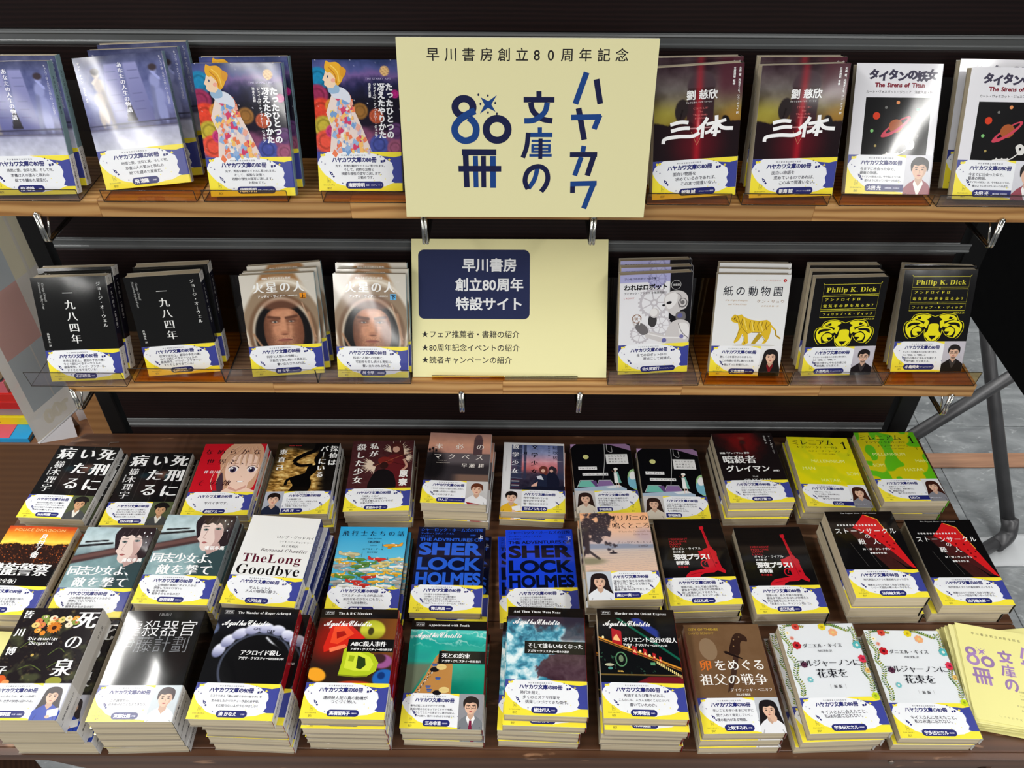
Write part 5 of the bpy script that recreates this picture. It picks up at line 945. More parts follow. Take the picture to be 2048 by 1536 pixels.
@design('thin_kanji', 'black paperback with wide thin white kanji', (16, 16, 17), (130, 130, 130), '', lines=['>この器官から、', '>目を背けることなどできない。'], name='斉藤壮馬', note='（声優）', size=4.4, x0=19, y0=20, port=dict(bg=(206, 216, 222), cloth=(232, 238, 240), w=34, big=1.2, hair=(54, 34, 40)), pill=29)
def _(A):
    bg(A, flat((18, 18, 18)), 4); A.text('［新版］', 52, 6, 5.4, (130, 130, 130), 'm', 'c', pitch=1.1); A.text('虐殺器官', 52, 27, 26.5, (226, 226, 228), 'l', 'c', sx=.94, pitch=.98); A.text('伊藤計劃', 49, 51, 26, (120, 122, 126), 'l', 'c', sx=.94, pitch=.98)
def christie(A, en, box_, jp, tr, boxed=True, sig_black=True, poirot=True):
    W_ = (240, 240, 240); A.rect(0, 0, 106, 14.5, (16, 15, 16))
    if poirot: A.line([(6, 4), (18, 4), (18, 9), (6, 9)], .35, (200, 200, 200), closed=True); A.text('ポアロ', 12, 6.6, 3.3, (220, 220, 220), 'b', 'c')
    A.text(SB(en), 24 if poirot else 8, 6.8, 5., W_, 's', 'l', sx=1.0)
    A.text(SC_('AgathaChristie'), 8, 21.8, 12.4, (244, 244, 244), 'S', 'l', sx=.80, sh=.12)
    x, y = box_
    if boxed: A.rect(x, y-7, 106, y+12, (18, 17, 18))
    A.text(jp, x+4, y, 8.2 if len(jp) < 11 else 7.6, W_, 'M', 'l', pitch=.94, sx=1 if len(jp) < 10 else .94); A.text('アガサ・クリスティー', x+4, y+8, 4.3, W_, 'b', 'l', pitch=.92); A.text(tr, x+43, y+8.2, 3.5, W_, 'g', 'l', pitch=.95)
@design('rotary_dial', 'black paperback with blurred pearly dial holes', (160, 22, 34), (236, 236, 236), 'アクロイド殺し', lines=['<ミステリ史上「最も油断できない語り手」を', '><生み出したクリスティー作品の金字塔。', '>>><まだ知らない人がうらやましい！'], name='湊 かなえ', note='（作家）', size=4.9, x0=21, pill=35)
def _(A):
    def f(X, Y):
        c = C(X, (15, 15, 17)); d = np.hypot(X-66, (Y-84)); c = over(c, (1-sst(abs(d-46), .5, 2.6))*.7*sst(d-(X*.1), 0, 30), (120, 130, 160)); c = over(c, sst(d, 44, 48)*(1-sst(d, 70, 74))*.5, (10, 10, 12))
        for i in range(10):
            a = 3.5+i*.31; cx, cy = 66+56*math.cos(a), 82+52*math.sin(a); v = grad(Y-cy, [(-8, (236, 238, 250)), (0, (188, 190, 216)), (8, (120, 124, 160))]); c = over(c, mell(X, Y, cx, cy, 10.5, 7.6, .14, a+math.pi/2), v)
        c = over(c, mell(X, Y, -1, 32, 6, 8, .3), (90, 100, 130)); c = over(c, mseg(X, Y, 72, 44, 92, 62, 2.4, 3), (220, 222, 230)); return over(c, mell(X, Y, 66, 84, 38, 34, .03), (14, 14, 16))
    bg(A, f, 1.); A.text('GHI', 56, 31, 6, (70, 74, 100), 'b', 'c'); A.text('DEF', 75, 34, 6, (30, 32, 44), 'b', 'c'); A.text('ABC', 92, 46, 6, (30, 32, 44), 'b', 'c'); christie(A, 'The Murder of Roger Ackroyd', (38, 66), 'アクロイド殺し', '羽田詩津子訳', boxed=False)
@design('plastic_letters', 'paperback with glowing plastic letter shapes', (160, 22, 34), (236, 236, 236), 'ABC殺人事件', lines=['連続殺人犯の真の動機が', '>>>つくづく怖い。'], name='高橋留美子', note='（漫画家）', size=5.2, x0=25, y0=20, pill=33)
def _(A):
    bg(A, lambda X, Y: over(grad(X+Y*.2, [(0, (54, 28, 22)), (60, (60, 40, 26)), (106, (110, 66, 30))]), sst(Y, 60, 90)*.8, (36, 26, 24)), 2)
    def g(X, Y):
        c = grad(X+Y*.2, [(0, (54, 28, 22)), (60, (60, 40, 26)), (106, (120, 70, 30))]); c = over(c, sst(Y, 60, 90)*.8, (36, 26, 24)); c = over(c, mell(X, Y, 24, 44, 26, 32, .5, .4)*.8, (150, 26, 18))
        c = over(c, mell(X, Y, 74, 32, 17, 15, .1, .2), grad(Y, [(18, (170, 176, 40)), (32, (206, 204, 60)), (46, (130, 124, 30))])); c = over(c, mell(X, Y, 72, 34, 4, 6, .2), (60, 56, 20)); c = over(c, mell(X, Y, 92, 78, 14, 10, .15), (150, 84, 140)); c = over(c, mell(X, Y, 88, 74, 9, 7, .2), (60, 36, 40)); c = over(c, mell(X, Y, 98, 102, 15, 13, .1), (34, 96, 176)); c = over(c, mell(X, Y, 94, 98, 5, 5, .2), (20, 50, 110))
        c = over(c, mell(X, Y, 10, 98, 13, 9, .12, .4), (236, 160, 40)); c = over(c, mell(X, Y, 60, 110, 22, 4, .2), (190, 60, 30)); return c
    A.grid(0, 14, 106, 111, g, 1.); A.poly([(18, 26), (40, 22), (66, 44), (44, 56), (30, 60), (14, 66), (12, 58)], (206, 38, 26)); A.poly([(22, 28), (38, 26), (50, 38), (30, 54), (20, 52)], (232, 74, 40)); A.poly([(20, 60), (40, 54), (44, 58), (22, 66)], (244, 120, 80)); A.poly([(26, 36), (36, 34), (40, 40), (28, 46)], (160, 20, 16))
    A.poly([(40, 62), (46, 56), (60, 60), (80, 68), (88, 80), (86, 92), (74, 100), (60, 100), (38, 98), (40, 80)], (176, 196, 36)); A.poly([(46, 60), (60, 64), (76, 72), (82, 82), (78, 92), (58, 92), (44, 88)], (206, 220, 60)); A.poly([(60, 70), (70, 74), (72, 84), (66, 90), (60, 88)], (40, 60, 24)); A.poly([(49, 70), (56, 71), (55, 79), (48, 78)], (150, 170, 30)); A.line([(38, 98), (60, 100), (76, 99)], 2, (120, 130, 30))
    christie(A, 'The A B C Murders', (44, 53), 'ABC殺人事件', '堀内静子訳')
@design('turquoise_coast', 'turquoise paperback of a beach jetty from above', (160, 22, 34), (236, 236, 236), '死との約束', lines=['<事件が起こるまでのワクワク感。', '<真相が明らかになっていくドキドキ感。', '>><そしてラストのあまりに意外な犯人。', '>><ポアロ物で、僕がいちばん好きな作品です。'], name='三谷幸喜', note='（劇作家）', size=4.5, x0=13, y0=17, port=dict(bg=(150, 150, 156), cloth=(120, 124, 130), collar=(238, 238, 240), tie=(120, 30, 60), glasses=1, w=32, big=1.15, hair=(44, 36, 34)), pill=29)
def _(A):
    def f(X, Y):
        n = noise2(X, Y, .07, 71); c = grad(Y+n*16, [(10, (44, 176, 172)), (24, (90, 206, 196)), (40, (30, 160, 150)), (70, (40, 170, 146)), (111, (14, 116, 96))]); c = over(c, sst(np.sin(Y*.5+n*12-X*.03), .8, 1)*(1-sst(Y, 30, 44))*.7, (206, 232, 224)); c = over(c, sst(X, 66, 106)*sst(Y, 50, 80)*.6, (10, 150, 120)); c = over(c, (1-sst(X+Y*.0-(44-(Y-46)*.55), -2, 3))*sst(Y, 62, 70)*.8, (120, 104, 84)); return over(c, (1-sst(X-(40-(Y-46)*.4), -14, 4))*(1-sst(Y, 56, 70))*sst(Y, 40, 56)*.5, (40, 140, 140))
    bg(A, f, 1.); A.poly([(46, 46), (58, 47), (62, 70), (62, 111), (12, 111), (26, 84), (38, 56)], (186, 132, 70)); R = random.Random(2)
    for i in range(120): t = R.random(); x = 48-34*t**1.1+R.random()*5-2; y = 46+64*t+R.random()*2; s = .8+R.random(); A.poly([(x, y), (x+s, y-.3), (x+s*1.1, y+s), (x+.2, y+s)], R.choice([(40, 36, 36), (214, 204, 186), (120, 104, 90), (60, 56, 54), (180, 160, 130)]))
    for x, y in ((36, 71), (42, 104)): A.ell(x+2, y+4, 6, 3.4, (26, 22, 26)); A.ell(x+11, y, 7, 4.4, (226, 200, 130)); A.line([(x+5, y), (x+17, y)], .3, (170, 140, 80))
    for x, y in ((34, 66), (40, 86), (28, 98), (30, 103)): A.rect(x, y, x+7, y+2, (50, 84, 150)); A.rect(x+1, y+2.4, x+6, y+4, (70, 110, 170))
    christie(A, 'Appointment with Death', (42, 54), '死との約束', '高橋 豊訳')
@design('sea_rocks', 'blue-white paperback of surf over dark rocks', (160, 22, 34), (236, 236, 236), 'そして誰もいなくなった', lines=['>時代を超え、', '>>多くのミステリ作家を', '>>>挑発しつづけてきた傑作。'], name='綾辻行人', note='（作家）', size=4.9, x0=16, pill=34)
def _(A):
    def f(X, Y):
        n = noise2(X, Y, .045, 83, 6); m = noise2(X+20*n, Y-14*n, .1, 5, 6); c = grad(m, [(.25, (40, 90, 116)), (.42, (70, 150, 176)), (.55, (150, 200, 214)), (.7, (226, 238, 240))]); c = over(c, 1-sst(Y-X*.05-n*46, -6, 6), (56, 46, 60)); c = over(c, sst(X-(92-n*30), 0, 6)*(1-sst(Y, 46, 56))*.8, (44, 40, 56)); c = over(c, sst((1-np.hypot((X-96)/56, (Y-92)/28))+(m-.5)*.5, 0, .06), np.array((74, 52, 62))+((m-.5)*60)[..., None]); return c
    bg(A, f, .9); christie(A, 'And Then There Were None', (24, 59), 'そして誰もいなくなった', '青木久惠訳', poirot=False)
@design('night_train', 'black paperback of a lamplit night train', (160, 22, 34), (236, 236, 236), 'オリエント急行の殺人', lines=['>>再読するたび驚きがある。', '<こんなにも、人が人を裁くことについて', '>>>>書いていたのか。'], name='米澤穂信', note='（作家）', size=4.7, x0=20, pill=34)
def _(A):
    def f(X, Y):
        c = C(X, (14, 16, 18)); n = noise2(X, Y, .3, 91); e = 44+X*.42; c = over(c, (1-sst(abs(Y-e), .8, 1.6)), (226, 150, 50)); c = over(c, (1-sst(abs(Y-e-3.2), .3, .8)), (180, 120, 50)); c = over(c, mseg(X, Y, 24, 12, 106, 76, 3, 1.5)*sst(X, 20, 30), (20, 100, 76)); c = over(c, sst(Y-(X*.78-14), -18, -14)*(1-sst(Y-(X*.78-14), -5, -2))*sst(X, 44, 50)*(1-sst(X, 78, 84)), (40, 56, 140))
        c = over(c, sst(n, .66, .8)*sst(Y, e+16, e+20)*(1-sst(Y, 96, 100))*.6, (80, 150, 110)); c = over(c, sst(X-70-(Y-96)*-2, 0, 2)*sst(Y, 99, 101), (110, 26, 34)); c = over(c, (1-sst(abs(Y-98), .3, .8)), (150, 120, 60)); return c
    bg(A, f, .95)
    for x, y, w, h in ((18, 30, 13, 22), (44, 56, 6, 12), (58, 60, 5, 11), (70, 66, 4, 9), (78, 71, 3, 8)): A.poly([(x, y), (x+w, y+w*.35), (x+w, y+h+w*.35), (x, y+h)], (176, 32, 40)); A.poly([(x+w*.2, y+h*.6), (x+w*.5, y+h*.4), (x+w*.9, y+h*.9), (x+w*.1, y+h*.8)], (250, 190, 130))
    for x, y in ((6, 44), (40, 58), (54, 64), (66, 70)): A.ell(x, y, 1.6, 2, (250, 236, 180))
    A.line([(28+7*math.cos(a), 76+10*math.sin(a)) for a in np.linspace(0, 6, 20)], 1.6, (90, 140, 100), closed=True); A.ell(28, 75, 3, 5, (110, 130, 100)); A.ell(12, 84, 6, 2, (190, 190, 160)); A.ell(13, 89, 3, 2, (80, 150, 140)); A.text('GRILL', 26, 93, 3, (220, 180, 90), 'b', 'c')
    for i in range(14): A.rect(74+i*2.3, 78+i*1.5, 75.4+i*2.3, 82+i*1.5, (226, 206, 130))
    A.rect(66, 80, 72, 84, (90, 150, 110)); christie(A, 'Murder on the Orient Express', (28, 47), 'オリエント急行の殺人', '山本やよい訳', boxed=False)
@design('knife', 'brown paperback with a dark knife', (120, 60, 52), (230, 220, 200), '', lines=['辛いことを辛いままにせずに', '>受け入れて肯定していく。', '>魂の魅力がある物語。'], name='上坂すみれ', note='（声優）', size=4.5, x0=19, port=dict(bg=(196, 200, 206), cloth=(230, 230, 234), w=32, long=1.15, big=1.1, hair=(30, 24, 26), prop='hand'), pill=28)
def _(A):
    bg(A, lambda X, Y: over(C(X, (112, 84, 58))+(noise2(X, Y, .1, 4)[..., None]-.5)*14, sst(noise2(X*.6, Y, .9, 12, 2), .93, .97)*.6, (190, 160, 120)), 1.6); A.ell(28, 38, 12, 17, (140, 116, 90), -.1)
    A.poly([(62, 44), (70, 40), (64, 62), (56, 84), (50, 96), (42, 102), (46, 90), (52, 74)], (62, 42, 34)); A.poly([(48, 42), (52, 41), (72, 52), (72, 54), (50, 45)], (34, 22, 20)); A.blob([(56, 42), (62, 26), (68, 16), (76, 14), (84, 20), (84, 27), (78, 26), (74, 30), (70, 46), (62, 46)], (48, 30, 24))
    for p in ((66, 24), (64, 34), (74, 20)): A.ell(*p, 1, 1, (150, 116, 80), n=8)
    W_ = (244, 242, 238); A.text('CITY OF THIEVES', 5, 7.5, 4.9, (196, 166, 50), 'g', 'l', sx=1.12); A.text('DAVID BENIOFF', 5, 13.5, 4.4, (180, 150, 60), 's', 'l', sx=1.12); A.text('卵', 20, 62, 17, (222, 116, 40), 'm', 'c'); A.text('をめぐる', 66, 62, 17, W_, 'g', 'c', pitch=1.02); A.text('祖父の戦争', 54, 83, 17.6, W_, 'm', 'c', pitch=1.04); A.text('デイヴィッド・ベニオフ', 74, 98, 4.8, W_, 'm', 'c', pitch=1.06); A.text('田口俊樹訳', 62, 104.5, 3.7, W_, 'm', 'c', pitch=1.02)
@design('flower_border', 'white paperback with a border of painted flowers', (226, 226, 226), (60, 80, 60), 'アルジャーノンに花束を', lines=['キイスさんに会えたこと、', '>私は永遠に忘れない。'], name='宇多田ヒカル', note='（音楽家）', size=5.4, x0=22, y0=19.5, pill=30)
def _(A):
    bg(A, flat((226, 230, 234)), 4); R = random.Random(12); G = [(104, 136, 50), (140, 160, 70), (70, 104, 60), (150, 150, 60)]
    def stem(p):
        A.line(p, .5, (110, 120, 60), curve=True); Q = smooth_path([(a, b, 0) for a, b in p], 5)
        for i, q in enumerate(Q[1:-1]):
            for s in (-1, 1):
                a = R.random()*.8+.3; x, y = q.x+s*2.2, q.y-1.4; A.ell(x, y, 2.1, .95, R.choice(G), -s*a, n=8)
    for p in ([(6, 4), (3, 20), (9, 34), (4, 48)], [(4, 48), (10, 62), (5, 78), (9, 94), (6, 108)], [(100, 6), (103, 22), (99, 36)], [(102, 60), (98, 74), (103, 88), (100, 104)], [(60, 4), (72, 3), (84, 8), (96, 14)], [(8, 4), (22, 3), (34, 6)]): stem(p)
    for x, y, r, k, c in ((24, 4, 5.5, (206, 74, 60), (150, 40, 40)), (61, 5, 5.5, (226, 206, 40), (190, 160, 30)), (74, 14, 6, (236, 170, 120), (230, 200, 120)), (18, 33, 6, (190, 36, 44), (90, 20, 30)), (20, 62, 4.6, (90, 50, 70), (60, 30, 50)), (101, 34, 6, (90, 180, 184), (220, 230, 220)), (102, 55, 6, (214, 56, 80), (150, 30, 60)), (103, 72, 4, (226, 190, 110), (190, 140, 70)), (101, 108, 5, (196, 214, 40), (140, 160, 40)), (10, 14, 3.4, (244, 240, 220), (220, 180, 70)), (22, 84, 4, (120, 190, 196), (230, 230, 220)), (14, 22, 3, (226, 160, 140), (190, 90, 90))):
        for i in range(7): a = i*2*math.pi/7; A.ell(x+r*.5*math.cos(a), y+r*.5*math.sin(a), r*.55, r*.45, k, a, n=9)
        A.ell(x, y, r*.36, r*.36, c, n=10)
    K = (30, 30, 38); A.text('ダニエル・キイス', 53, 34, 7., K, 'm', 'c', pitch=1.0, sx=.98); A.text('小尾芙佐 訳', 54, 42, 3.8, (60, 60, 70), 'm', 'c'); A.text('アルジャーノンに', 54, 60, 11.2, K, 'm', 'c', pitch=.96); A.text('花束を', 54, 75, 14.4, K, 'm', 'c', pitch=1.0); A.text('新 版', 56, 94, 4.8, K, 'm', 'c', pitch=1.1); A.line([(46, 91), (46, 97)], .3, (150, 150, 150)); A.line([(66, 91), (66, 97)], .3, (150, 150, 150))
# ------------------------------------------------------------------ the shop floor
FZ = -1.72; ZT = -1.0795; ZS = -.528; ZM = -.832
fl = box('floor', -3.2, 3.8, -.6, 5.2, FZ-.05, FZ-.004, noise_mat('floor_joint', [(.3, (52, 54, 56)), (.7, (60, 62, 64))], 20, .8), b=.002); fl['kind'] = 'structure'
_tm = {}
def tile_mesh(w, d):
    if (w, d) not in _tm:
        V, F = bevel_box(-w/2, w/2, -d/2, d/2, 0, .004, .0012); _tm[(w, d)] = fix(mesh('tile', V, F)); _tm[(w, d)].materials.append(M['tile'])
    return _tm[(w, d)]
TS = .45
for i in range(-5, 7):
    for j in range(-1, 11):
        x, y = .985+i*TS, .18+j*TS
        if not (x > .45 and y > .4 or x < -.45 or y < .5): continue
        if x < -.45 and y > 2.4: continue
        o = bpy.data.objects.new('tile', tile_mesh(TS-.0016, TS-.0016)); COL.objects.link(o); o.parent = fl
        o.location = (x-fl.location.x, y-fl.location.y, FZ-.004-fl.location.z)
tr = box('trim_1', .62, 2.9, 1.592, 1.646, FZ, FZ+.006, noise_mat('worn_floor_strip', [(.3, (120, 84, 60)), (.7, (150, 110, 82))], 9, .5, (.6, 12, 12)), b=.002); tr['kind'] = 'structure'
tr.rotation_euler.z = .012

# ------------------------------------------------------------------ slatwall rack
rack = tag(empty('slatwall_rack', (0, 1.09, FZ)), 'dark wood slatwall rack with grey metal rails behind the book shelves', 'display rack')
RY = 1.072
def part(o): reparent(o, rack); return o
for zc in (-.373, -.676, -1.052):                        # the rail lips seen between the boards
    pr = [(RY-.001, zc+.0078), (RY-.0025, zc+.0078), (RY-.003, zc+.006), (RY-.0012, zc+.004), (RY-.001, zc-.003), (RY-.0026, zc-.0046), (RY-.0024, zc-.0064), (RY-.001, zc-.0064)]
    part(strip_x('rail', pr, -.689, .690 if zc > -1 else .672, .001, M['alu']))
    part(box('rail_back', -.69, .673, RY-.001, RY+.004, zc-.0095, zc+.0095, M['alu'], b=.0005))
for z0, z1 in ((-1.30, -1.0615), (-1.0425, -.6855), (-.6665, -.3825), (-.3635, .15)):
    part(box('back_panel', -.69, .673, RY-.002, RY+.018, z0, z1, M['slat'], b=.002))
for x0, x1 in ((-.729, -.700), (.684, .719)): part(box('post', x0, x1, 1.0705, 1.11, FZ, .2, M['black'], b=.002))
part(box('foot_beam', -.729, .719, 1.071, 1.11, FZ, FZ+.05, M['black'], b=.002))

# ------------------------------------------------------------------ two pine shelves with their wire brackets
def shelf(z, x0, x1, seams, label):
    s = tag(empty('shelf', ((x0+x1)/2, 1.0, z-.024)), label, 'shelf'); rows = ((.937, .967), (.9672, .997), (.9972, 1.027), (1.0272, 1.056))
    for r, (ya, yb) in enumerate(rows):
        cuts = [x0]+[c+(0 if r == 0 else .11*((r*7) % 3-1)) for c in seams]+[x1]
        for a, b in zip(cuts[:-1], cuts[1:]):
            o = box('stave', a, b, ya, yb, z-.024, z, M['pine'], b=.0004 if r else .0006); reparent(o, s)
    return s
shelf(ZS, -.705, .705, (-.525, -.205, .10, .385), 'upper pine shelf with finger joints carrying the top row of books')
shelf(ZM, -.673, .705, (-.36, -.012, .26, .47), 'lower pine shelf with finger joints carrying the middle row of books')
def bracket(x, z, label):
    b = tag(empty('shelf_bracket', (x, RY, z-.064)), label, 'bracket', 'wire brackets under the shelves'); r = .0021
    for dx in (-.0021, .0021):
        o = tube('wire', rounded([(x+dx, .9335, z-.0185), (x+dx, .9335, z-.060), (x+dx, RY-.006, z-.066)], .006), r, M['chrome']); reparent(o, b)
    o = tube('wire_tip', [(x-.0021, .9335, z-.0185), (x, .9332, z-.017), (x+.0021, .9335, z-.0185)], r, M['chrome']); reparent(o, b)
    o = tube('stay', [(x, .941, z-.058), (x, .962, z-.026)], .0016, M['chrome']); reparent(o, b)
for x, z, w in ((-.607, ZS, 'far left end of the upper shelf'), (-.1125, ZS, 'upper shelf under the left half of the big sign'), (.105, ZS, 'upper shelf under the right half of the big sign'), (.628, ZS, 'upper shelf at its right end'), (-.667, ZM, 'left end of the lower shelf'), (-.075, ZM, 'lower shelf just left of centre'), (.1055, ZM, 'lower shelf right of centre'), (.672, ZM, 'right end of the lower shelf')):
    bracket(x, z, 'chromed wire bracket at the '+w if 'end' in w else 'chromed wire bracket below the '+w)

# ------------------------------------------------------------------ the varnished table
tb = tag(empty('display_table', (-.03, .79, FZ)), 'low dark brown varnished plank table covered with stacks of books', 'table')
for y0, y1 in ((.492, .6835), (.6845, .8735), (.8745, 1.069)):
    l0 = -.815+(.0 if y0 < .8 else .002)
    if y0 > .85:
        V2 = [(-.811, y0), (.745, y0), (.745, y1+.0), (-.775, y1), (-.80, y1-.03)]
        n = 5; V = [(x, y, ZT) for x, y in V2]+[(x, y, ZT-.028) for x, y in V2]; F = [list(range(5)), list(range(9, 4, -1))]+[[i, (i+1) % 5, 5+(i+1) % 5, 5+i] for i in range(5)]
        o = link('plank', fix(mesh('plank', V, F)), M['walnut'])
    else: o = box('plank', -.811, .748, y0, y1, ZT-.028, ZT, M['walnut'], b=.0016)
    reparent(o, tb)
prof = [(-.811, ZT), (.748, ZT), (.748, -1.098), (.622, -1.098), (.592, -1.125), (.566, -1.125), (.556, -1.105), (.482, -1.105), (.462, -1.114), (.42, -1.19), (-.5, -1.19), (-.552, -1.122), (-.602, -1.094), (-.70, -1.0935), (-.811, -1.0935)]
reparent(prism_xz('apron', prof, .470+.012, .4915, M['walnut']), tb)
for x in (-.74, .68):
    for y in (.52, 1.0): reparent(box('leg', x-.03, x+.03, y-.025, y+.035, FZ, ZT-.028, M['walnut'], b=.003), tb)
reparent(box('rear_rail', -.77, .71, 1.0, 1.02, ZT-.12, ZT-.028, M['walnut']), tb)
def dome(name, x, y, z, r, m):
    V, F = [(0, -r*.55, 0)], []
    for i in (1, 2, 3):
        a = i*math.pi/6
        for k in range(12): q = 2*math.pi*k/12; V.append((r*math.sin(a)*math.cos(q), -r*.55*math.cos(a), r*math.sin(a)*math.sin(q)))
    for k in range(12):
        F.append([0, 1+k, 1+(k+1) % 12])
        for i in (0, 1): F.append([1+i*12+k, 13+i*12+k, 13+i*12+(k+1) % 12, 1+i*12+(k+1) % 12])
    return link(name, fix(mesh(name, V, F, True)), m, None, (x, y, z))
reparent(dome('screw_head', .499, .4815, -1.0855, .0042, M['screw']), tb)
reparent(tube('staple', rounded([(-.722, 1.035, ZT-.001), (-.722, 1.044, ZT+.0015), (-.706, 1.046, ZT+.0015)], .003), .0006, M['screw']), tb)

# ------------------------------------------------------------------ acrylic book stands
def book_rest(x0, x1, zs, yl, tint, label, yb=None):
    lh, lf = (.0158, .002) if zs == ZS else (.0285, .0035)
    yl += .005 if zs == ZS else .0055
    s = tag(empty('book_stand', ((x0+x1)/2, 1.0, zs)), label, 'book stand')
    z = zs+.0009; yb = yb or yl+.105
    pr = rounded([(0, yl-lf, z+lh), (0, yl, z), (0, yb-.022, z), (0, yb, z+.112)], .0018, 3)
    reparent(strip_x('acrylic_sheet', [(p.y, p.z) for p in pr], x0, x1, .0014, M[tint]), s)
    reparent(tube('lip_edge', [(x0, yl-lf, z+lh+.0004), (x1, yl-lf, z+lh+.0004)], .00055, M['edge'], seg=6), s)
    reparent(tube('front_fold', [(x0, yl-.0006, z-.0002), (x1, yl-.0006, z-.0002)], .00055, M['edge'], seg=6), s)
    for x in (x0, x1): reparent(tube('side_edge', [(x, yl-lf, z+lh+.0004), (x, yl, z), (x, yb-.022, z), (x, yb, z+.112)], .0005, M['edge'], seg=6), s)
T_ = [(-.668, -.544, 'smoke', .929, 'at the far left of the upper shelf'), (-.514, -.397, 'amber', .9285, 'under the second stack of misty blue-grey books'), (-.388, -.282, 'amber', .930, 'second left of the big yellow sign'), (-.238, -.128, 'amber', .930, 'partly behind the left edge of the big sign'), (.170, .275, 'amber', .929, 'just right of the big yellow sign'), (.290, .399, 'amber', .930, 'under the second pile of red-beam books'), (.413, .529, 'amber', .930, 'under the left ringed-planet book'), (.536, .662, 'smoke', .929, 'at the right end of the upper shelf')]
for i, (x0, x1, t, y, w) in enumerate(T_): book_rest(x0, x1, ZS, y, t, ('smoky clear' if t == 'smoke' else 'amber tinted')+' acrylic book stand '+w, {1: 1.052, 7: 1.066}.get(i))
M_ = [(-.716, -.573, 'smoke', .917, 'overhanging the left end of the lower shelf'), (-.566, -.429, 'amber', .927, 'under the second pair of black numeral books'), (-.428, -.290, 'smoke', .927, 'under the helmet books with the orange square'), (-.289, -.150, 'smoke', .927, 'just left of the smaller yellow sign'), (.146, .282, 'smoke', .927, 'just right of the smaller yellow sign'), (.290, .418, 'amber', .928, 'under the folded tiger books'), (.421, .560, 'smoke', .929, 'under the left ram head books'), (.563, .699, 'amber', .930, 'at the right end of the lower shelf')]
for x0, x1, t, y, w in M_: book_rest(x0, x1, ZM, y, t, ('smoky clear' if t == 'smoke' else 'amber tinted')+' acrylic book stand '+w, y+.125)

# ------------------------------------------------------------------ the two yellow signs
CREAM = (230, 224, 174); DN = (16, 22, 66); MB = (18, 64, 132)
def title_strokes(A, S=lambda x, y: (x, y), k=1., c1=DN, c2=MB):
    """the lettering of the fair's logo, drawn stroke by stroke"""
    def L(p, c, w=6.8, cv=False): A.line([S(*q) for q in p], w*k, c, curve=cv)
    L([(216.4, 36.5), (205, 71.7)], c2); L([(228, 43.9), (234.1, 71.5)], c1)
    L([(209, 76.5), (217.5, 113.2)], c1); L([(200.7, 87.2), (236, 86.2)], c2, 6.4); L([(234.5, 84), (228.5, 100.6)], c2, 6.4)
    L([(201.2, 131), (234, 130.8)], c1, 6.2); L([(231, 129), (223.5, 156.7)], c1, 6.6); L([(217.5, 120.5), (216.5, 127.8)], c2, 6); L([(215, 134), (208, 156.7)], c2, 6)
    L([(206.1, 163.9), (206.4, 178.6)], c1, 6); L([(203.2, 167.1), (235.5, 166.2)], c2, 6.4); L([(232.6, 164), (221.2, 198.4)], c2, 6.6)
    L([(153, 70.3), (155.7, 80), (166, 88.7), (178.8, 91.3)], c1, 6.4, True); L([(172.2, 70.2), (169.2, 81.5), (157.6, 90.2), (145.7, 91.4)], c2, 6.4, True); L([(162.2, 57.5), (162.5, 67)], c1, 6); L([(144.6, 67.1), (180.5, 67)], c1, 6.2)
    L([(164.2, 98.8), (164.4, 107.2)], c2, 5); L([(152, 107.7), (179.4, 107.6)], c2, 5.4); L([(150.6, 105), (149, 121.6), (144.5, 135)], c1, 5.6, True)
    for y in (114.8, 119.9, 123.8, 127.6): L([(154.6, y), (177.4, y)], c2, 2.7)
    L([(156, 119), (156, 128.5)], c2, 3); L([(176.2, 119), (176.2, 128.5)], c2, 3); L([(152.3, 132.2), (179.3, 132)], c2, 3.4); L([(165.4, 112), (165.6, 136.4)], c1, 4.8)
    L([(162.6, 146.7), (159, 161.8), (151.8, 173)], c2, 5.6, True); L([(151.4, 174), (147.6, 164), (150.1, 153), (157, 147), (165.7, 145.8), (172.9, 150.5), (175.4, 160), (173, 169), (167.6, 177)], c1, 6, True)
    A.line([S(75+10.5*math.cos(a), 76+9.8*math.sin(a)) for a in np.linspace(-.1-math.pi*1.6, .5, 30)], 8.2*k, c1); A.line([S(*q) for q in [(88, 80), (79, 84), (68, 92), (63.2, 101), (66, 110), (75.4, 115), (86, 111), (89, 101), (86, 93), (80.5, 88)]], 8.*k, c2, curve=True)
    A.line([S(113.6+13*math.cos(a), 101.5+12.8*math.sin(a)) for a in np.linspace(0, 2*math.pi, 36)[:-1]], 8.4*k, c1, closed=True)
    A.poly([S(*q) for q in [(103.5, 69), (113.5, 62), (107, 72.6), (111.8, 81), (103, 76.6), (93.5, 83.4), (99, 73), (94.6, 64.6)]], c2)
    for q in ((103, 62.8), (111.5, 71), (103, 82), (94.2, 72.2), (113.4, 83.2), (92, 61.8)): A.ell(*S(*q), 1.1*k, 1.5*k, c1, n=8)
    L([(71.2, 128.6), (112.5, 128.6)], c1, 7.4); L([(75.5, 126), (76.2, 171.9)], c1, 6.8); L([(87.3, 133), (87.6, 171.9)], c2, 6); L([(97, 133), (97, 171.9)], c1, 6); L([(108.4, 133), (108.5, 172.4)], c2, 7); L([(66.6, 148.7), (118.4, 148.6)], c1, 7)
    L([(87.3, 133), (87.5, 145.1)], c2, 6); L([(108.4, 133), (108.5, 145.1)], c2, 7)
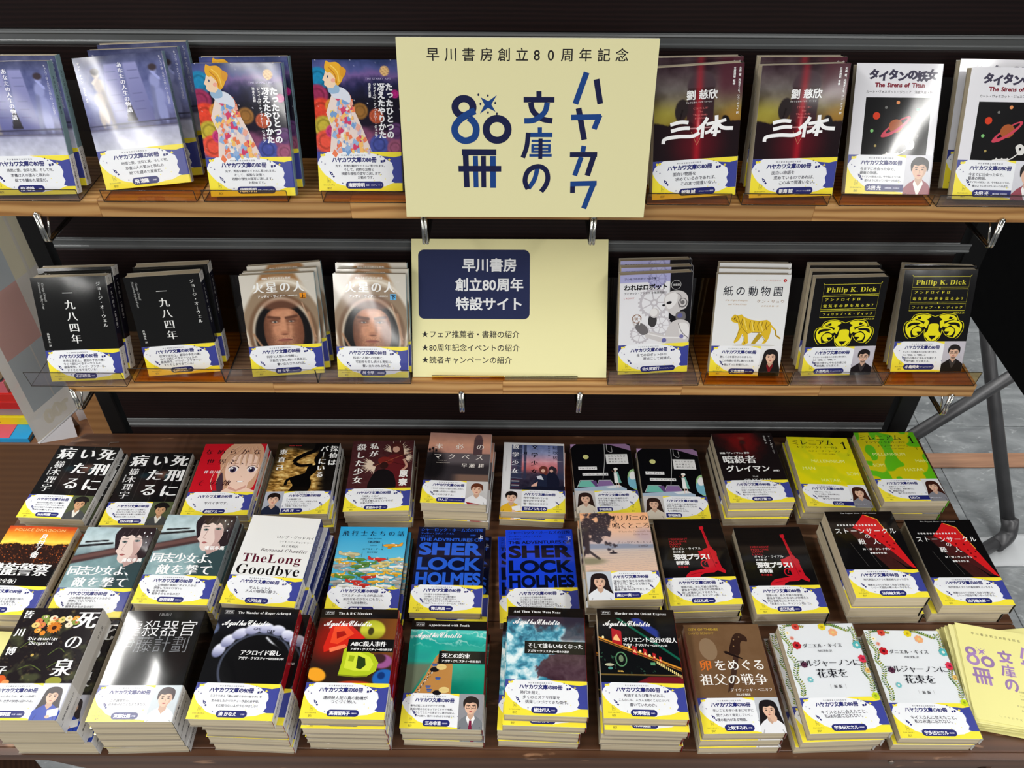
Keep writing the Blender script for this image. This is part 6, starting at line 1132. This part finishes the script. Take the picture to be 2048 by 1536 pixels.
def sign(name, W_, H_, art, loc, rot, lean, spin, label, th=.005):
    t = tag(empty(name, loc), label, 'sign'); t.rotation_mode = 'QUATERNION'
    t.rotation_quaternion = (Matrix.Rotation(rot, 3, 'Z') @ Matrix.Rotation(lean, 3, 'X') @ Matrix.Rotation(spin, 3, 'Z')).to_quaternion()
    V, F = bevel_box(-W_/2, W_/2, 0, H_, -th, -.0001, .0004); b = link('board', fix(mesh('board', V, F)), M['core'], t)
    V, Z, Cc, F = geom(art); sx, sy = W_/art.w, H_/art.h
    V3 = np.stack([V[:, 0]*sx-W_/2, H_-V[:, 1]*sy, Z], 1); o = link('printed_face', build_print('printed_face', V3, Cc, F, M['card']), None, t); return t
def art_sign1():
    A = Art(297, 210); A.grid(0, 0, 297, 210, lambda X, Y: C(X, CREAM), 12)
    tx = '早川書房創立80周年記念'; xs = [41, 61.6, 81.5, 102, 122, 142, 0, 192.5, 213, 233.5, 254.5]
    k = 0
    for t in ('早', '川', '書', '房', '創', '立', '8', '0', '周', '年', '記', '念'):
        A.text(t, [41, 61.6, 81.5, 102, 122, 142, 159, 175, 193.5, 214, 235, 255.5][k], 17.6, 15.2 if t not in '80' else 15.6, (30, 26, 26), 'g', 'c'); k += 1
    title_strokes(A); return A
def art_sign2():
    A = Art(297, 210); A.grid(0, 0, 297, 210, lambda X, Y: C(X, (238, 232, 176)), 12); A.rr(10, 16, 179.2, 120.8, 9, (26, 36, 78), 8)
    for s, y, z in (('早川書房', 38.8, 20.8), ('創立80周年', 68.4, 20.6), ('特設サイト', 97.4, 20.6)): A.text(s, 118, y, z, (236, 238, 240), 'b', 'c')
    for s, y in (('★フェア推薦者・書籍の紹介', 144.2), ('★80周年記念イベントの紹介', 164.8), ('★読者キャンペーンの紹介', 183.6)): A.text(s, 14, y, 11.6, (34, 30, 34), 'g', 'l', pitch=.995)
    return A
S1, S2 = art_sign1(), art_sign2()

# ------------------------------------------------------------------ flyer artwork
FP = (150, 118, 168)
def art_flyer():
    A = Art(105, 148); A.grid(0, 0, 105, 148, lambda X, Y: C(X, (234, 228, 152)), 8); S = lambda x, y: (x*.475-24+(0 if x > 150 else 0), y*.475+6)
    A.text('早川書房創立80周年記念', 53, 13.5, 4.2, (120, 110, 70), 'g', 'c', pitch=1.5); title_strokes(A, lambda x, y: ((x-52)*.52+2, (y-30)*.52+20), .52, FP, tuple(c*1.1 for c in FP))
    for i, (s, y) in enumerate((('全国書店にて開催', 96), ('フェア対象', 101.5), ('80点', 107))): A.text(s, 66, y, 2.6, (168, 160, 110), 'g', 'l')
    A.text('早川書房', 66, 118, 3, (176, 168, 120), 'g', 'c', pitch=1.3); A.text('80!', 66, 124, 4, (176, 168, 120), 's', 'c'); A.text('＼ハヤカワ文庫／', 52, 138, 3.2, (176, 168, 110), 'g', 'c', pitch=1.6); return A
FA = art_flyer()
# ------------------------------------------------------------------ books
#          x        y       thick   rot   copies  design            stack position words
FLAT = [
 (-.7259, .8330, .0160, -2.1, 3, 'slanted_kanji', 'far left stack'), (-.6000, .8333, .0160, .7, 2, 'slanted_kanji', 'second stack from left'),
 (-.4691, .8413, .0160, .9, 3, 'fair_face', ''), (-.3430, .8448, .01567, 1.4, 3, 'silhouette', ''), (-.2148, .8565, .0140, 1.9, 3, 'violin', ''),
 (-.0900, .8550, .0210, -2.0, 3, 'sunset_tower', ''), (.0372, .8651, .0150, -1.8, 2, 'school_girls', ''), (.1625, .8733, .0100, 1.2, 2, 'moon_figure', 'left stack'),
 (.2727, .8566, .0130, -.6, 2, 'moon_figure', 'right stack'), (.4070, .8704, .01733, 1.4, 3, 'red_smoke', ''), (.5309, .8643, .01633, -1.3, 3, 'yellow_print', ''), (.6589, .8785, .0160, 1.1, 3, 'green_print', ''),
 (-.7283, .6578, .0170, -1.6, 3, 'burning_city', ''), (-.5920, .6417, .0175, -.5, 4, 'sniper', 'left stack'), (-.4699, .6514, .0176, -1.2, 5, 'sniper', 'right stack'),
 (-.3504, .6537, .02075, -3.9, 4, 'serif_title', ''), (-.2134, .6675, .0140, -.3, 3, 'aeroplanes', ''), (-.0936, .6775, .0150, -.8, 2, 'navy_block', ''), (.0501, .6736, .0150, 1.4, 2, 'blue_block', ''),
 (.1654, .6724, .0185, 1.7, 4, 'lake_tree', ''), (.2848, .6815, .0160, 2.2, 3, 'red_pistol', 'left stack'), (.4098, .6747, .0190, 1.3, 2, 'red_pistol', 'right stack'),
 (.5454, .6796, .0240, .8, 3, 'red_wedge', 'left stack'), (.6798, .6850, .0230, .7, 2, 'red_wedge', 'right stack'),
 (-.6015, .4780, .03433, .3, 3, 'dark_bouquet', ''), (-.4660, .4826, .0182, .4, 5, 'thin_kanji', ''), (-.3411, .4817, .0198, -1.3, 5, 'rotary_dial', ''), (-.2066, .4900, .0172, -.7, 5, 'plastic_letters', ''),
 (-.0867, .4974, .01533, -.9, 3, 'turquoise_coast', ''), (.0471, .5004, .0152, -1.6, 5, 'sea_rocks', ''), (.1710, .4922, .0172, -.9, 5, 'night_train', ''), (.3006, .4917, .01667, 1.0, 3, 'knife', ''),
 (.4343, .4916, .01767, 1.6, 3, 'flower_border', 'left stack'), (.5580, .4956, .0155, -.3, 2, 'flower_border', 'right stack'),
]
# shift (mm) and turn of the lower copies as seen in the photograph: index -> [(dx, dy, drot), ...] from second book down
LOW = {0: [(5, 1, 0), (9, 0, 1)], 1: [(3, 0, 1)], 2: [(2, 0, .5), (4, -1, 0)], 3: [(4, 2, -1), (6, -2, -1)], 4: [(1, 0, 0), (3, 0, 1)], 5: [(2, 1, 1), (3, 0, 1.5)], 6: [(-2, -5, 2)], 7: [(-3, -1, 1)], 8: [(-3, -1, 1)],
 9: [(-1, -2, 0), (-4, -5, .5)], 10: [(-3, 1, 0), (-5, 2, 1)], 11: [(-1, 1, 0), (-4, 0, 1.5)], 12: [(3, 0, 0), (8, 2, 0)], 13: [(2, 0, 1), (4, 0, 0), (5, 0, 0)], 14: [(3, 0, .5), (5, 1, 0), (6, 2, 1), (7, 2, 0)], 15: [(5, 1, 1.5), (8, 3, 2), (10, 3, 2)], 16: [(4, 1, 0), (6, 0, 0)],
 17: [(8, -5, .8)], 18: [(-11, -1, -.5)], 19: [(-3, 0, .5), (3, 1, 0), (5, 3, .5)], 20: [(-2, -1, 0), (4, 2, .5)], 21: [(3, 4, .5)], 22: [(-2, -1, 0), (9, 4, -.5)], 23: [(-8, 1, .5)],
 24: [(12, 3, 0), (18, 6, .5)], 25: [(-1, 1, 0), (-2, 2, -.5), (-2, 2.5, -.8), (-1, 3, -1.8)], 26: [(9, 5, .6), (10, 6, .8), (9, 5.5, 1), (11, 6, 1.2)], 27: [(0, -4, 0), (1, -1, 0), (-1, 1, .5), (0, 1.5, .5)], 28: [(1, 0, 0), (2, -1, 1)], 29: [(-2, -6, 0), (-9, -6, 1), (-9, -4, 1), (-8, -5, 0)],
 30: [(2, -7, .5), (-1, -3, 0), (-1, -1, 0), (2, -1, 0)], 31: [(-2, -1, 0), (-1, -2.5, 0)], 32: [(-6, -2, -1), (-10, 0, -1)], 33: [(-5, -1, -.5)]}
#          x       y        z       rot  lean  spin  thick design        words ; behind: (x, y, lean)
STAND = [
 (-.6016, .9392, ZS, 2.1, 73.2, .4, .013, 'temple', 'left pile', [(-.5996, .9642, 77.1)]), (-.4639, .9603, ZS, 7.7, 70.8, 2.4, .011, 'temple', 'right pile', [(-.4589, .9910, 77), (-.4536, 1.0170, 81.5)]),
 (-.3261, .9400, ZS, 2.4, 72.4, -.1, .012, 'starry', 'left pile', [(-.3217, .9640, 75.3)]), (-.1915, .9510, ZS, 1.3, 62.7, -.1, .012, 'starry', 'beside the big sign', []),
 (.2293, .9383, ZS, 3.7, 76.7, 2.6, .019, 'red_beam', 'left pile', [(.2288, .9693, 76.4)]), (.3526, .9422, ZS, 1.6, 74.6, 1.3, .019, 'red_beam', 'right pile', [(.3524, .9732, 77.4)]),
 (.4768, .9496, ZS, -2.4, 60.2, .6, .013, 'planet', 'standing alone', []), (.6086, .9381, ZS, -2.4, 63.8, .3, .013, 'planet', 'right end pile', [(.6074, .9651, 62)]),
 (-.6297, .9258, ZM, 3.5, 68.1, 0, .019, 'numerals', 'left pile', [(-.629, .9491, 68.1)]), (-.4913, .9441, ZM, 5.6, 76.1, 1, .019, 'numerals', 'right pile', [(-.4892, .9693, 76.1)]),
 (-.3347, .9441, ZM, 8.3, 72, -1.7, .010, 'helmet_upper', '', [(-.3283, .9569, 72), (-.3257, .9725, 72)]), (-.2068, .9391, ZM, .6, 65.5, -.5, .010, 'helmet_lower', '', [(-.203, .952, 65.5), (-.2065, .9677, 65.5)]),
 (.2151, .9520, ZM, 3.1, 73.6, 1.3, .0155, 'robot', '', [(.2151, .9701, 73.6), (.2158, .9882, 73.6)]), (.3527, .9476, ZM, -.9, 69.8, .4, .012, 'tiger', '', [(.3556, .9624, 69.8), (.3595, .9776, 69.8)]),
 (.4927, .9502, ZM, .8, 75.9, 1.3, .0145, 'ram', 'left pile', [(.4889, .9668, 75.9), (.4899, .9833, 75.9)]), (.6317, .9580, ZM, -2.5, 68.6, 2.2, .0135, 'ram', 'right pile', [(.6311, .9735, 68.6)])]

COVERS, BANDS = {}, {}
def make_art(key, t):
    d = D[key]; T = t*1000; A = Art(); d['fn'](A)
    A.grid(106, 0, 106+T, 157, lambda X, Y: C(X, d['spine']), .7)
    if d['title']:
        n = len(d['title']); z = min(T*.34, 86/max(n, 8)); A.text(d['title'], 106+T*.5, 17, max(2.2, min(z, 6)), d['ink'], 'm', 'l', vert=True, pitch=1.12)
    if key == 'numerals': A.grid(106, 0, 106+T, 14, lambda X, Y: C(X, (224, 222, 218)), .7); A.text('早川', 106+T*.5, 4, 3, (60, 60, 60), 'g', 'l', vert=True)
    d_ = dict(d['band']); d_['port'] = dict(d_['port']) if d_.get('port') else None; B = band(**d_)
    if key in ('numerals', 'temple'): pass
    band_spine(B, T); return A, B
ARTS = {}
for k in {(f[5], f[2]) for f in FLAT} | {(s[7], s[6]) for s in STAND}: ARTS[k] = make_art(*k)
_tok = set(S1.tok) | set(S2.tok) | set(FA.tok)
for a, b in ARTS.values(): _tok |= a.tok | b.tok
EXTRA = {'00r': 1}
_tok |= {'00r', '251'}
_big = set()
for _a in [S1, S2, FA]+[q for p in ARTS.values() for q in p]:
    for op in _a.ops:
        if op[0] == 't' and op[4] > 8: _big |= set(op[1])
        if op[0] == 'fit': _big.add(op[1])
load_runs(_tok, RUNS, 2); load_runs(_big, RUNH, 5)

_geom0 = geom
def geom(art, base_z=0., eps=2.6e-6):
    ops = []
    for op in art.ops:
        if op[0] == 'fit':
            _, s, x0, x1, y, h, col, st = op; V, F = glyph(s, STY[st], True); mn, mx = V.min(0), V.max(0)
            P = np.stack([x0+(V[:, 0]-mn[0])/(mx[0]-mn[0])*(x1-x0), y+h/2-(V[:, 1]-mn[1])/(mx[1]-mn[1])*h], 1); ops.append(('q', P, [tuple(f) for f in F], col))
        else: ops.append(op)
    art.ops = ops; return _geom0(art, base_z, eps)
_slab = {}
def slab(x0, x1, y0, y1, z0, z1):
    V, F = bevel_box(x0, x1, y0, y1, z0, z1, .0001); return np.array(V, float), F
def orient(V3, F, nrm):
    """flip every face whose normal points away from nrm(face centre)"""
    A_ = np.array([f[:3] for f in F]); a, b, c = V3[A_[:, 0]], V3[A_[:, 1]], V3[A_[:, 2]]; n = np.cross(b-a, c-a); cen = (a+b+c)/3
    s = (n*nrm(cen)).sum(1) < 0; return [f[::-1] if k else f for f, k in zip(F, s)]
def cover_mesh(key, t):
    A, B = ARTS[(key, t)]; out = []; t = t-.0004
    for art, nm, y_off, lift, m in ((A, 'cover', 0, 0, M['print']), (B, 'paper_band', 109, .00028, M['band'])):
        V, Z, Cc, F = geom(art); V = V.copy(); V[:, 1] += y_off; V3 = map_book(V, Z, t, lift)
        nr = lambda c: np.where((c[:, 0] > .0529)[:, None], np.array([1., 0, .2]), np.array([.2, 0, 1.])); F = orient(V3, F, nr)
        y0, y1 = (0, .157) if nm == 'cover' else (.0001, .048)
        VV, CC, FF = [V3], [Cc], list(F); nv = len(V3); sp = lin(D[key]['spine']); wh = lin((240, 238, 232))
        g = .00038 if nm == 'cover' else .00024
        o = 0 if nm == 'cover' else lift
        top = t-.0000+(o-.00001)
        for (a, b, c, d, col) in ((-.053, .0508, t-g-.00002 if nm == 'cover' else t+.00001, t-.00002 if nm == 'cover' else t+lift-.00002, wh), (-.053, .0508, 0. if nm == 'cover' else -.00001, g if nm == 'cover' else 0., lin((150, 142, 128)) if nm == 'cover' else lin((216, 206, 140)))):  # cover's back slab coloured darker to paint the shaded seam between stacked books
            sv, sf = slab(a, b, y0, y1, c, d); VV.append(sv); CC.append(np.ones((len(sv), 3))*col); FF += [tuple(q+nv for q in f) for f in sf]; nv += len(sv)
        if nm == 'cover':
            sv, sf = slab(.0526, .05298, y0, y1, .0012, t-.0014); VV.append(sv); CC.append(np.ones((len(sv), 3))*sp); FF += [tuple(q+nv for q in f) for f in sf]; nv += len(sv)
        out.append(build_print(nm, np.concatenate(VV), np.concatenate(CC), FF, m))
    return out
PB = {}
def page_mesh(t):
    if t not in PB:
        V, F = bevel_box(-.0522, .0520, .0016, .1558, .0004, t-.0008, .0004); PB[t] = fix(mesh('page_block', V, F)); PB[t].materials.append(M['pages'])
    return PB[t]
PROTO = {}
def book(key, t, mat_rot, loc, label, group):
    if (key, t) not in PROTO: PROTO[(key, t)] = cover_mesh(key, t)
    cv, bd = PROTO[(key, t)]; r = empty('paperback', loc, label, 'book', group); r.rotation_mode = 'QUATERNION'; r.rotation_quaternion = mat_rot.to_quaternion()
    for nm, me in (('page_block', page_mesh(t)), ('cover', cv), ('paper_band', bd)):
        o = bpy.data.objects.new(nm, me); COL.objects.link(o); o.parent = r
    return r
ORD = ['', 'second from top', 'third from top', 'fourth from top', 'bottom one']
def words(key): return D[key]['desc']
RN = random.Random(17)
for i, (x, y, t, rot, n, key, pos) in enumerate(FLAT):
    for k in range(n):
        dx, dy, dr = (0, 0, 0) if k == 0 else LOW[i][k-1]
        z = ZT+(n-1-k)*t+.00002*(n-k)
        a = math.radians(rot-dr*.8)
        o = 'topmost in its stack' if k == 0 else (('lowest in its stack' if k == n-1 else ('second' if k == 1 else 'third' if k == 2 else 'fourth')+' in its stack'))
        lab = words(key)+', '+o+((', '+pos) if pos else '')
        book(key, t, Matrix.Rotation(a, 3, 'Z'), (x+dx/1000, y+dy/1000, z), lab, 'paperbacks stacked on the table')
for (x, y, zs, rot, lean, spin, t, key, pos, beh) in STAND:
    lst = [(x, y, lean, spin)]+[(b[0], b[1], b[2], 0) for b in beh]
    for k, (bx, by, ln, sp) in enumerate(lst):
        R = Matrix.Rotation(math.radians(rot), 3, 'Z') @ Matrix.Rotation(math.radians(ln), 3, 'X') @ Matrix.Rotation(math.radians(sp), 3, 'Z')
        low = max(0, math.sin(math.radians(abs(sp)))*.053)*math.sin(math.radians(ln))
        P = Vector((bx, by, zs+.0018+t*math.cos(math.radians(ln))+low)); loc = P-R @ Vector((0, 0, t))
        o = 'standing at the front' if k == 0 and beh else ('standing' if k == 0 else ('behind the front one' if k == 1 else 'hindmost of three'))
        lab = words(key)+', '+o+((', '+pos) if pos else '')
        book(key, t, R, loc, lab, 'paperbacks standing on the shelves')

# ------------------------------------------------------------------ place the signs
s1 = sign('sign', .297, .210, S1, (.0170, .9165, -.5365), math.radians(.5), math.radians(79.9), math.radians(-.1), 'large pale yellow sign with big navy and blue lettering on the upper shelf')
for x in (-.10, .10):
    V, F = bevel_box(x-.02, x+.02, .006, .045, -.0175, -.0052, .0006); link('backing_foot', fix(mesh('backing_foot', V, F)), M['clear'], s1)
s2 = sign('sign', .2925, .2062, S2, (-.0022, .9440, ZM+.0042), math.radians(-1.3), math.radians(55), math.radians(.9), 'smaller yellow sign with a navy text box leaning on the lower shelf')
V, F = bevel_box(-.06, .06, .02, .15, -.0085, -.0052, .0006); link('support_strut', fix(mesh('support_strut', V, F)), M['clear'], s2)
def clip_stand(x0, x1, tint, label):
    s = tag(empty('sign_stand', ((x0+x1)/2, .945, ZM)), label, 'sign stand'); z = ZM+.0009
    pr = rounded([(0, .9385, z+.0105), (0, .941, z), (0, 1.0, z), (0, 1.046, z+.060)], .0015, 3)
    reparent(strip_x('acrylic_sheet', [(p.y, p.z) for p in pr], x0, x1, .0014, M[tint]), s)
    reparent(tube('lip_edge', [(x0, .9385, z+.0108), (x1, .9385, z+.0108)], .0006, M['edge'], seg=6), s)
clip_stand(-.1185, -.0095, 'amber', 'amber tinted acrylic sign stand lip under the left half of the smaller sign')
clip_stand(-.0085, .1005, 'clear', 'clear acrylic sign stand lip under the right half of the smaller sign')

# ------------------------------------------------------------------ flyers
V, Z, Cc, F = geom(FA); FV = np.stack([V[:, 0]/1000-.0525, .148-V[:, 1]/1000, .00018+Z], 1); FV = np.array(FV)
_sv, _sf = slab(-.0525, .0525, 0, .148, 0, .00017)
FM = build_print('flyer', np.concatenate([FV, _sv]), np.concatenate([Cc, np.ones((len(_sv), 3))*lin((236, 231, 160))]), list(F)+[tuple(q+len(FV) for q in f) for f in _sf], M['card'])
FB, _f = bevel_box(-.0525, .0525, 0, .148, 0, .00035, .00005); FMB = fix(mesh('flyer', FB, _f)); FMB.materials.append(noise_mat('pale_yellow_flyer', [(.3, (230, 224, 150)), (.7, (238, 233, 164))], 10, .6))
def flyers(cx, cy, z0, rot, n, grp, wh, sweep=-.35, top=2):
    z = z0
    for i in range(n):
        me = FM if i >= n-top else FMB; th = .00045
        o = bpy.data.objects.new('flyer', me); COL.objects.link(o)
        f = i/(n-1); o.location = (cx+RN.uniform(-.002, .002)+(-.012*(1-f)), cy+RN.uniform(-.002, .002), z); o.rotation_euler = (0, 0, math.radians(rot+RN.uniform(-2.2, 2.2)+(0 if i < n-1 else 0)))
        tag(o, ('pale yellow flyer topping the pile '+wh) if i == n-1 else ('pale yellow flyer within the pile '+wh+' below the topmost'), 'flyer', grp); z += .00075
flyers(.668, .5165, ZT+.0002, -9.6, 26, 'flyers piled at the right end of the table', 'at the front right of the table')
o = bpy.data.objects.new('flyer', FM); COL.objects.link(o); o.location = (.749, .5215, ZT+.0100); o.rotation_euler = (0, 0, math.radians(5)); tag(o, 'pale yellow flyer sliding off to the right of the right-hand pile', 'flyer')
flyers(-.770, .505, ZT+.0002, -2.5, 24, 'flyers piled at the left end of the table', 'at the far left of the table')

# ------------------------------------------------------------------ right: black display panel on a grey tube frame
dp = tag(empty('display_board', (.96, 1.8, FZ)), 'large matt black board beyond the right end of the rack', 'display panel')
reparent(box('panel', .95, .968, .80, 3.4, -1.034, .6, M['cloth'], b=.001), dp)
reparent(box('front_post', .95, .985, .77, .80, -1.034, .6, M['cloth'], b=.001), dp)
tf = tag(empty('tube_frame', (1.28, 1.34, FZ)), 'dark grey steel tube frame standing on the tiles right of the table', 'frame')
reparent(tube('upright', [(1.28, 1.339, FZ+.028), (1.22, 1.66, -1.331), (1.19, 1.82, -1.13)], .0165, M['tube'], seg=16), tf)
reparent(tube('elbow', rounded([(1.277, 1.355, FZ+.06), (1.281, 1.336, FZ+.02), (1.235, 1.305, FZ+.02)], .02), .0195, M['tube'], seg=16), tf)
reparent(tube('foot_tube', [(1.262, 1.325, FZ+.02), (.80, 1.07, FZ+.02)], .0165, M['tube'], seg=16), tf)
reparent(tube('brace', [(.86, 1.315, -1.37), (1.2122, 1.5, -1.2858), (1.32, 1.556, -1.259)], .0150, M['tube'], seg=16), tf)
fo = box('foot_pad', .86, .95, .60, .64, FZ, FZ+.03, M['black'], b=.004); tag(fo, 'black foot of a display stand on the floor by the table corner', 'foot'); fo.name = 'stand_foot'
pg = [(1.15, 1.335), (1.345, 1.355), (1.37, 1.255), (1.185, 1.25)]
V, F = [], []; nx = 9; RNs = random.Random(6)
for j in range(nx+1):
    for i in range(nx+1):
        u, v = i/nx, j/nx; a = [pg[0][q]*(1-u)*(1-v)+pg[1][q]*u*(1-v)+pg[2][q]*u*v+pg[3][q]*(1-u)*v for q in (0, 1)]; V.append((a[0], a[1], FZ+.0012+RNs.random()*.003))
for j in range(nx):
    for i in range(nx): a = j*(nx+1)+i; F.append([a, a+1, a+nx+2, a+nx+1])
bag = link('plastic_bag', mesh('plastic_bag', V, F, True), clear_mat('clear_film', (236, 238, 240), .12, 1.5, .42, (226, 228, 230))); tag(bag, 'crumpled clear plastic wrap lying on the floor tiles beside the tube frame', 'plastic wrap')
md = bag.modifiers.new('s', 'SOLIDIFY'); md.thickness = .0004

# ------------------------------------------------------------------ left: translucent hanging sheet, neighbouring plinth with books
HS = tag(empty('hanging_sheet', (-.82, 1.1, -1.04)), 'translucent plastic sheet with pastel squares hanging left of the rack', 'plastic sheet')
def sheet():
    A = Art(240, 950); A.grid(0, 0, 240, 950, lambda X, Y: C(X, (206, 202, 196)), 8)
    pal = [(206, 164, 158), (186, 196, 190), (212, 208, 202), (182, 190, 196), (208, 176, 170), (214, 208, 184)]
    for j in range(8):
        for i in range(3): A.grid(18+i*74, 890-(j+1)*112+(i % 2)*0, 18+(i+1)*74, 890-j*112, (lambda c: lambda X, Y: C(X, c))(pal[(3+j*3+i*2) % 6]), 8)
    A.text('00r', 30, 916, 38, (236, 230, 214), 'B', 'l'); A.grid(0, 944, 240, 946, lambda X, Y: C(X, (232, 226, 212)), 8); return A
SH = sheet(); V, Z, Cc, F = geom(SH)
PT = [(0, -.8195, 1.006), (60, -.798, 1.062), (120, -.7787, 1.119), (180, -.7705, 1.172), (240, -.768, 1.196)]
un = V[:, 0]; X3 = np.interp(un, [p[0] for p in PT], [p[1] for p in PT])+Z*2; Y3 = np.interp(un, [p[0] for p in PT], [p[2] for p in PT])-Z; Z3 = -1.043+(950-V[:, 1])/1000
me = build_print('sheet_film', np.stack([X3+.82, Y3-1.1, Z3+1.04], 1), Cc, F, M['card']); sm = bpy.data.materials.new('translucent_print'); sm.use_nodes = True
n, l = sm.node_tree.nodes, sm.node_tree.links; n.clear(); at = n.new('ShaderNodeAttribute'); at.attribute_name = 'Col'; df = n.new('ShaderNodeBsdfDiffuse'); tl = n.new('ShaderNodeBsdfTranslucent'); tp = n.new('ShaderNodeBsdfTransparent'); m1 = n.new('ShaderNodeMixShader'); m1.inputs[0].default_value = .35; m2 = n.new('ShaderNodeMixShader'); m2.inputs[0].default_value = .07; oo = n.new('ShaderNodeOutputMaterial')
l.new(at.outputs['Color'], df.inputs[0]); l.new(at.outputs['Color'], tl.inputs[0]); l.new(df.outputs[0], m1.inputs[1]); l.new(tl.outputs[0], m1.inputs[2]); l.new(m1.outputs[0], m2.inputs[1]); l.new(tp.outputs[0], m2.inputs[2]); l.new(m2.outputs[0], oo.inputs[0])
me.materials.clear(); me.materials.append(sm); link('sheet_film', me, None, HS)
reparent(tube('hem', [(-.8195, 1.006, -1.041), (-.798, 1.062, -1.041), (-.7787, 1.119, -1.041), (-.7705, 1.172, -1.041), (-.768, 1.196, -1.041)], .0022, M['paper'], seg=6), HS)
pl = tag(box('plinth', -1.75, -.864, 1.298, 1.9, FZ, -1.345, M['brown_wood'], b=.003), 'low brown wooden plinth behind the left end of the table', 'plinth')
cp = tag(box('cabinet', -.862, -.76, 1.21, 1.60, FZ, -1.0, M['orange_wood'], b=.002), 'honey-coloured wooden cabinet side between the plinth and the rack', 'cabinet')
def big_book(x0, x1, y0, y1, z, th, col, label, txt=None):
    b = tag(empty('book', ((x0+x1)/2, (y0+y1)/2, z)), label, 'book', 'large books piled on the plinth'); m = noise_mat('cover', [(.3, col), (.7, tuple(min(255, c*1.05) for c in col))], 5, .3)
    reparent(box('cover', x0, x1, y0, y1, z+th-.0015, z+th, m, b=.0004), b); reparent(box('back_cover', x0, x1, y0, y1, z, z+.0015, m, b=.0004), b); reparent(box('spine', x0, x1, y0, y0+.0016, z+.0016, z+th-.0016, m, b=.0004), b); reparent(box('page_block', x0+.003, x1-.003, y0+.002, y1-.003, z+.0016, z+th-.0016, M['pages'], b=.0004), b)
    if txt:
        A = Art(100, 20); A.text(txt[0], 50, 10, txt[1], txt[2], 'b', 'c', pitch=1.6); V, Z, Cc, F = geom(A)
        V3 = np.stack([V[:, 0]/1000-.05, -.0003-Z, .02-V[:, 1]/1000], 1); o = link('spine_lettering', build_print('spine_lettering', V3, Cc, F, M['card']), None, b, (x1-.075-b.location.x, y0-b.location.y, th/2-.01))
z = -1.345
for th, col, x1, y0, w in ((.013, (30, 150, 206), -1.079, 1.302, 'wide bright blue book at the bottom of the pile on the plinth'), (.024, (226, 206, 20), -1.092, 1.345, 'yellow book in the pile on the plinth'), (.024, (150, 130, 130), -1.098, 1.35, 'grey book above the yellow one on the plinth'), (.021, (186, 30, 26), -1.088, 1.345, 'lower of two red books in the pile on the plinth'), (.023, (196, 36, 26), -1.096, 1.347, 'upper of two red books in the pile on the plinth'), (.032, (196, 96, 106), -1.106, 1.35, 'pink book near the top of the pile on the plinth'), (.024, (60, 60, 66), -1.11, 1.35, 'dark grey book topping the pile on the plinth')):
    big_book(x1-.24, x1, y0, 1.53, z, th, col, w, ('251', 13, (96, 84, 10)) if col[0] == 226 else None); z += th+.0002
pk = box('pink_slip', -1.30, -1.121, 1.3025, 1.3445, -1.3318, -1.3308, noise_mat('pink_cover', [(.3, (206, 84, 100)), (.7, (214, 92, 108))], 5, .35), b=.0002); tag(pk, 'pink leaflet lying on the wide blue book on the plinth', 'leaflet'); pk.name = 'leaflet'
def tent(pts, z0, h, label):
    (x0, y0), (x1, y1) = pts; d = Vector((x1-x0, y1-y0, 0)).normalized(); nn = Vector((-d.y, d.x, 0))*.02
    V = [(x0-nn.x, y0-nn.y, z0), (x1-nn.x, y1-nn.y, z0), (x1, y1, z0+h), (x0, y0, z0+h), (x1+nn.x, y1+nn.y, z0), (x0+nn.x, y0+nn.y, z0)]
    o = link('card_holder', mesh('card_holder', V, [[0, 1, 2, 3], [3, 2, 4, 5]]), M['paper']); md = o.modifiers.new('s', 'SOLIDIFY'); md.thickness = .0008; tag(o, label, 'card holder')
tent([(-1.062, 1.318), (-.985, 1.340)], -1.345, .055, 'white folded card tent on the plinth beside the book pile')
tent([(-1.005, 1.39), (-.925, 1.43)], -1.345, .15, 'taller pale grey card holder on the plinth beside the cabinet')
